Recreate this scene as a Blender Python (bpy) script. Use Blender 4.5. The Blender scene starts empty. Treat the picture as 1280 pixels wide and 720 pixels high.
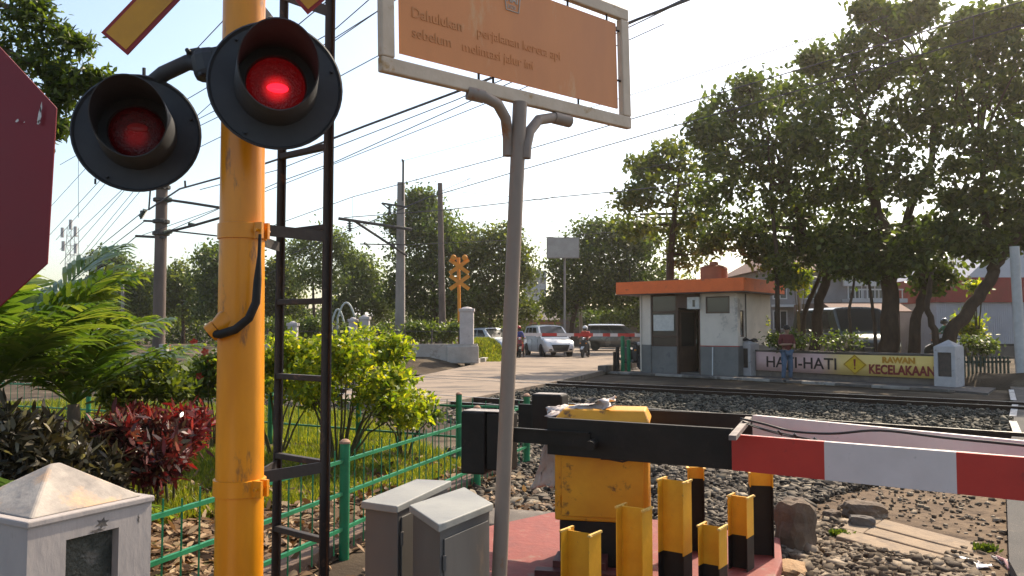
import bpy, bmesh, math, random
import numpy as np
from mathutils import Vector, Matrix, noise
R = math.radians
random.seed(7)
rng = np.random.default_rng(11)
sc = bpy.context.scene
COL = sc.collection

# ---------------------------------------------------------------- camera
CAM_H = 1.65
PITCH = math.atan(50 / 1000.0)
FPX = 1000.0                      # focal length in photo pixels (1280 wide)
cam_d = bpy.data.cameras.new('camera')
cam_d.sensor_width = 36.0
cam_d.lens = 36.0 * FPX / 1280.0
cam_d.clip_start = 0.05
cam_d.clip_end = 3000
cam = bpy.data.objects.new('camera', cam_d)
COL.objects.link(cam)
cam.location = (0, 0, CAM_H)
cam.rotation_euler = (R(90) + PITCH, 0, 0)
sc.camera = cam

# ---------------------------------------------------------------- world, sun, exposure
SUN_EL, SUN_AZ = R(44), R(38)     # azimuth measured clockwise from +Y (the view direction)
SUN_DIR = Vector((math.cos(SUN_EL) * math.sin(SUN_AZ), math.cos(SUN_EL) * math.cos(SUN_AZ), math.sin(SUN_EL)))
w = bpy.data.worlds.new('World')
sc.world = w
w.use_nodes = True
wn = w.node_tree
wn.nodes.clear()
sky = wn.nodes.new('ShaderNodeTexSky')
sky.sky_type = 'NISHITA'
sky.sun_disc = False
sky.sun_elevation = SUN_EL
sky.sun_rotation = SUN_AZ
sky.air_density = 1.0
sky.dust_density = 2.2
sky.ozone_density = 1.0
bg = wn.nodes.new('ShaderNodeBackground')
bg.inputs['Strength'].default_value = 0.15
wo = wn.nodes.new('ShaderNodeOutputWorld')
tint = wn.nodes.new('ShaderNodeMixRGB'); tint.blend_type = 'MULTIPLY'; tint.inputs[0].default_value = 1.0; tint.inputs[2].default_value = (1.0, 0.985, 0.93, 1)   # warm white balance of the hazy air
wn.links.new(sky.outputs[0], tint.inputs[1]); wn.links.new(tint.outputs[0], bg.inputs[0])
wn.links.new(bg.outputs[0], wo.inputs[0])
sun_d = bpy.data.lights.new('sun', 'SUN')
sun_d.energy = 4.2
sun_d.angle = R(0.6)
sun_d.color = (1.0, 0.87, 0.68)
sun = bpy.data.objects.new('sun', sun_d)
COL.objects.link(sun)
sun.rotation_euler = (-SUN_DIR).to_track_quat('-Z', 'Y').to_euler()
sc.view_settings.view_transform = 'Standard'
sc.view_settings.look = 'None'
sc.view_settings.exposure = 0.88
sc.view_settings.gamma = 1.0
sc.cycles.max_bounces = 6
sc.cycles.transparent_max_bounces = 8
sc.cycles.volume_bounces = 0

# ---------------------------------------------------------------- pixel helpers (photo pixels, 1280x720)
def U(px, py, Y):
    a = (px - 640) / FPX; b = (360 - py) / FPX
    y = math.cos(PITCH) - math.sin(PITCH) * b
    z = math.sin(PITCH) + math.cos(PITCH) * b
    return Vector((a * Y / y, Y, CAM_H + z * Y / y))
def G(px, py, z=0.0):
    a = (px - 640) / FPX; b = (360 - py) / FPX
    y = math.cos(PITCH) - math.sin(PITCH) * b
    zz = math.sin(PITCH) + math.cos(PITCH) * b
    t = (z - CAM_H) / zz
    return Vector((a * t, y * t, z))

# ---------------------------------------------------------------- materials
def _n(nt, t, **k):
    n = nt.nodes.new(t)
    for a, b in k.items(): setattr(n, a, b)
    return n
MATS = {}
def mat(name, c1, c2=None, scale=6.0, rough=0.6, metal=0.0, bump=0.15, bscale=None, c3=None, c3amt=0.5, c3scale=2.0,
        spec=0.4, emit=None, emit_s=0.0, alpha=None, stretch=None, detail=6.0, coat=0.0):
    if name in MATS: return MATS[name]
    m = bpy.data.materials.new(name); m.use_nodes = True
    nt = m.node_tree; p = nt.nodes['Principled BSDF']
    c2 = c2 or tuple(x * 0.8 for x in c1)
    tc = _n(nt, 'ShaderNodeTexCoord')
    src = tc.outputs['Object']
    if stretch:
        mp = _n(nt, 'ShaderNodeMapping'); mp.inputs['Scale'].default_value = stretch
        nt.links.new(src, mp.inputs['Vector']); src = mp.outputs[0]
    no = _n(nt, 'ShaderNodeTexNoise'); no.inputs['Scale'].default_value = scale; no.inputs['Detail'].default_value = detail
    no.inputs['Roughness'].default_value = 0.62
    nt.links.new(src, no.inputs['Vector'])
    rp = _n(nt, 'ShaderNodeValToRGB')
    rp.color_ramp.elements[0].position = 0.36; rp.color_ramp.elements[1].position = 0.64
    rp.color_ramp.elements[0].color = (*c2, 1); rp.color_ramp.elements[1].color = (*c1, 1)
    nt.links.new(no.outputs['Fac'], rp.inputs[0])
    out = rp.outputs[0]
    if c3:
        n3 = _n(nt, 'ShaderNodeTexNoise'); n3.inputs['Scale'].default_value = c3scale; n3.inputs['Detail'].default_value = 8
        n3.inputs['Roughness'].default_value = 0.7
        nt.links.new(src, n3.inputs['Vector'])
        r3 = _n(nt, 'ShaderNodeValToRGB')
        t = 0.72 - 0.34 * c3amt
        r3.color_ramp.elements[0].position = t - 0.03; r3.color_ramp.elements[1].position = t + 0.05
        nt.links.new(n3.outputs['Fac'], r3.inputs[0])
        mx = _n(nt, 'ShaderNodeMixRGB'); mx.inputs[2].default_value = (*c3, 1)
        nt.links.new(r3.outputs[0], mx.inputs[0]); nt.links.new(out, mx.inputs[1]); out = mx.outputs[0]
    nt.links.new(out, p.inputs['Base Color'])
    p.inputs['Metallic'].default_value = metal
    p.inputs['Specular IOR Level'].default_value = spec
    p.inputs['Coat Weight'].default_value = coat
    mr = _n(nt, 'ShaderNodeMapRange'); mr.inputs['To Min'].default_value = max(0.02, rough - 0.12); mr.inputs['To Max'].default_value = min(1, rough + 0.12)
    nt.links.new(no.outputs['Fac'], mr.inputs['Value']); nt.links.new(mr.outputs[0], p.inputs['Roughness'])
    if bump:
        nb = _n(nt, 'ShaderNodeTexNoise'); nb.inputs['Scale'].default_value = bscale or scale * 5; nb.inputs['Detail'].default_value = 5
        nt.links.new(src, nb.inputs['Vector'])
        b = _n(nt, 'ShaderNodeBump'); b.inputs['Strength'].default_value = bump; b.inputs['Distance'].default_value = 0.02
        nt.links.new(nb.outputs['Fac'], b.inputs['Height']); nt.links.new(b.outputs[0], p.inputs['Normal'])
    if emit:
        p.inputs['Emission Color'].default_value = (*emit, 1); p.inputs['Emission Strength'].default_value = emit_s
    if alpha is not None: p.inputs['Alpha'].default_value = alpha
    MATS[name] = m
    return m
def leafmat(name, cols, trans=0.35, rough=0.45, tint=None):
    """cols: list of (position, colour) picked at random for every leaf"""
    if name in MATS: return MATS[name]
    m = bpy.data.materials.new(name); m.use_nodes = True
    nt = m.node_tree; p = nt.nodes['Principled BSDF']; o = nt.nodes['Material Output']
    ge = _n(nt, 'ShaderNodeNewGeometry')
    rp = _n(nt, 'ShaderNodeValToRGB')
    el = rp.color_ramp.elements
    el[0].position = cols[0][0]; el[0].color = (*cols[0][1], 1)
    el[1].position = cols[-1][0]; el[1].color = (*cols[-1][1], 1)
    for q, c in cols[1:-1]:
        e = el.new(q); e.color = (*c, 1)
    nt.links.new(ge.outputs['Random Per Island'], rp.inputs[0])
    nt.links.new(rp.outputs[0], p.inputs['Base Color'])
    p.inputs['Roughness'].default_value = rough
    p.inputs['Specular IOR Level'].default_value = 0.35
    tr = _n(nt, 'ShaderNodeBsdfTranslucent')
    hs = _n(nt, 'ShaderNodeMixRGB', blend_type='MULTIPLY'); hs.inputs[0].default_value = 1.0
    hs.inputs[2].default_value = (*(tint or (1.5, 1.5, 0.55)), 1)
    nt.links.new(rp.outputs[0], hs.inputs[1]); nt.links.new(hs.outputs[0], tr.inputs[0])
    mx = _n(nt, 'ShaderNodeMixShader'); mx.inputs[0].default_value = trans
    nt.links.new(p.outputs[0], mx.inputs[1]); nt.links.new(tr.outputs[0], mx.inputs[2]); nt.links.new(mx.outputs[0], o.inputs[0])
    MATS[name] = m
    return m
def glassmat(name, c=(0.02, 0.025, 0.03), rough=0.08):
    return mat(name, c, c, rough=rough, bump=0, spec=0.8)

# ---------------------------------------------------------------- objects, tags
def thing(name, label, cat, loc=(0, 0, 0), rz=0.0, group=None):
    o = bpy.data.objects.new(name, None); COL.objects.link(o)
    o.location = loc; o.rotation_euler = (0, 0, rz); o.empty_display_size = 0.2
    o['label'] = label; o['category'] = cat
    if group: o['group'] = group
    return o
def tag(o, label, cat, group=None, kind=None):
    o['label'] = label; o['category'] = cat
    if group: o['group'] = group
    if kind: o['kind'] = kind
    return o
def root_of(o):
    while o.parent: o = o.parent
    return o
def link_mesh(name, me, mats, parent=None, world=True, smooth=False, kind=None, base=None):
    if not isinstance(mats, (list, tuple)): mats = [mats]
    for m in mats: me.materials.append(m)
    if parent is not None:
        if world:
            rt = root_of(parent)
            me.transform(Matrix.Translation(-Vector(rt.location)))
    elif base is not None:
        me.transform(Matrix.Translation(-Vector(base)))
    me.name = name
    o = bpy.data.objects.new(name, me); COL.objects.link(o)
    if parent is not None: o.parent = parent
    elif base is not None: o.location = base
    if smooth:
        me.shade_smooth()
    if kind: o['kind'] = kind
    return o
def copy_tree(o, parent=None):
    c = o.copy(); COL.objects.link(c)
    if parent is not None: c.parent = parent
    for ch in list(o.children): copy_tree(ch, c)
    return c

class Fr:
    """local frame: origin and three axes"""
    def __init__(s, o, u=(1, 0, 0), v=(0, 1, 0), w=(0, 0, 1)):
        s.o = Vector(o); s.u = Vector(u).normalized(); s.v = Vector(v).normalized(); s.w = Vector(w).normalized()
    def __call__(s, x, y, z): return s.o + s.u * x + s.v * y + s.w * z
ID = Fr((0, 0, 0))
def fr_dir(o, dirx):
    """frame with x along a horizontal direction, y to its left (away), z up"""
    u = Vector((dirx[0], dirx[1], 0)).normalized()
    return Fr(o, u, Vector((-u.y, u.x, 0)), (0, 0, 1))

class MB:
    def __init__(s): s.v = []; s.f = []; s.m = []
    def add(s, vs, fs, mi=0):
        b = len(s.v); s.v += [tuple(x) for x in vs]
        for f in fs: s.f.append([b + i for i in f]); s.m.append(mi)
        return s
    def box(s, x0, x1, y0, y1, z0, z1, fr=ID, mi=0):
        vs = [fr(x, y, z) for z in (z0, z1) for y in (y0, y1) for x in (x0, x1)]
        return s.add(vs, [(0, 2, 3, 1), (4, 5, 7, 6), (0, 1, 5, 4), (2, 6, 7, 3), (0, 4, 6, 2), (1, 3, 7, 5)], mi)
    def hexa(s, vs, mi=0):   # 8 corners bottom ring (4) then top ring (4)
        return s.add(vs, [(3, 2, 1, 0), (4, 5, 6, 7), (0, 1, 5, 4), (1, 2, 6, 5), (2, 3, 7, 6), (3, 0, 4, 7)], mi)
    def ring(s, rings, closed=True, cap=True, mi=0):
        n = len(rings[0]); b = [p for r in rings for p in r]; fs = []
        for i in range(len(rings) - 1):
            for j in range(n if closed else n - 1):
                k = (j + 1) % n
                fs.append((i * n + j, i * n + k, (i + 1) * n + k, (i + 1) * n + j))
        if cap and closed:
            fs.append(tuple(reversed(range(n)))); q = (len(rings) - 1) * n
            fs.append(tuple(q + j for j in range(n)))
        return s.add(b, fs, mi)
    def tube(s, pts, rad, n=8, mi=0, cap=True):
        pts = [Vector(p) for p in pts]
        if not isinstance(rad, (list, tuple)): rad = [rad] * len(pts)
        rings = []; ref = None
        for i, p in enumerate(pts):
            t = (pts[min(i + 1, len(pts) - 1)] - pts[max(i - 1, 0)])
            if t.length < 1e-9: t = Vector((0, 0, 1))
            t.normalize()
            if ref is None: ref = Vector((1, 0, 0)) if abs(t.x) < 0.8 else Vector((0, 1, 0))
            a = ref - t * ref.dot(t); a.normalize(); b = t.cross(a); ref = a
            rings.append([p + (a * math.cos(2 * math.pi * k / n) + b * math.sin(2 * math.pi * k / n)) * rad[i] for k in range(n)])
        return s.ring(rings, True, cap, mi)
    def lathe(s, prof, fr=ID, n=24, mi=0, cap=True):   # prof: (radius, z) along fr.w
        rings = [[fr(r * math.cos(2 * math.pi * k / n), r * math.sin(2 * math.pi * k / n), z) for k in range(n)] for r, z in prof]
        return s.ring(rings, True, cap, mi)
    def prism(s, poly, z0, z1, fr=ID, mi=0):           # poly in fr.u, fr.v
        n = len(poly)
        vs = [fr(x, y, z0) for x, y in poly] + [fr(x, y, z1) for x, y in poly]
        fs = [tuple(reversed(range(n))), tuple(range(n, 2 * n))] + [(i, (i + 1) % n, n + (i + 1) % n, n + i) for i in range(n)]
        return s.add(vs, fs, mi)
    def quad(s, a, b, c, d, mi=0): return s.add([a, b, c, d], [(0, 1, 2, 3)], mi)
    def build(s, name, mats, parent=None, world=True, smooth=False, kind=None, base=None, bevel=0.0, autos=False):
        me = bpy.data.meshes.new(name)
        me.from_pydata(s.v, [], s.f)
        me.polygons.foreach_set('material_index', s.m)
        bm = bmesh.new(); bm.from_mesh(me)
        bmesh.ops.recalc_face_normals(bm, faces=bm.faces)
        bm.to_mesh(me); bm.free()
        o = link_mesh(name, me, mats, parent, world, smooth, kind, base)
        if autos:
            me.shade_smooth()
            try: me.set_sharp_from_angle(angle=R(38))
            except Exception: pass
        if bevel:
            b = o.modifiers.new('bevel', 'BEVEL'); b.width = bevel; b.segments = 2; b.limit_method = 'ANGLE'; b.angle_limit = R(40)
        return o

def fast_mesh(verts, nper):
    """verts (N*nper,3): one polygon per nper vertices"""
    verts = np.asarray(verts, dtype=np.float32).reshape(-1, 3)
    nv = len(verts); nf = nv // nper
    me = bpy.data.meshes.new('m')
    me.vertices.add(nv); me.vertices.foreach_set('co', verts.ravel())
    me.loops.add(nv); me.loops.foreach_set('vertex_index', np.arange(nv, dtype=np.int32))
    me.polygons.add(nf)
    me.polygons.foreach_set('loop_start', np.arange(0, nv, nper, dtype=np.int32))
    me.polygons.foreach_set('loop_total', np.full(nf, nper, dtype=np.int32))
    me.update(calc_edges=True)
    return me
def idx_mesh(verts, faces):
    verts = np.asarray(verts, dtype=np.float32); faces = np.asarray(faces, dtype=np.int32)
    me = bpy.data.meshes.new('m')
    me.vertices.add(len(verts)); me.vertices.foreach_set('co', verts.ravel())
    k = faces.shape[1]
    me.loops.add(faces.size); me.loops.foreach_set('vertex_index', faces.ravel())
    me.polygons.add(len(faces))
    me.polygons.foreach_set('loop_start', np.arange(0, faces.size, k, dtype=np.int32))
    me.polygons.foreach_set('loop_total', np.full(len(faces), k, dtype=np.int32))
    me.update(calc_edges=True)
    return me
def unit(n):
    d = rng.normal(size=(n, 3)); return d / np.linalg.norm(d, axis=1, keepdims=True)
def leaf_verts(c, length, width, up=0.0, axis=None, droop=0.0):
    """diamond leaves at centres c; up pushes leaf normals upward"""
    n = len(c)
    ax = unit(n) if axis is None else axis + 0.35 * unit(n)
    ax[:, 2] -= droop
    ax /= np.linalg.norm(ax, axis=1, keepdims=True)
    nn = unit(n); nn[:, 2] = np.abs(nn[:, 2]) + up
    sd = np.cross(ax, nn); sd /= (np.linalg.norm(sd, axis=1, keepdims=True) + 1e-9)
    nn = np.cross(sd, ax)
    L = (length * rng.uniform(0.65, 1.25, n))[:, None]; W = (width * rng.uniform(0.7, 1.2, n))[:, None]
    v = np.empty((n, 6, 3))
    v[:, 0] = c
    v[:, 1] = c + ax * L * 0.35 + sd * W * 0.5
    v[:, 2] = c + ax * L * 0.72 + sd * W * 0.36 - nn * L * 0.03
    v[:, 3] = c + ax * L - nn * L * 0.10
    v[:, 4] = c + ax * L * 0.72 - sd * W * 0.36 - nn * L * 0.03
    v[:, 5] = c + ax * L * 0.35 - sd * W * 0.5
    return v.reshape(-1, 3)
def stones_mesh(c, size, flat=0.7):
    n = len(c)
    cube = np.array([(x, y, z) for z in (-1, 1) for y in (-1, 1) for x in (-1, 1)], float) * 0.5
    s = size * np.clip(rng.lognormal(-0.15, 0.38, n), 0.35, 2.1)
    v = np.repeat(cube[None], n, 0) + rng.uniform(-0.22, 0.22, (n, 8, 3))
    v *= rng.uniform(0.6, 1.2, (n, 1, 3)); v[:, :, 2] *= flat
    a = rng.uniform(0, 6.28, n); b = rng.uniform(-0.6, 0.6, n)
    ca, sa, cb, sb = np.cos(a), np.sin(a), np.cos(b), np.sin(b)
    y = v[:, :, 1] * cb[:, None] - v[:, :, 2] * sb[:, None]; z = v[:, :, 1] * sb[:, None] + v[:, :, 2] * cb[:, None]
    x = v[:, :, 0] * ca[:, None] - y * sa[:, None]; y = v[:, :, 0] * sa[:, None] + y * ca[:, None]
    v = np.stack([x, y, z], -1) * s[:, None, None] + c[:, None, :]
    f = np.array([(0, 2, 3, 1), (4, 5, 7, 6), (0, 1, 5, 4), (2, 6, 7, 3), (0, 4, 6, 2), (1, 3, 7, 5)])
    F = (f[None] + (np.arange(n) * 8)[:, None, None]).reshape(-1, 4)
    return idx_mesh(v.reshape(-1, 3), F)
def in_poly(pts, poly):
    x, y = pts[:, 0], pts[:, 1]; inside = np.zeros(len(pts), bool); j = len(poly) - 1
    for i in range(len(poly)):
        xi, yi = poly[i][:2]; xj, yj = poly[j][:2]
        c = ((yi > y) != (yj > y)) & (x < (xj - xi) * (y - yi) / (yj - yi + 1e-12) + xi)
        inside ^= c; j = i
    return inside
def sample_poly(poly, n):
    P = np.array([p[:2] for p in poly]); lo, hi = P.min(0), P.max(0); out = []
    tot = 0
    while tot < n:
        q = rng.uniform(lo, hi, (n * 2, 2)); q = q[in_poly(q, poly)]; out.append(q); tot += len(q)
    return np.concatenate(out)[:n]
def bez(a, b, c, n=8):
    a, b, c = Vector(a), Vector(b), Vector(c)
    return [a * (1 - t) ** 2 + b * 2 * t * (1 - t) + c * t * t for t in [i / n for i in range(n + 1)]]
def text_part(s, size, m, fr, parent, name='lettering', world=True, off=0.0, depth=0.002, align='LEFT', xs=1.0):
    cu = bpy.data.curves.new('t', 'FONT'); cu.body = s; cu.size = size; cu.extrude = depth; cu.offset = off
    cu.align_x = align; cu.resolution_u = 3
    to = bpy.data.objects.new('t', cu); COL.objects.link(to)
    dg = bpy.context.evaluated_depsgraph_get(); dg.update()
    me = bpy.data.meshes.new_from_object(to.evaluated_get(dg))
    bpy.data.objects.remove(to, do_unlink=True)
    M = Matrix(((fr.u.x * xs, fr.w.x, -fr.v.x, fr.o.x), (fr.u.y * xs, fr.w.y, -fr.v.y, fr.o.y), (fr.u.z * xs, fr.w.z, -fr.v.z, fr.o.z), (0, 0, 0, 1)))
    me.transform(M)
    me.materials.clear()
    return link_mesh(name, me, m, parent, world)
def skin_mesh(verts, edges, radii, levels=1, root=0):
    me = bpy.data.meshes.new('s'); me.from_pydata(verts, edges, [])
    o = bpy.data.objects.new('s', me); COL.objects.link(o)
    o.modifiers.new('k', 'SKIN')
    for i, r in enumerate(radii):
        d = me.skin_vertices[0].data[i]; rr = r if isinstance(r, (tuple, list)) else (r, r); d.radius = rr; d.use_root = (i == root)
    sb = o.modifiers.new('s', 'SUBSURF'); sb.levels = levels; sb.render_levels = levels
    dg = bpy.context.evaluated_depsgraph_get(); dg.update()
    r = bpy.data.meshes.new_from_object(o.evaluated_get(dg))
    bpy.data.objects.remove(o, do_unlink=True)
    return r
# ================================================================ MATERIALS
soil = mat('soil', (0.085, 0.062, 0.042), (0.05, 0.036, 0.025), 1.3, 0.95, bump=0.5, bscale=22, c3=(0.13, 0.10, 0.068), c3scale=0.6, c3amt=0.5, spec=0.1)
dirt_m = mat('dirt', (0.185, 0.13, 0.085), (0.12, 0.082, 0.055), 2.5, 0.95, bump=0.6, bscale=30, c3=(0.085, 0.058, 0.04), c3scale=4, c3amt=0.5, spec=0.1)
gardsoil = mat('garden_soil', (0.16, 0.105, 0.062), (0.08, 0.052, 0.032), 3, 0.95, bump=0.6, bscale=30, c3=(0.10, 0.12, 0.03), c3scale=1.2, c3amt=0.4, spec=0.1)
paving_m = mat('worn_asphalt', (0.30, 0.23, 0.175), (0.235, 0.18, 0.135), 0.8, 0.85, bump=0.25, bscale=60, c3=(0.13, 0.105, 0.088), c3scale=0.5, c3amt=0.5, stretch=(1, 2.2, 1), spec=0.2)
asph = mat('asphalt', (0.10, 0.09, 0.082), (0.07, 0.064, 0.06), 2, 0.9, bump=0.3, bscale=80, c3=(0.14, 0.12, 0.10), c3scale=1.5, c3amt=0.4, spec=0.2)
ballast_bed = mat('ballast_bed', (0.075, 0.06, 0.05), (0.04, 0.032, 0.028), 14, 0.95, bump=0.9, bscale=30, spec=0.1)
stone_m = leafmat('ballast_stone', [(0, (0.028, 0.020, 0.014)), (0.5, (0.062, 0.046, 0.033)), (0.85, (0.12, 0.095, 0.068)), (1, (0.28, 0.23, 0.17))], trans=0.0, rough=0.85)
stone_b = leafmat('ballast_stone_bluish', [(0, (0.03, 0.026, 0.019)), (0.6, (0.072, 0.063, 0.047)), (1, (0.15, 0.13, 0.095))], trans=0.0, rough=0.85)
pebble_m = leafmat('pebble', [(0, (0.06, 0.042, 0.028)), (0.6, (0.13, 0.095, 0.062)), (1, (0.27, 0.21, 0.15))], trans=0.0, rough=0.9)
litter_m = leafmat('dead_leaf', [(0, (0.055, 0.03, 0.015)), (0.4, (0.14, 0.075, 0.035)), (0.75, (0.27, 0.16, 0.08)), (1, (0.42, 0.30, 0.17))], trans=0.15, rough=0.7, tint=(1.3, 1.0, 0.6))
grass_m = leafmat('grass_blade', [(0, (0.08, 0.12, 0.015)), (0.5, (0.17, 0.20, 0.02)), (1, (0.32, 0.29, 0.04))], trans=0.45)
conc = mat('concrete', (0.33, 0.29, 0.25), (0.24, 0.21, 0.18), 3, 0.9, bump=0.3, c3=(0.13, 0.11, 0.095), c3scale=2.5, c3amt=0.45, spec=0.2)
conc_d = mat('dark_concrete', (0.16, 0.135, 0.115), (0.10, 0.085, 0.075), 3, 0.9, bump=0.3, c3=(0.22, 0.19, 0.16), c3scale=3, c3amt=0.3, spec=0.2)
white_k = mat('white_paint_worn', (0.62, 0.58, 0.54), (0.48, 0.44, 0.40), 6, 0.8, bump=0.25, c3=(0.25, 0.21, 0.18), c3scale=5, c3amt=0.45, spec=0.25)
black_k = mat('black_paint_worn', (0.03, 0.028, 0.026), (0.05, 0.045, 0.04), 6, 0.75, bump=0.2, c3=(0.14, 0.12, 0.10), c3scale=5, c3amt=0.3)
rail_m = mat('rail_rust', (0.05, 0.028, 0.018), (0.028, 0.016, 0.012), 8, 0.75, metal=0.3, bump=0.2)
rail_top = mat('rail_polished', (0.55, 0.53, 0.50), (0.42, 0.40, 0.38), 8, 0.32, metal=0.9, bump=0.05)
sleep_m = mat('sleeper_concrete', (0.20, 0.17, 0.145), (0.13, 0.11, 0.09), 6, 0.9, bump=0.3)
steel_pole = mat('galvanised_pole', (0.30, 0.235, 0.185), (0.23, 0.17, 0.13), 5, 0.6, metal=0.25, bump=0.12, c3=(0.27, 0.12, 0.05), c3scale=9, c3amt=0.3, stretch=(1, 1, 0.4))
yellow = mat('yellow_post_paint', (0.74, 0.27, 0.004), (0.62, 0.21, 0.004), 3, 0.38, bump=0.04, c3=(0.26, 0.10, 0.025), c3scale=5, c3amt=0.30, stretch=(2.2, 2.2, 0.6), coat=0.1)
yellow_m = mat('yellow_cabinet_paint', (0.72, 0.32, 0.015), (0.62, 0.25, 0.012), 4, 0.5, bump=0.06, c3=(0.12, 0.05, 0.02), c3scale=6.5, c3amt=0.30)
yellow_b = mat('yellow_bollard_paint', (0.78, 0.40, 0.02), (0.66, 0.31, 0.015), 6, 0.5, bump=0.08, c3=(0.30, 0.14, 0.04), c3scale=9, c3amt=0.2)
black_p = mat('black_steel_paint', (0.013, 0.011, 0.009), (0.02, 0.016, 0.013), 5, 0.6, bump=0.08, c3=(0.05, 0.034, 0.024), c3scale=7, c3amt=0.25, spec=0.25)
black_l = mat('black_lamp_paint', (0.030, 0.030, 0.032), (0.042, 0.042, 0.045), 5, 0.6, bump=0.06, c3=(0.07, 0.06, 0.06), c3scale=10, c3amt=0.12)
ladder_m = mat('ladder_steel', (0.04, 0.03, 0.025), (0.025, 0.019, 0.016), 8, 0.65, metal=0.1, bump=0.1, c3=(0.13, 0.07, 0.04), c3scale=9, c3amt=0.3)
red_p = mat('red_boom_paint', (0.50, 0.035, 0.022), (0.42, 0.028, 0.02), 4, 0.5, bump=0.05, c3=(0.28, 0.03, 0.025), c3scale=7, c3amt=0.25)
white_p = mat('white_boom_paint', (0.66, 0.57, 0.54), (0.58, 0.50, 0.47), 4, 0.5, bump=0.05, c3=(0.38, 0.33, 0.30), c3scale=8, c3amt=0.2)
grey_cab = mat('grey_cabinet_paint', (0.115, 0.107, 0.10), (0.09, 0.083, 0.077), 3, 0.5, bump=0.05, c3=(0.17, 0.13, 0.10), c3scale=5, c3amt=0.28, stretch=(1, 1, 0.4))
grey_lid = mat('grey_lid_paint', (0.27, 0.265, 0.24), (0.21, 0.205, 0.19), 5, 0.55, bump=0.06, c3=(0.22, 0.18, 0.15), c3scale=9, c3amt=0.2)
green_f = mat('green_fence_paint', (0.018, 0.20, 0.085), (0.014, 0.15, 0.06), 7, 0.45, bump=0.06, c3=(0.05, 0.07, 0.04), c3scale=12, c3amt=0.2)
redconc = mat('red_painted_concrete', (0.25, 0.055, 0.042), (0.18, 0.04, 0.032), 4, 0.75, bump=0.25, c3=(0.22, 0.12, 0.09), c3scale=4, c3amt=0.35)
maroon = mat('red_sign_sheet', (0.19, 0.005, 0.011), (0.155, 0.005, 0.010), 3, 0.45, bump=0.03, c3=(0.26, 0.02, 0.025), c3scale=6, c3amt=0.15)
bark = mat('bark', (0.085, 0.055, 0.038), (0.045, 0.03, 0.022), 6, 0.95, bump=0.9, bscale=18, stretch=(1, 1, 0.35), spec=0.1)
bark_l = mat('grey_bark', (0.17, 0.125, 0.09), (0.10, 0.075, 0.055), 6, 0.95, bump=0.7, bscale=18, stretch=(1, 1, 0.35), spec=0.1)
stem_m = mat('shrub_stem', (0.14, 0.12, 0.06), (0.08, 0.07, 0.035), 10, 0.9, bump=0.3, spec=0.1)
foliage_d = leafmat('tree_leaf_dark', [(0, (0.032, 0.050, 0.012)), (0.5, (0.062, 0.088, 0.018)), (1, (0.13, 0.155, 0.03))], trans=0.45, tint=(1.6, 1.75, 0.5))
foliage_m = leafmat('tree_leaf_mid', [(0, (0.045, 0.068, 0.013)), (0.5, (0.08, 0.11, 0.02)), (1, (0.15, 0.17, 0.03))], trans=0.45, tint=(1.8, 1.7, 0.5))
foliage_l = leafmat('tree_leaf_pale', [(0, (0.07, 0.10, 0.025)), (0.5, (0.11, 0.15, 0.04)), (1, (0.17, 0.20, 0.06))], trans=0.45)
foliage_y = leafmat('shrub_leaf_lime', [(0, (0.09, 0.15, 0.012)), (0.4, (0.20, 0.26, 0.018)), (0.8, (0.36, 0.38, 0.025)), (1, (0.52, 0.44, 0.03))], trans=0.55)
foliage_h = leafmat('hedge_leaf', [(0, (0.04, 0.07, 0.015)), (0.5, (0.09, 0.13, 0.02)), (1, (0.15, 0.18, 0.03))], trans=0.4)
palm_m = leafmat('palm_leaflet', [(0, (0.04, 0.085, 0.014)), (0.5, (0.085, 0.14, 0.022)), (1, (0.20, 0.23, 0.05))], trans=0.45, rough=0.28)
croton_m = leafmat('croton_leaf', [(0, (0.02, 0.016, 0.012)), (0.4, (0.06, 0.018, 0.018)), (0.7, (0.16, 0.03, 0.03)), (0.9, (0.10, 0.10, 0.05)), (1, (0.30, 0.22, 0.18))], trans=0.25, rough=0.3, tint=(1.8, 0.6, 0.5))
croton_r = leafmat('croton_leaf_red', [(0, (0.05, 0.014, 0.012)), (0.45, (0.16, 0.025, 0.025)), (0.85, (0.32, 0.045, 0.045)), (1, (0.26, 0.14, 0.11))], trans=0.3, rough=0.35, tint=(1.6, 0.6, 0.5))
croton_v = leafmat('variegated_leaf', [(0, (0.016, 0.016, 0.010)), (0.5, (0.04, 0.03, 0.02)), (0.8, (0.09, 0.075, 0.05)), (1, (0.30, 0.26, 0.20))], trans=0.2, rough=0.3)

# ================================================================ GROUND, TRACK BED, ROADS
T = Vector((0.808, -0.590, 0)).normalized()        # along the tracks, towards the right
N = Vector((-T.y, T.x, 0))                           # away from the camera
def poly_sheet(name, pts, z, m, thick=None, kind='structure'):
    b = MB()
    if thick is None:
        b.add([(p[0], p[1], z) for p in pts], [tuple(range(len(pts)))])
    else:
        b.prism([(p[0], p[1]) for p in pts], z - thick, z)
    return b.build(name, m, None, kind=kind)
g = MB(); g.add([(-600, -60, 0), (600, -60, 0), (600, 900, 0), (-600, 900, 0)], [(0, 1, 2, 3)])
g.build('ground', soil, kind='structure')
farA = G(740, 478, 0.15)                             # a point on the far rail of the far track
nearA = G(663, 501, 0.15)                            # a point on the far rail of the near track
def along(p, s, n=0.0, z=0.0): q = p + T * s + N * n; return Vector((q.x, q.y, z))
bed = [along(farA, -60, 1.6), along(farA, 30, 1.6), along(nearA, 30, -3.2), along(nearA, -60, -3.2)]
poly_sheet('track_bed', bed, 0.004, ballast_bed)
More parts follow.
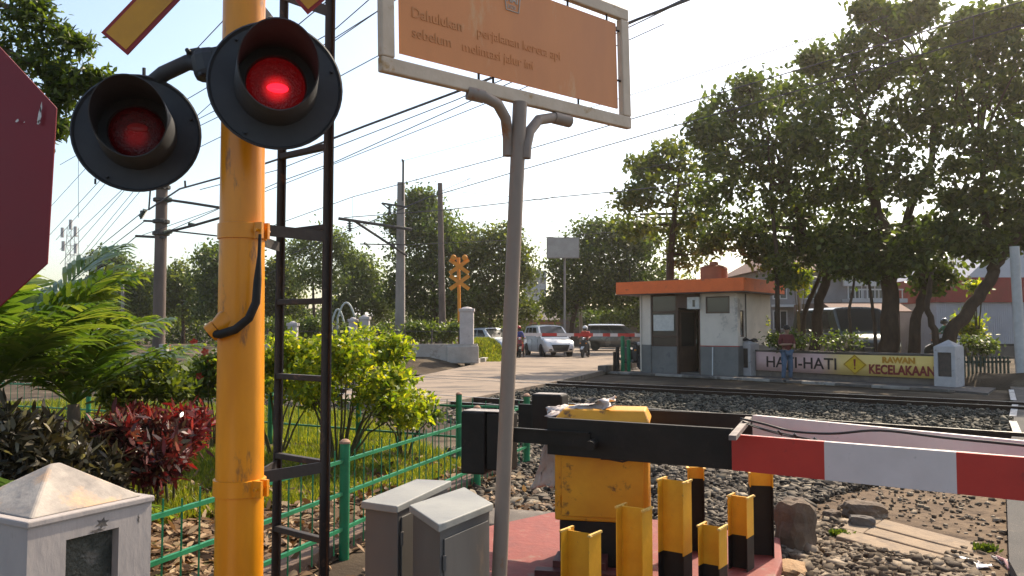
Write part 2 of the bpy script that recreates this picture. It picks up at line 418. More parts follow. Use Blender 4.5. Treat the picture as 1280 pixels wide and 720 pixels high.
XR = [(1.0, 22.0), (3.3, 28.6), (5.6, 40.0), (8.0, 54.0), (60, 56), (60, 70), (-9, 70), (-9, 57), (-1.0, 54), (-0.6, 44), (-1.6, 33), (-3.0, 25), (-4.0, 19.5), (-3.6, 16.6), (-1.7, 15.2), (-1.3, 16.3)]
poly_sheet('crossing_road', XR, 0.145, paving_m, thick=0.16)
NR = [G(1262, 484), G(1268, 512), G(1267, 535), G(1258, 610), G(1262, 720), Vector((2.2, 3.0, 0)), Vector((2.0, -4, 0)), Vector((14, -4, 0)), Vector((34, 24, 0)), Vector((17, 26, 0))]
poly_sheet('near_road', [(p.x, p.y) for p in NR], 0.10, asph, thick=0.12)
m = MB()
for a, b_ in [((1262, 487), (1271, 500)), ((1267, 505), (1270, 520)), ((1264, 526), (1276, 541))]:
    pa, pb = G(a[0] + 2, a[1], 0.104), G(b_[0] - 4, b_[1], 0.104)
    d = (pb - pa).normalized(); s = Vector((-d.y, d.x, 0)) * 0.055
    m.quad(pa - s, pb - s, pb + s, pa + s)
m.build('road_edge_line', white_k, kind='structure')
# pavement strip along the booth and the wall
PV = [G(690, 463), G(757, 466), G(925, 475), G(1190, 490), G(1235, 494), G(1255, 480), G(1215, 465), G(1150, 455), G(930, 455), G(800, 455)]
poly_sheet('pavement', [(p.x, p.y) for p in PV], 0.05, conc_d, thick=0.06)
# dirt and garden patches
DP = [G(975, 640), G(1040, 612), G(1120, 596), G(1262, 592), G(1275, 720), Vector((3.1, 3, 0)), Vector((1.2, 3.0, 0)), G(960, 720)]
poly_sheet('dirt_path', [(p.x, p.y) for p in DP], 0.012, dirt_m)
GF = [Vector((-2.1, 3.2, 0)), Vector((-0.02, 9.3, 0)), Vector((-5.6, 12.4, 0)), Vector((-14, 14.5, 0)), Vector((-14, 2.4, 0))]
poly_sheet('garden_bed', GF, 0.016, gardsoil)
# soil embankments (left far bank, right bank behind the painted wall, green bank beside the queueing cars)
def mound(name, x0, x1, y0, y1, h, m, seed=0, nx=34, ny=14, rot=None, kind='structure', ex=0.25, slope=0.35):
    b = MB(); vs = []
    for j in range(ny + 1):
        for i in range(nx + 1):
            u = i / nx; v = j / ny; x = x0 + (x1 - x0) * u; y = y0 + (y1 - y0) * v
            e = min(1, min(u, 1 - u) / ex) * min(1, v / slope) if ex else min(1, v / slope)
            e = e * e * (3 - 2 * e)
            z = h * e + 0.12 * e * noise.noise(Vector((x * 0.9, y * 0.9, seed))) * (1 if h > .3 else .4) - (0.03 if e < 0.02 else 0)
            p = Vector((x, y, z))
            if rot: p = rot(x, y, z)
            vs.append(p)
    fs = [(j * (nx + 1) + i, j * (nx + 1) + i + 1, (j + 1) * (nx + 1) + i + 1, (j + 1) * (nx + 1) + i) for j in range(ny) for i in range(nx)]
    b.add(vs, fs)
    return b.build(name, m, None, kind=kind, smooth=True)
mound('embankment', -30, -1.75, 29.8, 54, 0.55, soil, 1, ex=0.05, slope=0.14)
mound('verge', -3.0, 0.0, 35.5, 43.0, 0.95, mat('verge_soil', (0.16, 0.15, 0.04), (0.10, 0.10, 0.025), 3, 0.95, bump=0.6, bscale=20), 4, nx=16, ny=14, ex=0.4, slope=0.45)
pL = G(936, 471); pR = G(1187, 485)
Wd = (pR - pL); Wd.z = 0; WL = Wd.length; Wd.normalize(); Wn = Vector((-Wd.y, Wd.x, 0))
frW = Fr(pL, Wd, Wn)
mound('bank', -1.5, 9.5, 0.25, 13, 0.42, soil, 7, nx=40, ny=30, rot=lambda x, y, z: frW(x, y, z), ex=0.12, slope=0.06)
# ---------------------------------------------------------------- tracks
def track(base, label, s0, s1):
    t = thing('railway_track', label, 'railway track', (base.x, base.y, 0))
    prof = [(-.065, 0.02), (.065, 0.02), (.06, .045), (.01, .06), (.01, .115), (.034, .122), (.034, .150), (-.034, .150), (-.034, .122), (-.01, .115), (-.01, .06), (-.06, .045)]
    for off in (0, -1.067):
        b = MB(); r = []
        for s in (s0, s1):
            r.append([along(base, s, off + x, z) for x, z in prof])
        b.ring(r)
        b.quad(along(base, s0, off - .03, .1525), along(base, s1, off - .03, .1525), along(base, s1, off + .03, .1525), along(base, s0, off + .03, .1525), mi=1)
        b.build('rail', [rail_m, rail_top], t)
    k = 0
    sl = MB(); sl.box(-.11, .11, -1.0, 1.0, -.05, .028, Fr((0, 0, 0), T, N))
    first = None
    for i in range(90):
        s = -14 + i * 0.6
        if s < s0 or s > s1: continue
        c = along(base, s, -0.53)
        if in_poly(np.array([[c.x, c.y]]), XR)[0]: continue
        if first is None:
            first = sl.build('sleeper', sleep_m, t, world=False); o = first
        else:
            o = first.copy(); COL.objects.link(o); o.parent = t
        o.location = (c.x - base.x, c.y - base.y, 0)
    return t
track(farA, 'far railway track of two steel rails running right in front of the guard booth', -60, 26)
track(nearA, 'near railway track of two steel rails passing close behind the lifted barrier cabinet', -60, 24)
# crushed stone
def ballast(name, poly, n, size, m, z=0.02, label=None, amp=0.03):
    q = sample_poly(poly, n); slab_ = [G(1030, 680)[:2], G(1080, 644)[:2], G(1215, 672)[:2], G(1180, 704)[:2]]
    ok = ~in_poly(q, slab_) & (rng.random(len(q)) < 2) & ~in_poly(q, XR) & ~in_poly(q, [(p.x, p.y) for p in NR])
    q = q[ok]
    c = np.concatenate([q, (z + rng.uniform(-0.5, 1, (len(q), 1)) * amp)], 1)
    o = link_mesh(name, stones_mesh(c, size), m, kind='stuff')
    tag(o, label, 'gravel', kind='stuff')
P2 = lambda p: (p.x, p.y)
ballast('ballast', [P2(along(farA, -24, 1.3)), P2(along(farA, 19, 1.3)), P2(along(farA, 19, -1.5)), P2(along(farA, -24, -1.5))], 20000, 0.056, stone_m, 0.0, 'brown crushed stone ballast under and beside the far rails', 0.03)
ballast('ballast', [P2(along(farA, -22, -1.3)), P2(along(farA, 17, -1.3)), P2(along(nearA, 14, .25)), P2(along(nearA, -22, .25))], 48000, 0.050, stone_b, 0.03, 'grey blue crushed stone ballast heaped between the two railway tracks', 0.06)
ballast('ballast', [P2(along(nearA, -20, 0.3)), P2(along(nearA, 12, .3)), P2(along(nearA, 12, -3)), P2(along(nearA, -20, -3))], 22000, 0.056, stone_m, 0.0, 'crushed stone ballast under the near rails and on their camera side', 0.03)
ballast('gravel', [G(820, 560)[:2], G(1090, 560)[:2], G(1180, 590)[:2], G(1120, 606)[:2], G(1040, 622)[:2], G(985, 655)[:2], G(985, 720)[:2], G(820, 720)[:2]], 24000, 0.044, stone_m, 0.01, 'sunlit grey and cream crushed stones beneath the red and white boom', 0.05)
ballast('gravel', [G(560, 560)[:2], G(700, 548)[:2], G(840, 560)[:2], G(840, 640)[:2], G(560, 690)[:2]], 4500, 0.055, stone_m, 0.0, 'dull crushed stones around the foot of the yellow barrier cabinet', 0.02)
ballast('pebbles', [P2(p) for p in DP], 1700, 0.026, pebble_m, 0.014, 'small brown stones and crumbs strewn over the dirt beside the boom', 0.012)
ballast('pebbles', [G(975, 655)[:2], G(1060, 655)[:2], G(1215, 700)[:2], G(1240, 760)[:2], G(975, 760)[:2]], 4200, 0.04, pebble_m, 0.008, 'brown stone chips piled along the lower edge of the concrete slab', 0.03)
# fallen leaves and grass in the garden
def scatter_leaves(name, poly, n, L, W, m, label, cat, z=0.02, zr=0.05):
    q = sample_poly(poly, n)
    c = np.concatenate([q, z + rng.uniform(0, zr, (len(q), 1))], 1)
    ax = unit(n); ax[:, 2] *= 0.25
    o = link_mesh(name, fast_mesh(leaf_verts(c, L, W, up=1.2, axis=ax), 6), m)
    return tag(o, label, cat, kind='stuff')
LIT = [(-2.1, 3.3), (-0.05, 9.2), (-1.6, 10.0), (-3.2, 9.0), (-4.4, 8.2), (-4.4, 5.0), (-3.4, 3.2)]
scatter_leaves('leaf_litter', LIT, 9000, 0.11, 0.05, litter_m, 'brown dead leaves lying behind the green fence', 'dead leaves')
scatter_leaves('leaf_litter', [(-2.0, 2.6), (0.1, 9.0), (1.0, 8.6), (0.4, 6.4), (-0.4, 5.8), (-1.0, 3.6), (-1.2, 2.6)], 1300, 0.10, 0.045, litter_m, 'sparse dead leaves on the camera side of the green fence', 'dead leaves', zr=0.02)
def grass(name, poly, n, h, label, m=None):
    q = sample_poly(poly, n)
    # clumpy
    k = np.array([noise.noise(Vector((a * 1.3, b * 1.3, 3.3))) for a, b in q]); q = q[k > -0.32]; n = len(q)
    c = np.concatenate([q, np.full((n, 1), 0.01)], 1)
    ax = rng.normal(0, 0.35, (n, 3)); ax[:, 2] = 1
    hh = h * rng.uniform(0.5, 1.3, n)
    sd = unit(n); sd[:, 2] = 0; w_ = 0.008
    v = np.empty((n, 4, 3)); v[:, 0] = c - sd * w_; v[:, 1] = c + sd * w_
    top = c + ax * hh[:, None]; mid = c + ax * hh[:, None] * 0.6 ; v[:, 2] = top + sd * w_ * 0.3; v[:, 3] = mid - sd * w_
    o = link_mesh(name, fast_mesh(v.reshape(-1, 3), 4), m or grass_m)
    return tag(o, label, 'grass', kind='stuff')
grass('grass', [(-0.8, 10.2), (-3.2, 15.4), (-9.5, 18.0), (-12, 15.5), (-5.2, 12.4), (-2.2, 10.9)], 42000, 0.12, 'rough low grass between the farther green fence and the railway')
grass('grass', [(-1.0, 7.7), (-0.5, 9.6), (-3.6, 11.2), (-6.0, 11.5), (-4.6, 7.4), (-2.9, 6.7), (-2.0, 7.4)], 60000, 0.10, 'short yellow green grass around the shrubs behind the green fence')
vg = [(-2.9, 36), (-0.1, 36), (-0.1, 43), (-2.9, 43)]
q = sample_poly(vg, 9000)
def bankz(x, y):
    u = (x + 3) / 3.0; v = (y - 35.5) / 7.5
    e = max(0, min(1, min(u, 1 - u) / .4) * min(1, v / .45)); e = e * e * (3 - 2 * e); return 0.95 * e
c = np.array([(a, b_, bankz(a, b_)) for a, b_ in q]); ax = rng.normal(0, .4, (len(c), 3)); ax[:, 2] = 1
tag(link_mesh('grass', fast_mesh(leaf_verts(c, 0.22, 0.05, axis=ax), 6), grass_m), 'tall yellow green grass on the bank beside the waiting silver cars', 'grass', kind='stuff')

# kerbs
def kerb(name, label, pts, wd, h, mats_, step=0.6, z0=0.0, group=None):
    t = thing(name, label, 'kerb', pts[0], group=group)
    for i in range(len(pts) - 1):
        a, b_ = Vector(pts[i]), Vector(pts[i + 1]); L = (b_ - a).length; n = max(1, round(L / step)); fr = fr_dir(a, (b_ - a))
        for k in range(n):
            mb = MB(); mb.box(k * L / n + .006, (k + 1) * L / n - .006, 0, wd, z0, z0 + h, fr)
            mb.build('kerb_block', mats_[k % len(mats_)], t, bevel=0.015)
    return t
kerb('road_kerb', 'black and white painted kerb stones ending the left bank by the crossing road', [G(588, 460), G(622, 453)], 0.25, 0.32, [black_k, white_k], 0.9)
kerb('road_kerb', 'pale kerb island around the posts left of the guard booth', [G(757, 465, .1), G(800, 459, .1)], 0.3, 0.22, [conc_d, conc], 0.9)
kerb('road_kerb', 'black and white painted kerb at the right edge of the far pavement', [G(1253, 480), G(1300, 466)], 0.3, 0.25, [white_k, black_k], 0.9)
kerb('pavement_kerb', 'weathered pale kerb stones between the far rails and the guard booth', [G(690, 464, .02), G(757, 467, .02), G(925, 475.5, .02), G(1190, 491, .02)], 0.22, 0.085, [conc, conc_d], 1.1)
# low brick kerb under the near fence
t = thing('garden_kerb', 'low brown mortar kerb under the near green fence', 'kerb', (-1.15, 5.8, 0))
fr = fr_dir((-2.1, 3.25, 0), (2.1, 6.15))
for k in range(10):
    b = MB(); b.box(k * .65 + .005, k * .65 + .645, .03, .22, 0, .11, fr)
    b.build('kerb_block', mat('kerb_brown', (0.17, 0.105, 0.075), (0.10, 0.065, 0.05), 5, 0.9, bump=0.4), t, bevel=0.01)
# ================================================================ FOREGROUND
# ---------------------------------------------------------------- crossing signal post
pb = U(298.5, 720, 3.0); pt = U(305.5, 0, 3.0)
pdir = (pt - pb) / (pt.z - pb.z)
ax_at = lambda z: pb + pdir * (z - pb.z)
foot = ax_at(0)
sig = thing('crossing_signal', 'yellow crossing signal post with two round red lamps, crossbuck and a side ladder', 'railway signal', foot)
b = MB(); b.tube([ax_at(0), ax_at(1.2), ax_at(2.4), ax_at(3.85)], [.088, .086, .080, .073], 32)
b.lathe([(.16, 0), (.16, .02), (.09, .025)], Fr(foot))
b.build('post', yellow, sig, autos=True)
def clamp(z, r=.086):
    c = ax_at(z); b = MB(); b.lathe([(r, -.03), (r + .007, -.028), (r + .007, .028), (r, .03)], Fr(c), 28)
    b.box(r - .005, r + .035, -.035, -.022, -.03, .03, Fr(c, (.93, -.36, 0), (.36, .93, 0)))
    b.box(r - .005, r + .035, .0, .013, -.03, .03, Fr(c, (.93, -.36, 0), (.36, .93, 0)))
    b.tube([Fr(c, (.93, -.36, 0), (.36, .93, 0))(r + .018, -.05, 0), Fr(c, (.93, -.36, 0), (.36, .93, 0))(r + .018, .03, 0)], .007, 6)
    return b.build('clamp', yellow, sig, autos=True)
clamp(2.01, .082); clamp(1.065, .088); clamp(2.98, .078)
# lamps
def lamp(cpx, cpy, Y, n, lit):
    c = U(cpx, cpy, Y); wv = Vector(n).normalized(); up = Vector((0, 0, 1)); u = up.cross(wv).normalized() ; v = wv.cross(u).normalized()
    fr = Fr(c, u, v, wv)                       # w to the viewer, v up, u right
    b = MB()
    b.lathe([(.0, -.012), (.195, -.012), (.222, -.004), (.228, .012), (.222, .016), (.214, .004), (.105, .0), (.0, .0)], fr, 48)
    disc = b.build('signal_lamp', black_l, sig, autos=True)
    h = MB(); h.lathe([(.13, -.012), (.128, -.09), (.105, -.15), (.05, -.165), (0, -.165)], fr, 28)
    h.build('lamp_housing', black_l, disc, autos=True)
    # visor: long at the top, short at the bottom, with thickness
    n_ = 56; rings = []
    def rg(r, f): return [fr(r * math.cos(a), r * math.sin(a), f(a)) for a in [2 * math.pi * k / n_ for k in range(n_)]]
    f1 = lambda a: .145 + .150 * (0.5 + 0.5 * math.sin(a)) ** 0.9
    vz = MB(); vz.ring([rg(.140, lambda a: .001), rg(.128, f1), rg(.124, f1), rg(.134, lambda a: .003)], True, False)
    vz.build('visor', black_l, disc, autos=True)
    ls = MB(); ls.lathe([(.100, .004), (.098, .014), (.082, .026), (.055, .035), (.025, .039), (.0, .040)], fr, 36)
    lm = lens_on if lit else lens_off; lo = ls.build('lens', lm, disc, smooth=True)
    lens_glow(lm, fr(0, -.02, .03) - Vector(sig.location), .46 if lit else .05)
    bz = MB(); bz.lathe([(.133, .002), (.133, .02), (.104, .024), (.099, .006)], fr, 36)
    bz.build('lens_ring', black_l, disc, autos=True)
    rf = MB()
    rf.lathe([(0.0001, .0), (.036, .0), (.034, .004), (.0, .007)], Fr(fr(.004, -.018 if lit else 0.012, .037), fr.u, fr.v * .55 if False else fr.v, fr.w), 24)
    o = rf.build('bulb_reflector', refl_on if lit else refl_off, disc, smooth=True)
    for vv in o.data.vertices:                  # squash into a flat oval
        p = Vector(vv.co) + Vector(sig.location) - fr(.004, -.018 if lit else 0.012, .037)
        vv.co = Vector(vv.co) - fr.v * p.dot(fr.v) * .52
    for a in (0.35, 2.3, 4.2):
        s_ = MB(); s_.tube([fr(.2 * math.cos(a), .2 * math.sin(a), -.03), fr(.2 * math.cos(a), .2 * math.sin(a), .02)], .006, 6)
        s_.build('bolt', black_l, disc)
    return fr
def lensmat(name, c, e, es):
    m = mat(name, c, tuple(x * .5 for x in c), 60, 0.18, bump=0.5, bscale=140, spec=0.7, emit=e, emit_s=es)
    return m
def lens_glow(m, c, s):
    # a lit lens is brightest over its bulb: emission falls off with distance from the bulb
    nt = m.node_tree; p = nt.nodes['Principled BSDF']; tc = nt.nodes.new('ShaderNodeTexCoord'); d = nt.nodes.new('ShaderNodeVectorMath'); d.operation = 'DISTANCE'; d.inputs[1].default_value = tuple(c)
    r = nt.nodes.new('ShaderNodeMapRange'); r.interpolation_type = 'SMOOTHERSTEP'; r.inputs['From Min'].default_value = 0.01; r.inputs['From Max'].default_value = 0.062; r.inputs['To Min'].default_value = s; r.inputs['To Max'].default_value = s * .07
    nt.links.new(tc.outputs['Object'], d.inputs[0]); nt.links.new(d.outputs['Value'], r.inputs['Value']); nt.links.new(r.outputs[0], p.inputs['Emission Strength'])
lens_on = lensmat('red_lens_lit', (0.20, 0.004, 0.006), (1, 0.015, 0.02), 0.075)
lens_off = lensmat('red_lens_dim', (0.11, 0.005, 0.007), (1, 0.02, 0.02), 0.008)
refl_on = mat('lit_lamp_core', (0.9, 0.03, 0.02), rough=.3, bump=0, emit=(1, 0.012, 0.03), emit_s=1.6)
refl_off = mat('faint_glow_core', (0.25, 0.05, 0.045), rough=.3, bump=.1, emit=(1, 0.03, 0.03), emit_s=0.02)  # core of the dim lamp is given a faint glow
f1 = lamp(345, 108, 2.75, (.32, -.94, .03), True)
f2 = lamp(172, 167, 3.0, (.30, -.95, .05), False)
b = MB()
j = U(262, 82, 3.0)
q = [f2(0, .03, -.16), f2(0, .12, -.15), f2(.03, .215, -.06), U(205, 92, 3.02), U(235, 78, 3.0), j, U(300, 62, 2.88)]
b.tube(q, .03, 12)
b.tube([U(300, 62, 2.88), f1(-.05, .09, -.15), f1(0, 0, -.15)], .032, 12)
b.build('cross_arm', black_l, sig, autos=True)
b = MB(); cb = Fr(j, (.96, .05, .2), (0, 1, 0), (-.2, 0, .96))
b.lathe([(.055, -.05), (.062, -.03), (.062, .03), (.05, .055)], cb, 12)
b.box(-.03, .09, -.05, .05, -.045, .05, cb); b.box(-.075, -.02, -.012, .012, .03, .075, cb); b.tube([cb(-.06, -.04, .06), cb(-.06, .04, .06)], .01, 6); b.tube([cb(-.02, -.07, -.05), cb(-.02, .07, -.05)], .01, 6)
b.build('arm_bracket', black_l, sig, bevel=.006)
# small drain pipes and bolts under the left disc and on the arm
b = MB(); b.tube([f2(.17, -.17, -.01), f2(.172, -.195, -.01)], .004, 5); b.tube([f2(-.14, -.18, -.01), f2(-.14, -.20, -.01)], .004, 5); b.tube([U(180, 96, 3.02), U(180, 85, 3.02)], .007, 6); b.tube([U(336, 32, 2.76), U(337, 22, 2.76)], .006, 6)
b.build('hanging_bolt', black_l, sig)
# crossbuck
def board(p0, p1, wd, y):
    p0, p1 = U(p0[0], p0[1], y[0]), U(p1[0], p1[1], y[1]); d = (p1 - p0).normalized(); nrm = Vector((.05, -1, 0)); s = nrm.cross(d).normalized(); nn = d.cross(s).normalized()
    fr = Fr(p0, d, s, nn); L = (p1 - p0).length
    m = MB(); m.box(0, L, -wd / 2, wd / 2, -.004, .004, fr)
    o = m.build('crossbuck_board', mat('crossbuck_red', (0.30, 0.015, 0.012), (0.22, 0.012, 0.01), 5, .5), sig)
    m = MB(); m.box(.012, L - .012, -wd / 2 + .014, wd / 2 - .014, .0045, .0065, fr); m.box(.012, L - .012, -wd / 2 + .014, wd / 2 - .014, -.0065, -.0045, fr)
    m.build('board_face', mat('crossbuck_yellow', (0.62, 0.28, 0.012), (0.5, 0.22, 0.01), 5, .45, c3=(.3, .12, .02), c3amt=.2), o)
board((143, 55), (420, -235), .125, (2.9, 2.97))
board((400, 5), (190, -235), .125, (3.02, 2.9))
# conduit
b = MB(); P = [U(325, 293, 2.91), U(324, 320, 2.90), U(322, 350, 2.895), U(320, 378, 2.89), U(311, 398, 2.885), U(294, 412, 2.885), U(275, 418, 2.895), U(264, 416, 2.93)]
b.tube(P, [.006, .007, .015, .016, .016, .016, .016, .017], 10)
b.build('cable_conduit', black_p, sig, autos=True)
b = MB(); b.tube([U(296, 392, 2.99), U(281, 403, 2.945), U(270, 411, 2.93)], [.05, .042, .03], 14); b.tube([U(271, 410, 2.93), U(262, 417, 2.925)], [.034, .034], 12)
b.build('cable_gland', yellow, sig, autos=True)
# ladder
lr = [(U(352, 150, 3.5), .0165), (U(410, 150, 3.3), .018)]
lad = None
b = MB()
for p, r in lr:
    fr = Fr((p.x, p.y, 0), (lr[0][0] - lr[1][0]).to_2d().to_3d()); fr = fr_dir((p.x, p.y, 0), (lr[0][0] - lr[1][0]))
    b.box(-.004, .004, -r, r, .12, 3.95, fr); b.box(-r, .004, -r, -r + .007, .12, 3.95, fr)
lad = b.build('ladder', ladder_m, sig)
la, lb = lr[0][0], lr[1][0]
for py in (-5, 96, 196, 291, 378, 470, 569, 660):
    z = U(352, py, 3.5).z; fr = fr_dir((la.x, la.y, z), lb - la); L = (lb - la).to_2d().length
    m = MB(); m.box(.0, L, -.014, .014, -.012, .012, fr); m.build('rung', ladder_m, lad, bevel=.003)
for z in (2.03, 1.085, 2.98):
    m = MB()
    c = ax_at(z); e = Vector((lb.x, lb.y, z)); fr = fr_dir(c + (e - c).normalized() * .09, e - c); m.box(0, (e - c).length - .07, -.004, .004, -.024, .02, fr)
    e = Vector((la.x, la.y, z - .005)); fr = fr_dir(c + (e - c).normalized() * .09, e - c); m.box(0, (e - c).length - .07, -.004, .004, -.045, -.005, fr)
    m.build('ladder_bracket', ladder_m, lad)

# ---------------------------------------------------------------- information sign on its leaning pole
A = U(478, 88, 2.6); B = U(790, 161, 3.45)
bt = U(624, 724, 3.0); tp = U(650, 128, 3.0)
sdir = (tp - bt) / (tp.z - bt.z); sfoot = bt - sdir * bt.z
sgn = thing('information_sign', 'glare-tinted orange information board in a grey tube frame on a slim leaning pole', 'sign', sfoot)
b = MB(); b.tube([sfoot, tp + sdir * .0], [.0285, .0275], 18)
b.build('pole', steel_pole, sgn, autos=True)
uu = (B - A).normalized(); fs = Fr(A, uu, Vector((-uu.y, uu.x, 0)), Vector((-.02, 0, 1)))
W_ = (B - A).length; H_ = .53; tw = .052
b = MB()
b.box(0, W_, 0, .03, 0, tw, fs); b.box(0, W_, 0, .03, H_ - tw, H_, fs); b.box(0, tw, .0, .03, tw + .0005, H_ - tw - .0005, fs); b.box(W_ - tw, W_, .0, .03, tw + .0005, H_ - tw - .0005, fs)
b.build('sign_frame', mat('sign_frame_paint', (0.58, 0.45, 0.33), (0.48, 0.36, 0.25), 7, .6, bump=.1, c3=(.36, .20, .06), c3scale=6, c3amt=.3), sgn, bevel=.005)
orange_m = mat('orange_glare_sheet', (0.66, 0.235, 0.065), (0.54, 0.185, 0.05), 2.2, .5, bump=.03, c3=(0.62, 0.33, 0.14), c3scale=3.5, c3amt=.32, stretch=(1, 1, .35))  # warm glare over the board is put into this orange
b = MB(); gp = .026; b.box(tw + gp, W_ - tw - gp, .010, .018, tw + gp, H_ - tw - gp, fs)
pn = b.build('sign_panel', orange_m, sgn)
for x, z in [(.42, tw), (.49, tw), (.95, tw), (W_ - tw - gp, .2), (tw, .33), (.9, H_ - tw - gp), (1.14, H_ - tw - gp), (W_ - tw - gp, .42)]:
    m = MB()
    if z in (tw, H_ - tw - gp): m.box(x, x + .008, .012, .017, z - .002, z + gp + .002, fs)
    else: m.box(x - .002, x + gp + .002, .012, .017, z, z + .008, fs)
    m.build('panel_tab', black_p, sgn)
txt_m = mat('faded_sign_ink', (0.47, 0.19, 0.065), (0.60, 0.218, 0.06), 14, .6, bump=0)
txt_m2 = mat('faint_sign_ink', (0.58, 0.215, 0.065), (0.64, 0.235, 0.07), 14, .6, bump=0)
def sfr(x, z): return Fr(fs(x, .0085, z), fs.u, fs.v, fs.w)
text_part('Dahulukan', .052, txt_m, sfr(.125, .215), pn, off=.0008, depth=.0006)
text_part('perjalanan kereta api', .052, txt_m2, sfr(.415, .215), pn, off=.0, depth=.0006)
text_part('sebelum', .052, txt_m, sfr(.125, .145), pn, depth=.0006)
text_part('melintasi jalur ini', .052, txt_m2, sfr(.345, .145), pn, off=.0, depth=.0006)
m = MB()
ink = mat('badge_ink', (.50, .42, .34), rough=.6, bump=0)
ba = [(.0, .085), (.012, .0), (.075, .0), (.088, .085)]
for (x0, z0), (x1, z1) in zip(ba, ba[1:] + ba[:1]):
    p0 = fs(.55 + x0, .0085, .352 + z0); p1 = fs(.55 + x1, .0085, .352 + z1); m.tube([p0, p1], .0022, 5)
m.build('badge_outline', ink, pn)
text_part('MAI', .036, ink, sfr(.562, .385), pn, name='badge_lettering', depth=.0005, off=.0006)
text_part('2020', .022, ink, sfr(.566, .360), pn, name='badge_lettering', depth=.0005)
for pts in ([(584, 116), (605, 121), (622, 130), (632, 148), (635, 172), (635, 195)], [(712, 152), (692, 147), (673, 150), (662, 164), (658, 182), (657, 198)]):
    m = MB(); ys = [2.86, 2.88, 2.92, 2.97, 3.0, 3.0] if pts[0][0] < 600 else [3.2, 3.15, 3.08, 3.03, 3.0, 3.0]
    m.tube([U(p[0], p[1], y) for p, y in zip(pts, ys)], .0205, 14)
    m.tube([U(p[0], p[1], y) for p, y in zip(pts[:2], ys[:2])], .0245, 14)
    m.build('curved_bracket', steel_pole, sgn, autos=True)

# ---------------------------------------------------------------- red octagonal sign at the left edge
oc = U(-168, 218, 1.28) ; Rr = .325
oc = U(72, 224, 1.25); oc = Vector((oc.x - .311, 1.25, oc.z))
st = thing('octagonal_sign', 'dark red octagonal sign sheet cut off by the left edge, paint chipped white', 'sign', (oc.x, oc.y + .02, 0))
fo = Fr(oc, Vector((1, .02, -.03)), Vector((-.02, 1, 0)), Vector((.03, 0, 1)))
oct_ = [(.3247 * math.cos(R(22.5 + 45 * k)), .3247 * math.sin(R(22.5 + 45 * k))) for k in range(8)]
b = MB(); b.prism([(x, y) for x, y in oct_], -.0015, .0015, Fr(oc, fo.u, fo.w, fo.v))
pl_ = b.build('sign_plate', maroon, st, bevel=.001)
for (px, py, sx, sz) in [(48, 143, .0035, .014), (50, 133, .002, .009), (20, 150, .003, .003), (29, 152, .0015, .0012), (47, 152, .003, .004)]:
    c = U(px, py, 1.245); m = MB()
    m.add([(c.x - sx, 1.2478, c.z - sz * .7), (c.x - sx * .2, 1.2478, c.z - sz), (c.x + sx * .9, 1.2478, c.z - sz * .2), (c.x + sx * .5, 1.2478, c.z + sz), (c.x - sx * .4, 1.2478, c.z + sz * .3)], [(0, 1, 2, 3, 4)])
    m.build('paint_chip', white_k, pl_)
b = MB(); b.tube([(oc.x, 1.28, 0), (oc.x, 1.28, 2.2)], .025, 14); b.build('pole', steel_pole, st, autos=True)

# ---------------------------------------------------------------- white concrete pillar bottom left
pc = U(35, 652, 2.0); zt = pc.z
du = Vector((.47, .88, 0)).normalized(); dl = Vector((-.88, .47, 0)).normalized()
plr = thing('gate_pillar', 'chipped white concrete pillar with pyramid cap and dark recessed panel, cut by the lower left corner', 'pillar', (pc.x - .1, pc.y + .3, 0))
# frame: x along the face to the right, y backwards-left
fp = Fr((pc.x, pc.y, 0), du, dl)
S = .352
pill_w = mat('pillar_white', (0.40, 0.35, 0.325), (0.32, 0.28, 0.26), 3, .8, bump=.10, bscale=30, c3=(.23, .195, .17), c3scale=3.0, c3amt=.26, stretch=(1.6, 1.6, .6))
pill_cap = mat('pillar_cap_peeling', (0.50, 0.43, 0.36), (0.22, 0.19, 0.17), 5.5, .8, bump=.15, bscale=30, c3=(.50, .33, .21), c3scale=5, c3amt=.45)
b = MB(); bh = zt - .018
r0, r1, h0, h1 = .10, .25, .25, bh - .05
b.box(0, r0, 0, S, 0, bh, fp); b.box(r1, S, 0, S, 0, bh, fp); b.box(r0, r1, 0, S, 0, h0, fp); b.box(r0, r1, 0, S, h1, bh, fp); b.box(r0, r1, .03, S - .03, h0, h1, fp)
b.build('shaft', pill_w, plr)
b = MB(); b.box(r0 + .001, r1 - .001, .026, .0295, h0 + .001, h1 - .001, fp)
for cx0, cz0, ww, hh in ((.20, bh - .028, .022, .016), (.185, bh - .045, .030, .006), (.31, bh - .04, .004, .016), (.02, bh - .16, .008, .02), (.33, bh - .22, .012, .02)):
    cm = MB(); cm.add([fp(cx0 + ww * math.cos(a_) * (1, .45)[q_ % 2], -.0006, cz0 + hh * math.sin(a_) * (1, .5)[q_ % 2]) for q_, a_ in enumerate([6.283 * k9 / 12 + .3 for k9 in range(12)])], [tuple(range(12))]); cm.build('chip', mat('chip_dark', (.12, .105, .095), (.07, .06, .055), 30, .9), plr)
b.build('recess_panel', mat('dark_tile', (0.06, 0.058, 0.045), (0.025, 0.028, 0.022), 20, .6, bump=.5, c3=(.11, .10, .085), c3scale=16, c3amt=.5), plr)
b = MB(); b.box(-.006, S + .006, -.006, S + .006, bh + .0005, zt, fp)
b.build('cap_slab', pill_w, plr, bevel=.004)
b = MB(); i_ = .015; ap = fp(S / 2, S / 2, zt + .105)
b.add([fp(i_, i_, zt + .0005), fp(S - i_, i_, zt + .0005), fp(S - i_, S - i_, zt + .0005), fp(i_, S - i_, zt + .0005), ap + du * .012, ap - du * .012], [(3, 2, 1, 0), (0, 1, 4, 5), (1, 2, 4), (2, 3, 5, 4), (3, 0, 5)])
b.build('pyramid_cap', pill_cap, plr, bevel=.006)

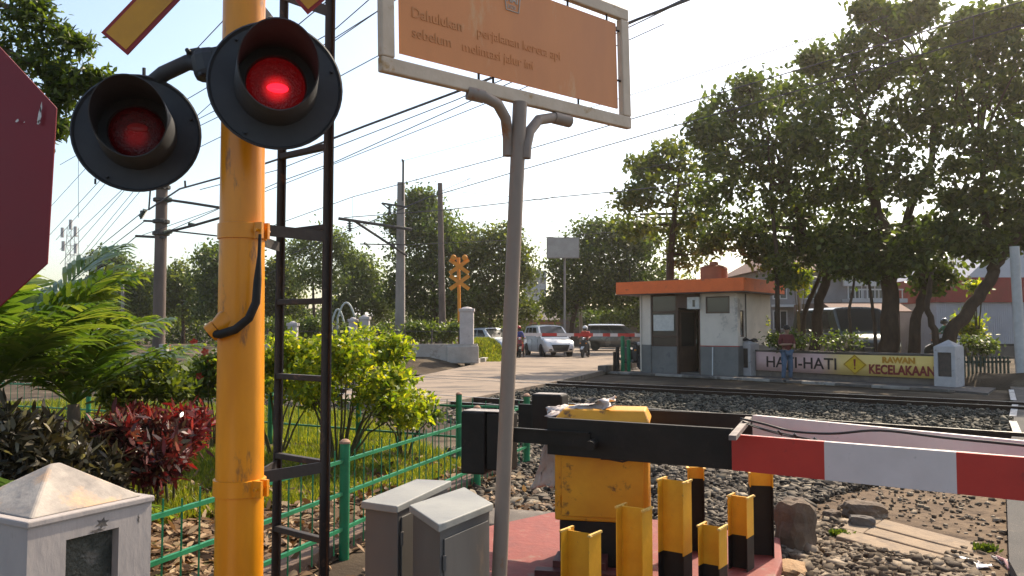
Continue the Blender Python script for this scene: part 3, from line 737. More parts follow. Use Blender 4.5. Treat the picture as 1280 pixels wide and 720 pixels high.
# ---------------------------------------------------------------- grey relay cabinets
def cabinet(label, front, left, right, back, zt, slope):
    t = thing('relay_cabinet', label, 'cabinet', (front.x, front.y, 0), group='grey steel cabinets behind the sign pole')
    c = (front + left + right + back) / 4
    ins = lambda p, k, z: Vector((c.x + (p.x - c.x) * k, c.y + (p.y - c.y) * k, z))
    zf = {0: zt, 1: zt, 2: zt, 3: zt}
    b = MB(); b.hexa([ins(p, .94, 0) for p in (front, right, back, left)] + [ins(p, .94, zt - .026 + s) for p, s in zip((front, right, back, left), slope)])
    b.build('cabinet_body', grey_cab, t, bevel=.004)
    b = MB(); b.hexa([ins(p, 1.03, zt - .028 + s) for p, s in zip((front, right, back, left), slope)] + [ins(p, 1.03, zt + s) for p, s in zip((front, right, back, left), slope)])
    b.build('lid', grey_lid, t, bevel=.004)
    # door seam and hinge on the face to the viewer
    fd = fr_dir(ins(front, .94, 0), ins(right, .94, 0) - ins(front, .94, 0)); L = (ins(right, .94, 0) - ins(front, .94, 0)).length
    m = MB(); m.box(.02, L - .02, -.006, -.0005, .05, zt - .06, fd); m.build('door', grey_cab, t, bevel=.002)
    hn = MB(); hn.box(L - .07, L - .045, -.02, -.0065, zt * .58, zt * .58 + .07, fd); hn.tube([fd(L - .058, -.012, zt * .58 + .05), fd(L - .058, -.03, zt * .58 + .05), fd(L - .058, -.03, zt * .58 + .015)], .006, 6); hn.build('handle', black_p, t)
    for zz in (.14, .5, .82): hn = MB(); hn.tube([fd(.018, -.008, zz), fd(.018, -.008, zz + .05)], .007, 8); hn.build('hinge', grey_cab, t)
    return t
cz = .985
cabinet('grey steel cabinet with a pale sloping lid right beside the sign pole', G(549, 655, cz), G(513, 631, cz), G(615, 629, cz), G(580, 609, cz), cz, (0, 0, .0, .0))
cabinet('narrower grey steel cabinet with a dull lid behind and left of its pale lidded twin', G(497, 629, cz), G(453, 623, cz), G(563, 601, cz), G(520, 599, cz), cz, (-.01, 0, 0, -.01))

# ---------------------------------------------------------------- green fences
def fence(label, posts, h, zr, group=None, pick=.135, post_r=.037, z0=0.06):
    t = thing('green_fence', label, 'fence', (posts[0][0], posts[0][1], 0), group=group)
    for p in posts:
        b = MB(); b.lathe([(post_r, 0), (post_r, h + .02), (post_r + .004, h + .021)], Fr((p[0], p[1], 0)), 14)
        o = b.build('post', green_f, t, autos=True)
        b = MB(); b.lathe([(post_r + .003, h + .0215), (post_r + .002, h + .035), (post_r * .6, h + .05), (0, h + .055)], Fr((p[0], p[1], 0)), 14)
        b.build('post_cap', mat('rusty_post_cap', (.35, .20, .13), (.22, .12, .08), 9, .8), o, autos=True)
    for p, q_ in zip(posts, posts[1:]):
        a, c = Vector((*p, 0)), Vector((*q_, 0)); L = (c - a).length; fr = fr_dir(a, c - a); b = MB()
        for z in zr: b.box(post_r, L - post_r, -.012, .012, z - .012, z + .012, fr)
        n = int(L / pick)
        for k in range(1, n):
            x = L * k / n; b.tube([fr(x, 0, z0), fr(x, 0, h - .03 + .02 * math.sin(k * 3.7))], .0055, 5)
        b.build('rail_panel', green_f, t)
    return t
fence('green steel picket fence running from the white pillar past the ladder to the cabinets', [(-2.32, 2.6), (-1.20, 5.8), (-.36, 8.3), (.18, 9.75)], .80, (.22, .47, .70))
fence('farther green picket fence along the back of the garden by the tracks', [(.18, 9.85), (-.66, 10.0), (-2.05, 10.75), (-3.45, 11.5), (-4.95, 12.3), (-7, 13.3), (-9.5, 14.3)], .80, (.30, .68), pick=.16)

# ---------------------------------------------------------------- red plinth and bollards
PLZ = .13
pl = [G(588, 662, PLZ), G(690, 640, PLZ), G(830, 650, PLZ), G(975, 672, PLZ), G(978, 700, PLZ), G(925, 830, PLZ), G(560, 800, PLZ)]
b = MB(); b.prism([(p.x, p.y) for p in pl], -.02, PLZ)
tag(b.build('concrete_plinth', redconc, base=(0.8, 5, 0), bevel=.012), 'low red painted concrete plinth carrying the barrier cabinet and bollards', 'plinth')
b = MB(); fr = Fr((.02, 6.55, 0), (.95, -.3, 0), (.3, .95, 0)); b.box(-.3, .65, -.25, .3, 0, .12, fr); b.box(-.15, .5, -.38, -.25, 0, .055, fr)
tag(b.build('stone_block', conc_d, base=(.1, 6.5, 0), bevel=.02), 'worn grey concrete step left behind the red plinth', 'block')
def bollard(pxl, pxr, ytop, yb, Y, label, ang=-.62, w=None, far=False):
    """H section steel post; yb: photo row where yellow turns black"""
    pL_, pR_ = U(pxl, ytop, Y), U(pxr, ytop, Y); w = (pR_.x - pL_.x) * .97; c = (pL_ + pR_) / 2; z1 = c.z; zb = U((pxl + pxr) / 2, yb, Y).z
    fr = fr_dir((c.x, c.y, 0), (math.cos(ang), math.sin(ang))); fl = .062; hw = (w / 2 - fl * abs(math.sin(ang))) / math.cos(ang); tk = .007
    b = MB()
    def prof(z0, za, mi):
        jit = lambda: random.uniform(-.006, .006) if mi == 0 else 0
        for x0, x1, y0, y1 in ((-hw, -hw + tk, -fl, fl), (hw - tk, hw, -fl, fl), (-hw + tk, hw - tk, -.004, .004)):
            vs = [fr(x, y, z0) for x, y in ((x0, y0), (x1, y0), (x1, y1), (x0, y1))] + [fr(x, y, za + jit()) for x, y in ((x0, y0), (x1, y0), (x1, y1), (x0, y1))]
            b.hexa(vs, mi)
    prof(PLZ, zb, 1); prof(zb, z1, 0)
    # burnt, lumpy top edge
    for k in range(3):
        x = random.choice((-hw, hw)); y = random.uniform(-fl, fl)
        b.lathe([(0.002, z1 - .012), (.012 + random.uniform(0, .005), z1 - .004), (.009, z1 + .004), (.001, z1 + .007)], Fr((0, 0, 0), (1, 0, 0)) if False else Fr(fr(x, y, 0), fr.u, fr.v), 7, mi=2)
    for s in (-1, 1):
        b.box(s * hw - .007, s * hw + .007, -fl - .002, fl + .002, z1 - .006, z1 + .005, fr, mi=2)
    o = b.build('bollard', [yellow_b, black_p, mat('bollard_cut_edge', (.80, .50, .12), (.6, .36, .08), 20, .6, bump=.3)], base=(c.x, c.y, PLZ))
    return tag(o, label, 'bollard', 'yellow and black steel beam bollards before the barrier')
bollard(700, 752, 664, 760, 4.25, 'short yellow steel beam bollard, the leftmost and nearest of its group')
bollard(769, 816, 634, 760, 4.55, 'tall yellow steel beam bollard second from the left, its black foot out of view')
bollard(821, 865, 600, 690, 4.85, 'tallest yellow steel beam bollard with black foot, in the middle of its group')
bollard(871, 910, 657, 706, 4.7, 'shortest yellow bollard with black foot, just right of the tallest one')
bollard(908, 943, 620, 669, 5.15, 'medium yellow bollard with black lower half below the black and red joint of the boom')
bollard(857, 882, 584, 598, 5.55, 'mostly black bollard with a thin yellow top behind the tallest yellow one', ang=-.2)
bollard(934, 967, 590, 607, 5.45, 'mostly black bollard with yellow head, the rightmost of its group', ang=-.2)

# ---------------------------------------------------------------- barrier machine with its double boom
bar = thing('barrier_gate', 'yellow barrier cabinet carrying a lowered double boom in black, red and white', 'barrier', (.58, 5.3, PLZ))
zb = U(735, 525.5, 5.0).z
F0, F1 = G(684, 522, zb), G(914, 536, zb)
zr_ = zb - .028
E0, E1 = G(914, 543, zr_), G(1280, 572, zr_)
Edir = (E1 - E0).normalized()
hb = .232; hr = .200
fA = fr_dir((F0.x, F0.y, 0), F1 - F0); LA = (F1 - F0).to_2d().length
b = MB(); b.box(0, LA, 0, .035, zb - hb, zb, fA); b.box(-.0, LA, .035, .06, zb - .01, zb - .003, fA)
b.build('counter_arm', black_p, bar, bevel=.003)
b = MB(); b.box(-.62, .30, -.012, -.001, zb - .17, zb - .075, fA); b.box(-.62, .30, -.03, -.012, zb - .085, zb - .075, fA)
b.build('counter_arm', black_p, bar)
fE = fr_dir((E0.x, E0.y, 0), Edir)
s0 = .003
seg = [E0, G(1030, 552.2, zr_), G(1195, 565.3, zr_), None]
Ls = [0, (seg[1] - E0).dot(Edir), (seg[2] - E0).dot(Edir), (seg[2] - E0).dot(Edir) + 1.0, (seg[2] - E0).dot(Edir) + 2.2]
b = MB()
for k in range(4): b.box(Ls[k] + (.002 if k == 0 else 0), Ls[k + 1], 0, .028, zr_ - hr, zr_, fE, mi=k % 2)
b.build('boom', [red_p, white_p], bar)
b = MB()
for k in range(4): b.box(Ls[k] + .002, Ls[k + 1], .028, .045, zr_ - .006, zr_ - .0005, fE, mi=0)
b.build('boom_edge', white_p, bar)
# rear arm
K0, K1, K2 = G(800, 512, zb), G(940, 518.5, zb), G(1280, 551, zb)
fK = fr_dir((K0.x, K0.y, 0), K1 - K0); LK = (K1 - K0).to_2d().length
b = MB(); b.box(-.95, LK, 0, .03, zb - hb, zb, fK); b.build('counter_arm', black_p, bar, bevel=.003)
fK2 = fr_dir((K1.x, K1.y, 0), K2 - K1); LK2 = (K2 - K1).to_2d().length
b = MB(); b.box(.003, LK2 * 1.0, 0, .028, zb - .02 - hr, zb - .002, fK2); b.box(.003, LK2, .028, .045, zb - .012, zb - .0025, fK2)
b.build('boom', white_p, bar)
b = MB(); fx = fr_dir((G(915, 544, zb).x, G(915, 544, zb).y, 0), G(936, 520, zb) - G(915, 544, zb)); Lx = (G(936, 520, zb) - G(915, 544, zb)).to_2d().length
b.box(.02, Lx, -.02, .02, zb - .03, zb - .004, fx); b.build('cross_bar', mat('worn_bar', (.30, .24, .20), (.14, .11, .10), 9, .6), bar)
# cabinet
fc = fr_dir((.275, 5.22, 0), (.975, -.20)); CW, CD = .60, .36; zc0, zc1 = .415, zb - .03
b = MB(); b.box(0, CW, 0, CD, zc0, zc1, fc)
cab = b.build('cabinet', yellow_m, bar, bevel=.012)
b = MB(); b.hexa([fc(x, y, zc1 + .0005) for x, y in ((-.012, -.012), (CW + .012, -.012), (CW + .012, CD + .012), (-.012, CD + .012))] + [fc(x, y, zc1 + .075) for x, y in ((.05, .05), (CW - .02, .05), (CW - .02, CD - .02), (.05, CD - .02))])
b.build('cabinet_lid', yellow_m, cab, bevel=.01)
b = MB(); b.box(.045, CW - .03, -.012, -.0005, zc0 + .03, zc1 - .04, fc); b.build('cabinet_door', yellow_m, cab, bevel=.005)
b = MB()
for z in (zc0 + .09, zc1 - .14): b.tube([fc(.032, -.012, z), fc(.032, -.012, z + .07)], .009, 8)
b.build('hinge', yellow_m, cab)
b = MB(); b.box(.30, .52, -.016, -.0125, zc1 - .235, zc1 - .225, fc); b.tube([fc(.31, -.03, zc1 - .17), fc(.34, -.035, zc1 - .225), fc(.44, -.04, zc1 - .24), fc(.50, -.03, zc1 - .22)], .006, 6); b.box(.29, .33, -.03, -.0125, zc1 - .19, zc1 - .15, fc)
b.build('door_handle', mat('dark_iron', (.06, .04, .03), (.03, .022, .018), 9, .7), cab)
b = MB(); b.box(.03, CW - .02, .01, CD - .01, PLZ, zc0 - .0005, fc); b.build('base_frame', black_p, bar, bevel=.006)
b = MB(); b.tube([fc(.30, .10, zb - .14), fc(.26, -.30, zb - .14)], .03, 12); b.tube([fc(.3, CD - .02, zb - .14), fc(.36, CD + .35, zb - .14)], .03, 12); b.build('pivot_shaft', black_p, bar)
b = MB()
for k in range(2):
    b.box(.02 + k * .2, .14 + k * .2, -.22, -.0, PLZ, PLZ + .09, fc)
b.box(-.08, .62, -.30, -.222, PLZ, PLZ + .05, fc)
b.build('base_channel', mat('maroon_steel', (.10, .022, .02), (.05, .015, .015), 6, .6), bar)
# counterweights
def cweight(px0, px1, y0, y1, Y, two):
    a, c = U(px0, y0, Y), U(px1, y0, Y); zt_ = a.z; z0_ = U(px0, y1, Y).z; fr = fr_dir((a.x, a.y, 0), (.93, -.36)); W = (c.x - a.x)
    b = MB()
    if two: b.box(0, W * .5, 0, .16, z0_, zt_, fr); b.box(W * .5 + .008, W * 1.0, .01, .17, z0_ + .03, zt_ - .006, fr)
    else: b.box(0, W, 0, .17, z0_, zt_, fr)
    o = b.build('counterweight', black_p, bar, bevel=.012)
    m = MB(); m.box(.012, W - .012, .012, .15, zt_ + .0005, zt_ + .005, fr); m.build('counterweight_top', mat('weight_top', (.34, .30, .27), (.2, .17, .15), 8, .6), o)
cweight(576, 640, 514, 592, 5.34, True)
cweight(664, 704, 493, 545, 6.0, False)
# black cables over the boom
def cable(name, pts, r, m, parent=None, label=None, cat=None, group=None):
    b = MB(); P_ = [Vector(p) for p in pts]
    # smooth
    Q = []
    for i in range(len(P_) - 1):
        p0 = P_[max(i - 1, 0)]; p1 = P_[i]; p2 = P_[i + 1]; p3 = P_[min(i + 2, len(P_) - 1)]
        for k in range(6):
            t_ = k / 6; Q.append(.5 * ((2 * p1) + (p2 - p0) * t_ + (2 * p0 - 5 * p1 + 4 * p2 - p3) * t_ ** 2 + (-p0 + 3 * p1 - 3 * p2 + p3) * t_ ** 3))
    Q.append(P_[-1]); b.tube(Q, r, 6)
    if parent: return b.build(name, m, parent, smooth=True)
    o = b.build(name, m, base=P_[0], smooth=True)
    return tag(o, label, cat, group)
rub = mat('black_cable', (.012, .012, .012), (.02, .02, .02), 9, .5, bump=0)
cable('boom_cable', [U(925, 523, 4.95), U(955, 530, 4.9), U(990, 539, 4.85), U(1040, 542, 4.6), U(1100, 538, 4.45), U(1180, 547, 4.2), U(1280, 557, 3.97), U(1400, 572, 3.6)], .008, rub, bar)
cable('boom_cable', [U(925, 525, 4.9), U(945, 533, 4.85), U(975, 541, 4.6), U(1020, 550, 4.4), U(1060, 555, 4.33), U(1160, 561.5, 4.12), U(1250, 569.5, 3.95), U(1400, 586, 3.5)], .0045, rub, bar)
cable('boom_cable', [U(928, 528, 4.9), U(950, 536, 4.8), U(985, 545, 4.6), U(1030, 552, 4.3)], .004, rub, bar)
b = MB()
for px, py, Y in ((975, 541, 4.6), (995, 545, 4.5), (1020, 550, 4.4)):
    p = U(px, py, Y); b.tube([p + Vector((-.012, 0, .012)), p + Vector((.012, 0, -.012))], .007, 6)
b.build('cable_tie', rub, bar)
# plastic sheets
def crumple(name, corners, n, amp, seed, m, label, cat, drape=None):
    a, b_, c, d = [Vector(x) for x in corners]; vs = []; 
    for j in range(n + 1):
        for i in range(n + 1):
            u, v = i / n, j / n; p = (a * (1 - u) + b_ * u) * (1 - v) + (d * (1 - u) + c * u) * v
            q = Vector((u * 3.1 + seed, v * 3.1, seed)); p = p + Vector((noise.noise(q), noise.noise(q + Vector((9, 2, 1))), noise.noise(q + Vector((3, 8, 5))))) * amp + Vector((noise.noise(q * 3.3), noise.noise(q * 3.3 + Vector((5, 5, 5))), abs(noise.noise(q * 3.1)) )) * amp * .5
            vs.append(p)
    mb = MB(); mb.add(vs, [(j * (n + 1) + i, j * (n + 1) + i + 1, (j + 1) * (n + 1) + i + 1, (j + 1) * (n + 1) + i) for j in range(n) for i in range(n)])
    o = mb.build(name, m, base=tuple(a), smooth=True); so = o.modifiers.new('thick', 'SOLIDIFY'); so.thickness = .003
    return tag(o, label, cat)
plas = mat('dusty_plastic', (.56, .47, .42), (.44, .36, .32), 6, .45, bump=.3, bscale=25, c3=(.30, .25, .22), c3scale=8, c3amt=.3)
crumple('plastic_sheet', [fc(-.08, .12, zc1 + .03), fc(.36, .02, zc1 + .10), fc(.36, .30, zc1 + .13), fc(-.10, .34, zc1 + .03)], 18, .045, 2.2, plas, 'crumpled dirty white plastic sheet lying on the yellow cabinet lid', 'plastic sheet')
crumple('plastic_sheet', [U(664, 612, 5.45), U(699, 606, 5.35), U(700, 562, 5.32), U(681, 555, 5.38)], 16, .035, 5.1, plas, 'pale plastic sheet hanging against the left side of the yellow cabinet', 'plastic sheet')
crumple('cloth', [fc(.10, .10, zc1 + .115), fc(.26, .08, zc1 + .12), fc(.28, .2, zc1 + .14), fc(.10, .22, zc1 + .13)], 10, .03, 8.1, black_p, 'dark rag tucked into the plastic sheet on the barrier cabinet', 'rag')

# ---------------------------------------------------------------- stones, slab, litter at the right
def rock(label, pts_px, Y, h, m, name='rock', seed=0, kind=None):
    c = G(*pts_px); bm = bmesh.new(); bmesh.ops.create_icosphere(bm, subdivisions=3, radius=.5)
    sx, sy, sz = Y
    for v in bm.verts:
        p = v.co.normalized(); k = max(abs(p.x), abs(p.y), abs(p.z)); q_ = p / k * .5
        q_ = q_ * .72 + p * .5 * .28; d = noise.noise(p * 2.2 + Vector((seed, 0, 0))) * .10 + noise.noise(p * 6 + Vector((seed, 3, 0))) * .03
        q_ += p * d; v.co = Vector((q_.x * sx, q_.y * sy, q_.z * sz + sz * .42))
    bmesh.ops.rotate(bm, cent=(0, 0, 0), matrix=Matrix.Rotation(h, 3, 'Z'), verts=bm.verts)
    me = bpy.data.meshes.new('r'); bm.to_mesh(me); bm.free()
    o = link_mesh(name, me, m); o.location = c
    return tag(o, label, 'stone')
rk = mat('brown_rock', (.17, .12, .082), (.10, .07, .05), 5, .95, bump=.6, bscale=25, c3=(.33, .27, .2), c3scale=5, c3amt=.3)
rock('large squared brown stone block standing on end beside the red plinth', (995, 690), (.24, .24, .42), .35, rk, name='stone_block', seed=3)
rock('flat orange brown brick at the lower edge just right of the plinth', (992, 722), (.16, .30, .10), -.35, mat('brick_rock', (.36, .22, .11), (.26, .16, .08), 6, .9, bump=.5), name='brick', seed=5)
rock('rounded brown rock at the upper left corner of the concrete slab', (1080, 650), (.34, .22, .17), .1, rk, seed=9)
rock('small pale stone between the large block and the concrete slab', (1040, 650), (.15, .11, .09), .5, pebble_m if False else rk, seed=12)
rock('mossy small rock leaning on the slab corner', (1078, 662), (.2, .13, .12), -.3, conc_d, seed=15)
sl0, sl1, sl2, sl3 = G(1042, 676, 0), G(1080, 648, 0), G(1262, 690, 0), G(1205, 716, 0)
sp = [Vector(p) for p in (sl0, sl1, sl2, sl3)]; sp = [p + Vector((0, 0, .02)) for p in sp]
slb = thing('concrete_slab', 'broken sunlit concrete slab with two long grooves half sunk in the dirt', 'slab', sp[0])
def slp(u, v, z): a = sp[0] * (1 - u) + sp[3] * u; c = sp[1] * (1 - u) + sp[2] * u; q = a * (1 - v) + c * v; return Vector((q.x, q.y, z - .035 * u))
cs = mat('sunlit_slab', (.30, .215, .14), (.22, .155, .10), 5, .9, bump=.35, c3=(.2, .145, .1), c3scale=4, c3amt=.45)  # tan concrete with random darker patches
b = MB()
def strip(v0, v1, u0, u1, z=.045):
    b.hexa([slp(u0, v0, -.02), slp(u1, v0, -.02), slp(u1, v1, -.02), slp(u0, v1, -.02), slp(u0, v0, z), slp(u1, v0, z), slp(u1, v1, z), slp(u0, v1, z)])
strip(0, .30, .02, .80); strip(.34, .60, .16, .95); strip(.64, .98, .16, .88); strip(.301, .98, -.02, .158); 
b.build('slab_panel', cs, slb, bevel=.012)
def litter(px, py, s, m, label, seed, cat='litter'):
    p = G(px, py, .01)
    return crumple('litter', [p, p + Vector((s, .0, .03)), p + Vector((s, s * .9, .01)), p + Vector((0, s, .04))], 8, s * .22, seed, m, label, cat)
wl = mat('white_litter', (.72, .68, .66), (.5, .45, .45), 8, .5, bump=.2)
litter(1216, 712, .13, wl, 'crumpled white wrapper on the dirt near the lower right corner', 1.4)
litter(1250, 706, .10, mat('grey_litter', (.3, .27, .26), (.2, .18, .18), 8, .5), 'grey crushed cup lying right of the white wrapper', 4.4)
b = MB(); b.tube([G(1246, 696, .03), G(1256, 700, .05), G(1262, 712, .02)], .012, 8)
tag(b.build('litter', mat('pink_litter', (.5, .28, .27), (.4, .2, .2), 8, .5), base=G(1250, 702)), 'thin pinkish white strip of plastic standing in the dirt', 'litter')
for (px, py, n, lab) in ((1232, 690, 260, 'small green weed tuft right of the concrete slab'), (1052, 672, 240, 'small green weed tuft at the left corner of the concrete slab'), (935, 715, 0, ''), (1085, 612, 0, '')):
    if not n: continue
    p = G(px, py); c = np.array([(p.x, p.y, .01)]) + rng.normal(0, .024, (n, 3)) * [1.4, 1, .2]
    c[:, 2] = np.abs(c[:, 2]); ax = rng.normal(0, .5, (n, 3)); ax[:, 2] = 1
    tag(link_mesh('weed', fast_mesh(leaf_verts(c, .05, .02, axis=ax), 6), foliage_h, base=tuple(p)), lab, 'weed')
# ================================================================ VEGETATION
def tree(name, label, cat, base, trunks, lobes, nleaf, L, W, leaf, barkm=None, group=None, twigs=5, droop=.15, clump=.30, nclump=60, limb=.10, up=.4, crownname='crown', shell=.75):
    """trunks: list of [(point, radius), ...] paths; lobes: (centre, radius xyz)"""
    base = Vector(base); t = thing(name, label, cat, base, group=group)
    tb = MB(); nodes = []
    for path in trunks:
        pts = [Vector(p) for p, r in path]; rs = [r for p, r in path]
        # refine with wiggle
        Q = []; RR = []
        for i in range(len(pts) - 1):
            for k in range(5):
                f = k / 5; j = Vector((noise.noise(pts[i] * .7 + Vector((f * 3, 1, 0))), noise.noise(pts[i] * .7 + Vector((f * 3, 5, 2))), 0)) * rs[i] * .7 * (1 if (i or k) else 0)
                Q.append(pts[i].lerp(pts[i + 1], f) + j); RR.append(rs[i] * (1 - f) + rs[i + 1] * f)
        Q.append(pts[-1]); RR.append(rs[-1]); RR[0] *= 1.35
        tb.tube(Q, RR, 9); nodes += [(Q[i], RR[i]) for i in range(len(Q) // 3, len(Q))]
    C = []
    for c, r in lobes:
        c = Vector(c); r = Vector(r) if not isinstance(r, (int, float)) else Vector((r, r, r * .85))
        low = [nn for nn in nodes if nn[0].z < c.z + .2] or nodes
        s, sr = min(low, key=lambda q: (q[0] - c).length + .3 * abs(c.z - q[0].z))
        if (s - c).length > .25:
            r0 = min(sr * .7, limb * 1.0) ; mid = s.lerp(c, .5) + Vector((random.uniform(-.15, .15), random.uniform(-.15, .15), .10)) * (s - c).length
            tb.tube(bez(s, mid, c, 7), [r0 * (1 - .75 * k / 7) for k in range(8)], 6)
        for k in range(twigs):
            d = Vector((random.gauss(0, 1), random.gauss(0, 1), random.gauss(0, 1))).normalized()
            e = c + Vector((d.x * r.x, d.y * r.y, d.z * r.z)) * .8
            tb.tube(bez(c - (c - s) * .15, c.lerp(e, .5) + Vector((0, 0, .08)), e, 4), [limb * .3, limb * .25, limb * .2, limb * .12, limb * .06], 4)
        n = max(4, int(nclump)); d = unit(n); rad = rng.uniform(shell ** 3, 1.0, n) ** (1 / 3) if shell else rng.uniform(0, 1, n) ** .33
        rad = np.where(rng.random(n) < .35, rng.uniform(.2, 1.0, n), rad)
        C.append(np.array(c)[None] + d * rad[:, None] * np.array(r)[None])
    tb.build('trunk', barkm or bark, t, smooth=True)
    C = np.concatenate(C); k = rng.integers(0, len(C), nleaf); off = rng.normal(0, 1, (nleaf, 3)) * clump * np.array([1, 1, .7]) * rng.uniform(.5, 1.1, (len(C), 1))[k]
    P_ = C[k] + off; P_ = P_[P_[:, 2] > base.z + .02]
    me = fast_mesh(leaf_verts(P_, L, W, up=up, droop=droop), 6)
    link_mesh(crownname, me, leaf, t)
    return t
def lobe_px(l): return [(U(px, py, Y), (rp * Y / 1000, rp * Y / 1000 * (1 if len(x_) < 1 else 1), (rp * Y / 1000) * .85)) for (px, py, Y, rp, *x_) in l]
GT = 'large dark trees behind the painted wall'
# right-hand group, left to right
def gz(px, py, Y): return U(px, py, Y)
Y = 31
tree('broadleaf_tree', 'loose crowned tree rising behind the flat roof of the guard booth', 'tree', (U(838, 400, Y).x, Y, 0),
     [[((U(838, 400, Y).x, Y, 0), .16), (U(838, 330, Y), .14), (U(842, 270, Y), .10), (U(850, 215, Y), .06)]],
     lobe_px([(800, 210, Y, 22), (842, 195, Y, 26), (788, 250, Y - 1, 20), (825, 240, Y - 1, 30), (865, 230, Y, 32), (795, 285, Y, 18), (835, 285, Y + 1, 28), (870, 280, Y, 30), (860, 320, Y, 24), (900, 205, Y, 26), (820, 205, Y, 14)]),
     6000, .22, .13, foliage_m, group=GT, clump=.27, nclump=20, limb=.07)
Y = 27.5
tree('broadleaf_tree', 'dark tree leaning up from behind the low wall, its twin trunks right of the booth', 'tree', (U(1016, 440, Y).x, Y, .3),
     [[((U(1016, 440, Y).x, Y, .3), .20), (U(1022, 395, Y), .17), (U(1032, 345, Y), .15), (U(1010, 300, Y), .12), (U(985, 240, Y), .08)],
      [((U(1000, 440, Y + .6).x, Y + .6, .3), .10), (U(1005, 395, Y + .6), .085), (U(1022, 350, Y + .6), .07), (U(1040, 300, Y + .5), .05)]],
     lobe_px([(905, 140, Y, 30), (880, 165, Y - 1, 22), (945, 150, Y, 38), (915, 195, Y - 1, 38), (965, 120, Y + 1, 36), (990, 170, Y, 42), (950, 215, Y, 42), (1000, 230, Y - 1, 42), (900, 245, Y, 36), (930, 285, Y, 30), (975, 270, Y + 1, 36), (1020, 270, Y, 34), (955, 315, Y, 22), (1000, 315, Y, 24), (1035, 305, Y - 1, 24), (890, 300, Y + 1, 22), (1010, 115, Y + 1, 30), (935, 105, Y, 18)]),
     13000, .22, .13, foliage_d, group=GT, clump=.25, nclump=27, limb=.10)
Y = 25.5
tree('broadleaf_tree', 'tallest dark tree with the thickest trunk, in the middle behind the painted wall', 'tree', (U(1110, 445, Y).x, Y, .3),
     [[((U(1108, 445, Y).x, Y, .3), .34), (U(1112, 400, Y), .27), (U(1116, 340, Y), .24), (U(1108, 290, Y), .19), (U(1085, 230, Y), .13), (U(1080, 150, Y), .08)],
      [(U(1114, 330, Y), .16), (U(1135, 270, Y), .13), (U(1165, 200, Y), .10), (U(1170, 120, Y), .07)],
      [((U(1140, 442, Y - .4).x, Y - .4, .3), .20), (U(1146, 400, Y - .4), .16), (U(1158, 360, Y - .3), .13), (U(1150, 310, Y - .2), .10), (U(1140, 270, Y), .08)]],
     lobe_px([(1065, 75, Y, 38), (1100, 40, Y, 38), (1135, 25, Y, 26), (1085, 12, Y, 16), (1050, 130, Y, 42), (1100, 105, Y, 44), (1150, 80, Y + 1, 44), (1060, 190, Y - 1, 42), (1110, 165, Y, 44), (1160, 140, Y, 44), (1040, 240, Y, 34), (1085, 245, Y + 1, 38), (1130, 225, Y - 1, 38), (1065, 295, Y, 28), (1100, 310, Y, 22), (1135, 320, Y - 1, 28), (1165, 345, Y, 24), (1020, 75, Y + 1, 18), (1150, 10, Y, 16), (1145, 290, Y, 26), (1005, 175, Y, 30)]),
     17500, .22, .135, foliage_d, group=GT, clump=.25, nclump=29, limb=.13)
Y = 24
tree('broadleaf_tree', 'dark tree with a trunk slanting strongly to the right behind the right white pillar', 'tree', (U(1182, 440, Y).x, Y, .3),
     [[((U(1180, 440, Y).x, Y, .3), .22), (U(1190, 415, Y), .20), (U(1222, 372, Y), .18), (U(1243, 340, Y), .17), (U(1240, 315, Y), .13), (U(1232, 270, Y), .10), (U(1225, 180, Y), .07)],
      [(U(1243, 338, Y), .12), (U(1262, 310, Y), .10), (U(1285, 280, Y), .08), (U(1300, 200, Y), .06)],
      [((U(1178, 436, Y).x, Y, .4), .12), (U(1168, 412, Y), .10), (U(1158, 385, Y), .085), (U(1164, 340, Y), .07)]],
     lobe_px([(1200, 60, Y, 38), (1245, 60, Y, 42), (1290, 55, Y, 44), (1190, 120, Y, 44), (1240, 130, Y + 1, 50), (1290, 130, Y, 50), (1200, 190, Y, 40), (1250, 200, Y - 1, 44), (1300, 200, Y, 46), (1215, 250, Y, 34), (1260, 262, Y, 34), (1300, 265, Y, 36), (1190, 295, Y, 24), (1228, 305, Y, 22), (1210, 30, Y, 18), (1255, 22, Y, 20), (1275, 295, Y + 1, 16), (1340, 120, Y, 60), (1350, 220, Y, 60)]),
     17000, .22, .135, foliage_d, group=GT, clump=.26, nclump=29, limb=.11)
# thin trees at the booth's right
Y = 26.5
tree('slender_tree', 'thin straight trunk tree standing directly behind the person at the wall', 'tree', (U(974, 440, Y).x, Y, .3),
     [[((U(974, 440, Y).x, Y, .3), .085), (U(972, 340, Y), .075), (U(965, 250, Y), .06), (U(960, 170, Y), .03)]],
     lobe_px([(968, 250, Y, 16), (975, 330, Y, 12), (985, 345, Y, 11), (955, 215, Y, 14)]), 1600, .17, .10, foliage_m, group=GT, clump=.25, nclump=12, limb=.03)
Y = 25.2
tree('slender_tree', 'young tree with a thin leaning trunk in front of the dark van', 'tree', (U(1075, 440, Y).x, Y, .3),
     [[((U(1066, 440, Y).x, Y, .3), .05), (U(1062, 390, Y), .045), (U(1068, 350, Y), .035), (U(1075, 300, Y), .02)],
      [((U(1096, 440, Y).x, Y, .3), .06), (U(1092, 390, Y), .05), (U(1086, 350, Y), .04), (U(1078, 305, Y), .025)]],
     lobe_px([(1072, 335, Y, 18), (1050, 330, Y, 14), (1092, 335, Y, 14), (1075, 310, Y, 18)]), 2600, .17, .10, foliage_d, group=GT, clump=.25, nclump=14, limb=.03)
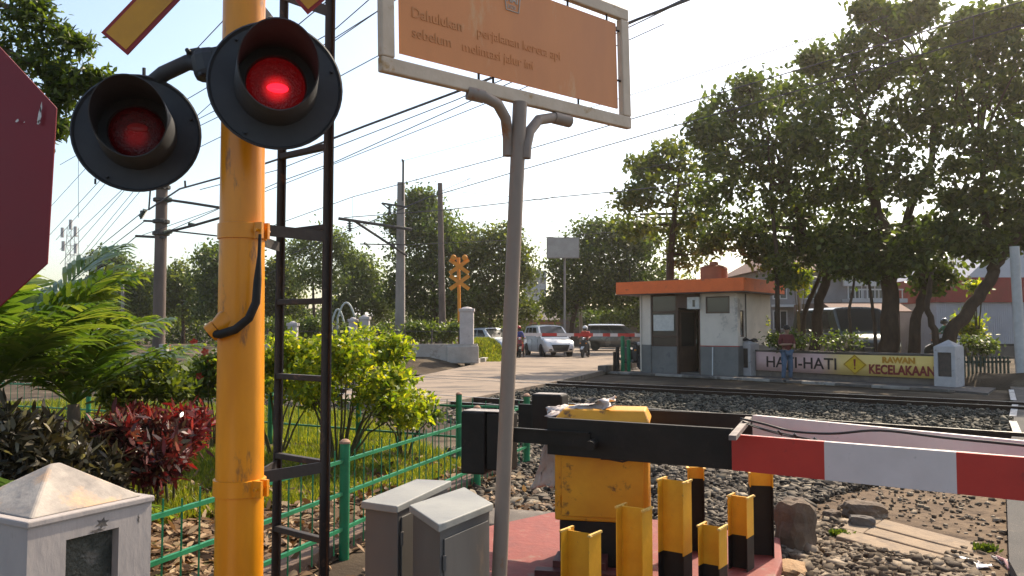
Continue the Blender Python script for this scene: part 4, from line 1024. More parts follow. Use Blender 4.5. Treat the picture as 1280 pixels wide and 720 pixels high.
# bright understorey shrubs at the right
def shrub(label, px, ybase, Y, hpx, wpx, n, L, W, leaf, z=0.3, nm='shrub', group=None, nst=5, shell=.6):
    c = U(px, ybase - hpx * .55, Y); bse = Vector((U(px, ybase, Y).x, Y, z))
    rx = wpx * Y / 2000; rz = hpx * Y / 2000; trunks = []; lob = []
    for k in range(nst):
        a = 6.28 * k / nst + random.random(); e = c + Vector((math.cos(a) * rx * .6, math.sin(a) * rx * .5, random.uniform(-.3, .4) * rz))
        trunks.append([(bse + Vector((math.cos(a), math.sin(a), 0)) * .05, .02 + rx * .012), (bse.lerp(e, .5) + Vector((0, 0, .05)), .014 + rx * .008), (e, .008)])
        lob.append((e, (rx * .5, rx * .5, rz * .5)))
    lob.append((c, (rx * .75, rx * .7, rz * .75)))
    return tree(nm, label, 'shrub' if nm == 'shrub' else 'plant', bse, trunks, lob, n, L, W, leaf, barkm=stem_m, group=group, twigs=4, clump=min(.2, rx * .22), nclump=14, limb=.02, droop=.0, up=.6, crownname='foliage', shell=shell)
shrub('bright lime shrub at the right edge of the booth wall', 948, 430, 29, 45, 26, 900, .16, .10, foliage_y)
shrub('lime green shrub catching sun in front of the grey house', 1000, 385, 30, 60, 28, 1000, .16, .10, foliage_y, z=1.0)
shrub('lime green shrub at the foot of the striped warehouse wall', 1212, 432, 30, 46, 40, 1200, .16, .10, foliage_y)
shrub('small lime shrub hanging high before the red warehouse band', 1221, 372, 29, 22, 28, 500, .15, .10, foliage_y, z=1.6)
shrub('dark low shrub between the booth and the low wall', 985, 440, 25.8, 24, 50, 1000, .12, .07, foliage_d, z=.3)
shrub('dark low shrub below the van behind the painted wall', 1050, 440, 25.0, 24, 70, 350, .12, .07, foliage_d, z=.2)
shrub('leafy shrub right of the slanting trunk', 1226, 446, 25, 26, 44, 900, .12, .07, foliage_h, z=.2)
# background trees behind the crossing
GB = 'trees beyond the far side of the crossing'
def bgtree(label, px, Y, trunk_px, lobes, n, leaf, L=.26, group=GB, tw=.16, barkm=None, clump=.5):
    lobes = [(a, b_ - (12 if px < 300 else 0), c, r * (1.12 if px < 300 else 1)) for a, b_, c, r in lobes]; b0 = Vector((U(trunk_px, 400, Y).x, Y, 0)); top = U(px, min(l[1] for l in lobes) + 25, Y)
    return tree('broadleaf_tree', label, 'tree', b0, [[(b0, tw), (b0.lerp(top, .4), tw * .8), (top, tw * .3)]], lobe_px([(a, b_, Y + c, r) for a, b_, c, r in lobes]), n, L, L * .58, leaf, barkm=barkm, group=group, clump=clump, nclump=26, limb=tw * .5, twigs=3)
bgtree('tallest background tree with a round dense top right of the concrete catenary mast', 535, 50, 548, [(530, 262, 0, 22), (505, 285, 0, 20), (548, 290, -1, 28), (515, 320, 0, 30), (560, 330, 1, 30), (530, 355, 0, 32), (500, 365, 0, 24), (565, 370, 0, 26), (530, 385, 1, 30), (560, 300, 1, 22), (525, 250, 0, 12)], 17000, foliage_d)
bgtree('broad background tree behind the orange crossbuck, lit green on its right', 620, 52, 610, [(600, 305, 0, 24), (630, 300, 0, 22), (590, 330, 0, 28), (625, 335, 0, 30), (648, 320, 0, 16), (600, 365, 0, 30), (635, 370, 0, 26), (585, 385, 1, 26), (612, 392, 0, 24), (580, 300, 1, 18), (650, 345, 0, 16), (655, 385, 1, 20)], 16000, foliage_m)
bgtree('full background tree carrying the grey billboard among its leaves', 735, 49, 708, [(735, 295, 0, 22), (765, 290, 0, 22), (790, 300, 0, 18), (705, 330, 0, 20), (740, 325, -1, 26), (775, 325, 0, 28), (805, 305, 1, 20), (715, 360, 0, 22), (750, 360, 0, 28), (790, 345, 0, 26), (700, 380, 0, 14), (735, 368, 1, 22), (780, 366, 1, 22), (810, 345, 2, 28)], 19000, foliage_d)
bgtree('feathery pale tree with a leaning crown behind the ladder', 390, 48, 395, [(395, 305, 0, 20), (415, 300, 0, 18), (375, 315, 0, 16), (430, 318, 0, 14), (405, 330, 0, 20), (380, 345, 0, 18), (415, 350, 0, 18)], 6500, foliage_l, L=.2, tw=.12, clump=.45)
bgtree('yellow green background tree between the ladder and the concrete mast', 455, 56, 450, [(455, 340, 0, 22), (440, 358, 0, 22), (470, 360, 0, 20), (455, 380, 0, 26), (430, 385, 0, 20), (480, 385, 1, 18), (445, 330, 0, 12)], 9000, foliage_l)
bgtree('tall narrow dark background tree with two tops at the far left', 132, 62, 132, [(124, 345, 0, 12), (148, 342, 0, 13), (130, 365, 0, 15), (150, 368, 0, 16), (138, 390, 0, 18), (122, 378, 0, 12), (145, 355, 0, 10), (128, 335, 0, 8)], 6500, foliage_d, tw=.2)
bgtree('rounded mid green background tree just left of the catenary mast', 172, 58, 175, [(172, 375, 0, 18), (160, 390, 0, 18), (182, 392, 0, 16), (175, 360, 0, 12)], 5200, foliage_m)
bgtree('mid green background tree just right of the left catenary mast', 228, 56, 230, [(220, 358, 0, 18), (240, 365, 0, 20), (215, 380, 0, 20), (240, 388, 0, 22), (225, 398, 1, 20), (206, 365, 1, 14)], 8000, foliage_m)
bgtree('background tree partly hidden by the yellow post', 275, 50, 280, [(268, 335, 0, 14), (280, 350, 0, 20), (262, 362, 0, 16), (285, 380, 0, 24), (262, 390, 0, 18), (300, 365, 0, 18)], 8000, foliage_d)
bgtree('background tree seen between the yellow post and the ladder', 340, 54, 342, [(335, 350, 0, 16), (350, 335, 0, 14), (340, 372, 0, 20), (360, 380, 0, 20), (335, 392, 0, 20), (360, 355, 1, 14)], 7000, foliage_m)
bgtree('dark shade tree closing the road behind the second car', 830, 62, 830, [(790, 395, 0, 18), (815, 380, 0, 20), (760, 398, 0, 16), (840, 360, 0, 26), (860, 385, 0, 24), (740, 400, 2, 12), (820, 400, 0, 18), (800, 365, 0, 20)], 9000, foliage_d)
# dense shade behind everything far off
def farwood(label, x0, x1, Yc, z1, n, leaf, L=.34):
    xs = rng.uniform(x0, x1, n); ys = Yc + rng.normal(0, 1.5, n); top = z1 * (0.75 + .25 * np.sin(xs * .9) * np.cos(xs * .37 + 1))
    zs = rng.uniform(0, 1, n) ** .8 * top
    tag(link_mesh('far_wood', fast_mesh(leaf_verts(np.stack([xs, ys, zs], 1), L, L * .6, up=.4), 6), leaf), label, 'wood', kind='stuff')
farwood('dense far greenery closing the view behind the left track bend', -75, -4, 66, 4.6, 34000, foliage_d)
farwood('dense far greenery at the end of the crossing road', -4, 42, 78, 4.2, 24000, foliage_d)
farwood('dense greenery behind the trees at the far right', 20, 46, 62, 3.4, 9000, foliage_d)
# hedge and plants on the left embankment behind the kerb wall
GH = 'green hedge plants on the embankment behind the low wall'
for k, (px, w_, h_, lf) in enumerate([(388, 40, 40, foliage_h), (440, 44, 34, foliage_l), (475, 34, 30, foliage_h), (525, 44, 32, foliage_h), (560, 36, 30, foliage_l), (350, 44, 36, foliage_h)]):
    shrub(['dark hedge shrub on the embankment seen behind the ladder', 'pale hedge shrub on the embankment left of the concrete mast', 'hedge shrub touching the left side of the concrete mast', 'hedge shrub just right of the concrete mast', 'pale hedge shrub beside the white pillar under the crossbuck', 'hedge shrub seen between the post and the ladder'][k], px, 432, 35, h_, w_, 1500, .15, .09, lf, z=.55, group=GH)
# ---------------------------------------------------------------- garden shrubs
def gshrub(label, px, ybase, Y, cpx, cpy, rx, rz, n, L, W, leaf, nst=9, extra=None, nclump=22, shell=.55, clump=.07):
    bse = G(px, ybase); bse = Vector((U(px, ybase, Y).x, Y, 0.0)); c = U(cpx, cpy, Y); trunks = []; lob = []
    for k in range(nst):
        a = 6.28 * k / nst + random.uniform(-.3, .3); rr = random.uniform(.55, .95); e = c + Vector((math.cos(a) * rx * rr, math.sin(a) * rx * rr * .8, random.uniform(-.45, .65) * rz))
        m1 = bse.lerp(e, .45) + Vector((0, 0, .12 * rz)) + Vector((random.uniform(-.05, .05), random.uniform(-.05, .05), 0))
        trunks.append([(bse + Vector((math.cos(a), math.sin(a), 0)) * .06, .016), (m1, .011), (e, .005)])
        s_ = random.uniform(.26, .42); lob.append((e, (rx * s_, rx * s_, rz * s_ * 1.1)))
    lob.append((c, (rx * .6, rx * .5, rz * .55)))
    return tree('shrub', label, 'shrub', bse, trunks, lob, n, L, W, leaf, barkm=stem_m, group='leafy shrubs in the garden behind the green fence', twigs=5, clump=clump, nclump=nclump, limb=.014, droop=-.1, up=.6, crownname='foliage', shell=shell)
gshrub('large lime yellow garden shrub right of the ladder, bare stems at its foot', 425, 575, 9.6, 443, 478, .88, .64, 12500, .075, .042, foliage_y, nst=14, nclump=26)
gshrub('lime garden shrub seen between the yellow post and the ladder', 345, 560, 10.2, 340, 472, .72, .50, 7000, .075, .042, foliage_y)
h_ = gshrub('garden shrub with red hibiscus flowers left of the yellow post', 268, 540, 10.6, 268, 465, .50, .48, 4200, .08, .045, foliage_h)
for (px, py) in [(257, 440), (250, 470), (262, 455), (243, 428), (281, 446)]:
    p = U(px, py, 10.25); m = MB()
    for k in range(5):
        a = k * 1.2566 + px; d = Vector((math.cos(a), -.35, math.sin(a))).normalized(); s = d.cross(Vector((0, 1, 0))).normalized()
        m.add([p, p + d * .035 + s * .022, p + d * .062, p + d * .035 - s * .022], [(0, 1, 2, 3)])
    m.build('flower', mat('red_petal', (.62, .06, .03), (.5, .04, .02), 9, .5, bump=0), h_)
gshrub('dark leaved garden shrub at the back near the green fence corner', 505, 555, 10.3, 505, 520, .40, .22, 1800, .06, .035, foliage_h, nst=6)
gshrub('sprawling light green garden plant below the palm, right of the red leaves', 165, 560, 8.6, 165, 478, .55, .42, 3000, .11, .05, foliage_m, nst=8)
def croton(label, px, ybase, Y, cpx, cpy, rx, rz, n, L, leaf):
    bse = Vector((U(px, ybase, Y).x, Y, 0.0)); c = U(cpx, cpy, Y); trunks = []; lob = []
    for k in range(8):
        a = 6.28 * k / 8; e = c + Vector((math.cos(a) * rx * .62, math.sin(a) * rx * .6, random.uniform(-.3, .5) * rz))
        trunks.append([(bse + Vector((math.cos(a), math.sin(a), 0)) * .08, .014), (bse.lerp(e, .5), .01), (e, .005)]); lob.append((e, (rx * .42, rx * .42, rz * .5)))
    lob.append((c, (rx * .7, rx * .7, rz * .7)))
    return tree('croton', label, 'plant', bse, trunks, lob, n, L, L * .26, leaf, barkm=stem_m, group='colourful leaved plants at the left of the garden', twigs=3, clump=.06, nclump=20, limb=.012, droop=-.35, up=.2, crownname='foliage', shell=.5)
croton('dark red croton bush with bright red tips, right of the palm', 205, 630, 7.4, 196, 555, .42, .34, 4200, .12, croton_r)
croton('maroon croton bush in front of the bright red one', 165, 640, 6.7, 168, 568, .36, .33, 3600, .13, croton_m)
croton('dark variegated croton bush under the palm fronds at the left edge', 70, 650, 6.2, 70, 590, .50, .36, 4800, .13, croton_v)
croton('dark variegated croton bush cut by the left edge above the white pillar', -10, 660, 5.8, 5, 560, .42, .40, 3600, .13, croton_v)
# ---------------------------------------------------------------- palms
def frond_mesh(b0, d, length, rise, sag, nl=34, wl=.30, ww=.05):
    """arching pinnate frond"""
    d = Vector(d).normalized(); side = d.cross(Vector((0, 0, 1))).normalized(); pts = []
    for i in range(17):
        t_ = i / 16; pts.append(b0 + d * length * t_ + Vector((0, 0, rise * t_ - sag * t_ * t_)))
    m = MB(); m.tube(pts, [.013 * (1 - .8 * i / 16) for i in range(17)], 5)
    for i in range(3, nl):
        t_ = i / nl; f = t_ * 16; k = min(int(f), 15); p = pts[k].lerp(pts[k + 1], f - k); tan = (pts[k + 1] - pts[k]).normalized()
        ll = wl * (math.sin(math.pi * min(1, t_ * .93 + .07)) ** .6) * random.uniform(.85, 1.1)
        for s in (-1, 1):
            dd = (side * s * .85 + tan * .62 + Vector((0, 0, random.uniform(-.05, .28)))).normalized(); wv = tan.cross(dd).cross(dd).normalized() * ww * .5
            q1 = p + dd * ll * .45 + Vector((0, 0, -.02 * ll)); q2 = p + dd * ll * .8 + Vector((0, 0, -.12 * ll)); q3 = p + dd * ll + Vector((0, 0, -.28 * ll))
            m.add([p - wv * .5, p + wv * .5, q1 + wv, q1 - wv, q2 + wv * .7, q2 - wv * .7, q3], [(0, 1, 2, 3), (3, 2, 4, 5), (5, 4, 6)])
    return m
def palm(label, px, Y, ztop, n, L, az0=0, spread=6.28, wl=.34, rise=(.4, 1.1), sag=(.5, 1.0)):
    x = U(px, 500, Y).x; base = Vector((x, Y, 0)); t = thing('palm_plant', label, 'palm', base, group='feathery palms at the left of the garden')
    m = MB(); m.tube([base, base + Vector((.02, 0, ztop * .5)), base + Vector((0, 0, ztop))], [.10, .08, .05], 10); m.build('trunk', bark_l, t, smooth=True)
    for k in range(n):
        a = az0 + spread * k / n + random.uniform(-.15, .15); e = random.random()
        ln = L * random.uniform(.8, 1.1); hor = .62 + .33 * (1 - e)
        frond_mesh(base + Vector((0, 0, ztop)), (math.cos(a), math.sin(a), 0), ln * hor, ln * (rise[0] + (rise[1] - rise[0]) * e), ln * (sag[0] + (sag[1] - sag[0]) * e) * .8, nl=int(22 * ln / 1.2), wl=wl).build('frond', palm_m, t)
palm('largest feathery palm with dark glossy fronds below the red octagonal sign', -10, 6.3, 1.15, 24, 1.5, wl=.58, rise=(.6, 1.3), sag=(.25, .6))
palm('smaller feathery palm at the right of the large one, behind the croton', 92, 7.4, .95, 20, 1.15, wl=.44, rise=(.65, 1.25), sag=(.3, .7))
palm('low feathery palm drooping over the white pillar', 0, 4.7, .55, 13, 1.15, wl=.30, rise=(.3, .7), sag=(.6, 1.0))
# ---------------------------------------------------------------- overhanging branches at the upper left
Y = 7.5
b0 = Vector((-8.2, 8.0, 0))
br = [[(b0, .24), (Vector((-8.0, 8.0, 2.5)), .2), (Vector((-7.2, 7.8, 4.2)), .14), (U(-60, 20, Y), .09), (U(0, 60, Y), .035), (U(60, 90, Y), .018), (U(120, 108, Y), .008)],
      [(U(-60, 20, Y), .06), (U(0, 5, Y), .03), (U(50, 25, Y), .014), (U(95, 50, Y), .006)],
      [(U(-40, 60, Y), .05), (U(20, 110, Y - .1), .022), (U(60, 145, Y - .1), .008)]]
lob = [(U(px, py, Y), (r * Y / 1000 * 1.4, r * Y / 1000, r * Y / 1000 * .55)) for px, py, r in [(10, 10, 26), (40, 20, 20), (65, 35, 14), (20, 50, 26), (55, 62, 16), (85, 50, 8), (100, 55, 7), (15, 82, 20), (50, 84, 14), (75, 88, 14), (100, 97, 14), (125, 98, 9), (60, 108, 14), (85, 112, 12), (110, 112, 10), (62, 135, 9), (75, 125, 8), (72, 155, 8), (62, 165, 6), (40, 5, 16), (-20, 40, 40), (-40, 100, 40), (145, 112, 5), (-80, -20, 70)]]
tree('broadleaf_tree', 'small leaved tree hanging its branches into the upper left corner', 'tree', b0, br, lob, 5200, .085, .034, foliage_d, barkm=bark_l, clump=.075, nclump=15, limb=.02, twigs=3, shell=.3)
# ================================================================ GUARD BOOTH
bw = mat('booth_white_wall', (0.68, 0.58, 0.48), (0.58, 0.49, 0.40), 1.6, .85, bump=.12, c3=(.36, .30, .25), c3scale=1.2, c3amt=.3)
bgr = mat('booth_grey_band', (0.20, 0.187, 0.17), (0.15, 0.14, 0.128), 2, .85, bump=.1, c3=(.13, .12, .115), c3scale=2, c3amt=.3)
bor = mat('booth_orange_fascia', (0.85, 0.16, 0.03), (0.74, 0.13, 0.025), 2, .6, bump=.06, c3=(.38, .08, .035), c3scale=2.5, c3amt=.25)
bbr = mat('brown_frame', (0.10, 0.052, 0.032), (0.065, 0.036, 0.024), 4, .6, bump=.1)
glass = glassmat('dark_window_glass', (0.03, 0.027, 0.025), .08)
paper = mat('white_paper', (.62, .60, .55), (.5, .48, .44), 9, .8, bump=0)
gL, gR = G(801, 467), G(923, 472)
bd = (gR - gL); bd.z = 0; BL = bd.length; bd.normalize(); BD = 2.9
fB = fr_dir((gL.x, gL.y, 0), bd)
booth = thing('guard_booth', 'small white and grey guard booth with flat orange fascia roof, its dark door ajar', 'booth', (gL.x, gL.y, 0))
def bx(px):                                   # photo column -> distance along the booth front
    a = (px - 640) / FPX / math.cos(PITCH) ; k = (px - 640) / 1000.0
    return (k * fB.o.y - fB.o.x) / (fB.u.x - k * fB.u.y)
hB = 2.84; hs = 1.05
x1, x2, x3 = bx(813), bx(845), bx(875)
def wall(x0, x1_, y0, y1, z0, z1, mm=None, name='wall', **k):
    b = MB(); b.box(x0, x1_, y0, y1, z0, z1, fB); return b.build(name, mm or bw, booth, **k)
wall(0, x1 - .0, 0, .25, hs, hB); wall(-.006, x1 - .0, -.006, .25, 0, hs - .003, bgr, 'wall_band')
wx0, wx1, wz0, wz1 = bx(882), bx(912), U(897, 392, fB.o.y - 1.5).z, U(897, 371, fB.o.y - 1.5).z
b = MB(); b.box(x3, wx0, 0, .12, hs, hB, fB); b.box(wx1, BL, 0, .12, hs, hB, fB); b.box(wx0, wx1, 0, .12, hs, wz0, fB); b.box(wx0, wx1, 0, .12, wz1, hB, fB)
b.build('wall', bw, booth)
wall(x3, BL + .006, -.006, .12, 0, hs - .03, bgr, 'wall_band')
wall(x3, BL + .012, -.012, .12, hs - .0295, hs - .0005, mat('booth_red_line', (.42, .06, .04), (.34, .05, .035), 4, .7), 'painted_line')
# right side wall with narrow window near the front, back and left walls
sy0, sy1 = .22, .52
b = MB()
b.box(BL - .12, BL, .12, sy0, hs, hB, fB); b.box(BL - .12, BL, sy1, BD, hs, hB, fB); b.box(BL - .12, BL, sy0, sy1, hs, 1.35, fB); b.box(BL - .12, BL, sy0, sy1, 2.25, hB, fB)
b.build('wall', bw, booth)
wall(BL - .12, BL + .004, .12, BD, 0, hs - .001, bgr, 'wall_band')
wall(0, BL - .12, BD - .12, BD, 0, hB); wall(0, .12, .25, BD - .12, 0, hB); wall(.12, BL - .12, .13, BD - .12, -.02, .10, conc_d, 'floor_slab')
def window(x0, x1_, z0, z1, y, fr=fB, fd=.05, bars=0, gl=None, nm='window'):
    b = MB(); t_ = .045
    b.box(x0, x1_, y, y + fd, z0, z0 + t_, fr); b.box(x0, x1_, y, y + fd, z1 - t_, z1, fr); b.box(x0, x0 + t_, y, y + fd, z0 + t_, z1 - t_, fr); b.box(x1_ - t_, x1_, y, y + fd, z0 + t_, z1 - t_, fr)
    for k in range(bars):
        x = x0 + (x1_ - x0) * (k + 1) / (bars + 1); b.box(x - .015, x + .015, y + .005, y + fd - .005, z0 + t_, z1 - t_, fr)
    o = b.build(nm, bbr, booth); m = MB(); m.box(x0 + t_, x1_ - t_, y + .02, y + .028, z0 + t_, z1 - t_, fr); m.build('pane', gl or glass, o); return o
window(wx0, wx1, wz0, wz1, .01, bars=0)
fS = Fr(fB(BL, 0, 0), fB.v, -fB.u, fB.w); window(sy0, sy1, 1.35, 2.25, .01, fS)
# glazed brown front: fixed leaf, doorway
window(x1 + .004, x2 - .004, hs - .05, hB - .02, .06, bars=0, nm='window')
wall(x1 + .004, x2 - .004, .05, .11, .04, hs - .055, bgr, 'panel')
wall(x1 + .09, x2 - .12, .052, .064, 1.55, 2.12, paper, 'notice')
wall(x1 + .05, x2 - .05, .048, .064, 2.18, 2.24, bbr, 'transom'); wall(x1 + .05, x2 - .05, .048, .064, 1.32, 1.38, bbr, 'transom')
wall(x2 - .003, x2 + .06, .03, .11, .04, hB - .003, bbr, 'door_frame'); wall(x3 - .065, x3 - .002, .03, .11, .04, hB - .003, bbr, 'door_frame'); wall(x2 + .061, x3 - .066, .03, .11, 2.35, hB - .003, bbr, 'door_frame')
fD = Fr(fB(x2 + .07, .1, 0), fB.u * .35 + fB.v * .94, fB.v * .35 - fB.u * .94, fB.w)
b = MB(); b.box(0, .82, 0, .04, .05, 1.0, fD); b.box(0, .09, 0, .04, 1.0, 2.3, fD); b.box(.73, .82, 0, .04, 1.0, 2.3, fD); b.box(.09, .73, 0, .04, 2.2, 2.3, fD)
dr = b.build('door', bbr, booth); m = MB(); m.box(.09, .73, .015, .022, 1.0, 2.2, fD); m.build('pane', glass, dr)
m = MB(); m.tube([fD(.77, -.03, 1.1), fD(.77, -.03, 1.25)], .012, 8); m.build('handle', rail_top, dr)
# roof slab with overhang
b = MB(); b.box(-.75, BL + .42, -.45, BD + .3, hB + .002, hB + .03, fB); b.build('soffit', bbr, booth)
b = MB(); b.box(-.75, BL + .42, -.45, BD + .3, hB + .032, hB + .47, fB); b.build('roof', bor, booth, bevel=.01)
# meter box / AC unit, pipe, downpipe, lamp
b = MB(); b.box(bx(861), bx(876), -.14, .02, 2.3, 2.72, fB); ac = b.build('wall_unit', paper, booth, bevel=.015)
m = MB(); m.box(bx(868), bx(871), -.145, -.141, 2.38, 2.62, fB); m.build('unit_grille', glass, ac)
b = MB(); b.tube([fB(bx(893), -.22, .02), fB(bx(891), -.05, 1.0)], .02, 8); tag(b.build('plastic_pipe', mat('pvc', (.62, .60, .56), rough=.5), base=fB(bx(893), -.22, 0)), 'white plastic pipe leaning on the grey band of the guard booth', 'pipe')
b = MB(); b.tube([fS(.62, -.03, hB - .02), fS(.62, -.03, .9)], .02, 8); b.build('downpipe', conc_d, booth)
b = MB(); b.tube([fB(.03, -.03, hB - .02), fB(.03, -.03, .1)], .03, 8); b.build('downpipe', bw, booth)
# roof tank
tk = mat('orange_tank', (.42, .11, .045), (.34, .085, .035), 3, .5, bump=.04)
tc_ = fB(BL - 1.15, .7, hB + .473)
b = MB(); b.lathe([(.46, 0), (.475, .05), (.46, .10), (.475, .16), (.46, .22), (.475, .28), (.46, .34), (.475, .40), (.45, .45), (.38, .50), (.15, .56)], Fr(tc_), 28)
wt = b.build('water_tank', tk, base=tc_, autos=True); tag(wt, 'round orange water tank standing on the guard booth roof', 'water tank')
b = MB(); b.lathe([(.14, .5), (.155, .505), (.155, .62), (.12, .66), (0, .665)], Fr(tc_), 20); b.build('tank_lid', tk, wt, world=False, autos=True).data.transform(Matrix.Translation(-Vector(tc_)))
b = MB(); p_ = fB(.95, .8, hB + .473); b.box(-.55, .55, -.12, .12, 0, .09, Fr(p_, fB.u, fB.v)); b.box(.05, .14, -.05, .05, .09, .14, Fr(p_, fB.u, fB.v))
tag(b.build('roof_hardware', bbr, base=p_), 'low dark metal box lying on the booth roof left of the post', 'box')
b = MB(); b.tube([(U(788, 400, 27.5).x, 27.5, hB + .4), U(787, 336, 27.5)], .02, 6); tag(b.build('antenna_rod', ladder_m, base=(U(788, 400, 27.5).x, 27.5, hB + .4)), 'thin rod standing on the left end of the booth roof', 'rod')

# ================================================================ PAINTED WALL, BANNER, PILLARS
wall_t = thing('low_wall', 'low brown masonry wall carrying the long painted warning banner', 'wall', pL)
WH = U(948, 438, pL.y).z - .02
b = MB(); b.box(.2, WL - .2, .05, .25, 0, WH, frW); b.build('wall', mat('wall_brown', (.20, .155, .125), (.13, .10, .082), 3, .9, bump=.3, c3=(.26, .21, .17), c3amt=.3), wall_t)
b = MB(); b.box(.2, WL - .2, .02, .28, WH + .0005, WH + .05, frW); b.build('coping', conc_d, wall_t, bevel=.01)
def wpillar(label, px, c, z1, w_):
    t = thing('wall_pillar', label, 'pillar', c, group='white pillars at the ends of the painted wall'); f = Fr(c, frW.u, frW.v)
    b = MB(); a = w_ / 2; b.box(-a, -a + .1, -a, a, 0, z1, f); b.box(a - .1, a, -a, a, 0, z1, f); b.box(-a + .1, a - .1, -a, a, 0, z1 * .28, f); b.box(-a + .1, a - .1, -a, a, z1 * .86, z1, f); b.box(-a + .1, a - .1, -a + .05, a, z1 * .28, z1 * .86, f)
    b.build('shaft', wpm, t)
    b = MB(); b.box(-a + .101, a - .101, -a + .045, -a + .0495, z1 * .28 + .001, z1 * .86 - .001, f); b.build('recess_panel', mat('brown_tile', (.10, .07, .055), (.06, .045, .036), 9, .7), t)
    b = MB(); b.add([f(-a, -a, z1 + .0005), f(a, -a, z1 + .0005), f(a, a, z1 + .0005), f(-a, a, z1 + .0005), f(0, 0, z1 + .19)], [(3, 2, 1, 0), (0, 1, 4), (1, 2, 4), (2, 3, 4), (3, 0, 4)]); b.build('pyramid_cap', wpm, t, bevel=.01)
    return t
wpm = mat('pillar_pale', (.52, .47, .45), (.42, .375, .355), 3, .85, bump=.2, c3=(.28, .24, .22), c3scale=4, c3amt=.3)
wpillar('pinkish white pillar with brown panel between the booth and the painted wall', 936, Vector((pL.x, pL.y, 0)), 1.12, .5)
wpillar('white pointed pillar with brown panel at the right end of the painted wall', 1187, Vector((pR.x, pR.y, 0)), 1.14, .56)
# dirty cloth on the left pillar
crumple('cloth', [frW(-.32, -.2, 1.18), frW(.1, -.28, 1.30), frW(.3, .1, 1.2), frW(-.25, .2, 1.25)], 10, .12, 3.3, mat('dark_rag', (.05, .04, .04), (.1, .08, .07), 9, .9), 'dark rag thrown over the left white pillar', 'rag')
crumple('cloth', [frW(.35, .1, 1.1), frW(1.1, .15, 1.02), frW(1.1, .5, 1.02), frW(.35, .5, 1.1)], 10, .14, 6.3, mat('olive_tarp', (.22, .22, .16), (.12, .12, .09), 5, .8), 'grey green tarpaulin heaped on the wall beside the left pillar', 'tarpaulin')
# banner
bn0 = frW(.32, -.02, 0); bnL = WL - .64
ban = thing('warning_banner', 'long pink to yellow painted warning banner reading hati-hati rawan kecelakaan', 'banner', bn0)
gm = bpy.data.materials.new('banner_print'); gm.use_nodes = True; nt = gm.node_tree; pr = nt.nodes['Principled BSDF']; pr.inputs['Roughness'].default_value = .7
tcn = _n(nt, 'ShaderNodeTexCoord'); mp = _n(nt, 'ShaderNodeVectorMath', operation='DOT_PRODUCT'); mp.inputs[1].default_value = tuple(frW.u / bnL)
nt.links.new(tcn.outputs['Object'], mp.inputs[0]); rp = _n(nt, 'ShaderNodeValToRGB'); e = rp.color_ramp.elements
e[0].position = .0; e[0].color = (.66, .42, .38, 1); e[1].position = 1; e[1].color = (.78, .52, .14, 1)
k_ = e.new(.40); k_.color = (.68, .42, .38, 1); k_ = e.new(.52); k_.color = (.76, .52, .18, 1)
nt.links.new(mp.outputs['Value'], rp.inputs[0]); nt.links.new(rp.outputs[0], pr.inputs['Base Color'])
z0b, z1b = .24, .86
vs = []; nbx = 40
for i in range(nbx + 1):
    x = bnL * i / nbx; wv = .012 * math.sin(i * 1.1) + .008 * math.sin(i * 2.7)
    sag = -.02 * math.sin(math.pi * i / nbx)
    vs += [frW(.32 + x, -.03 + wv * .5, z0b + sag * .6), frW(.32 + x, -.03 + wv * .3, z1b + sag)]
b = MB(); b.add(vs, [(2 * i, 2 * i + 2, 2 * i + 3, 2 * i + 1) for i in range(nbx)]); bs = b.build('banner_sheet', gm, ban, smooth=True); so = bs.modifiers.new('t', 'SOLIDIFY'); so.thickness = .006
ink_b = mat('banner_black', (.035, .02, .02), rough=.7, bump=0); ink_y = mat('banner_yellow', (.70, .44, .02), rough=.7, bump=0); ink_r = mat('banner_maroon', (.24, .025, .02), rough=.7, bump=0)
ink_o = mat('banner_orange', (.60, .27, .02), rough=.7, bump=0)
tf = lambda x, z: Fr(frW(x, -.047, z), frW.u, frW.v, frW.w)
px2x = lambda px: ((px - 640) / 1000 * frW.o.y - frW.o.x) / (frW.u.x - (px - 640) / 1000 * frW.u.y)
xa, xb = px2x(957), px2x(1045)
tt = text_part('HATI-HATI', .50, ink_b, tf(xa, .37), bs, off=.006, depth=.002)
def fitw(o, x_target, fr0):
    # stretch lettering along the banner to a wanted width
    u = fr0.u; o0 = fr0.o - Vector(root_of(o).location); xs = [(Vector(v.co) - o0).dot(u) for v in o.data.vertices]; k = x_target / max(xs)
    for v in o.data.vertices:
        d = (Vector(v.co) - o0).dot(u); v.co = Vector(v.co) + u * d * (k - 1)
fitw(tt, xb - xa, tf(xa, .37))
xa, xb = px2x(1085), px2x(1168)
tt = text_part('KECELAKAAN', .37, ink_r, tf(xa, .31), bs, off=.014, depth=.002); fitw(tt, xb - xa, tf(xa, .31))
xa, xb = px2x(1102), px2x(1143)
tt = text_part('RAWAN', .23, ink_o, tf(xa, .64), bs, off=.012, depth=.002); fitw(tt, xb - xa, tf(xa, .64))
cx_ = px2x(1068); f0 = tf(cx_, .55); dm = .30
b = MB(); b.prism([(0, -dm), (dm * 1.25, 0), (0, dm), (-dm * 1.25, 0)], .0, .004, Fr(f0.o, f0.u, f0.w, -f0.v)); b.build('warning_diamond', ink_y, bs)
f1_ = Fr(frW(cx_, -.052, .55), f0.u, f0.w, -f0.v)
b = MB(); dd = dm * .9
for k in range(4):
    c4 = [(0, -dd), (dd * 1.25, 0), (0, dd), (-dd * 1.25, 0)]; p, q_ = c4[k], c4[(k + 1) % 4]; b.tube([f1_(*p, .003), f1_(*q_, .003)], .008, 4)
b.prism([(-.035, .16), (.035, .16), (.018, -.06), (-.018, -.06)], .001, .005, f1_); b.prism([(-.025, -.14), (.025, -.14), (.025, -.09), (-.025, -.09)], .001, .005, f1_)
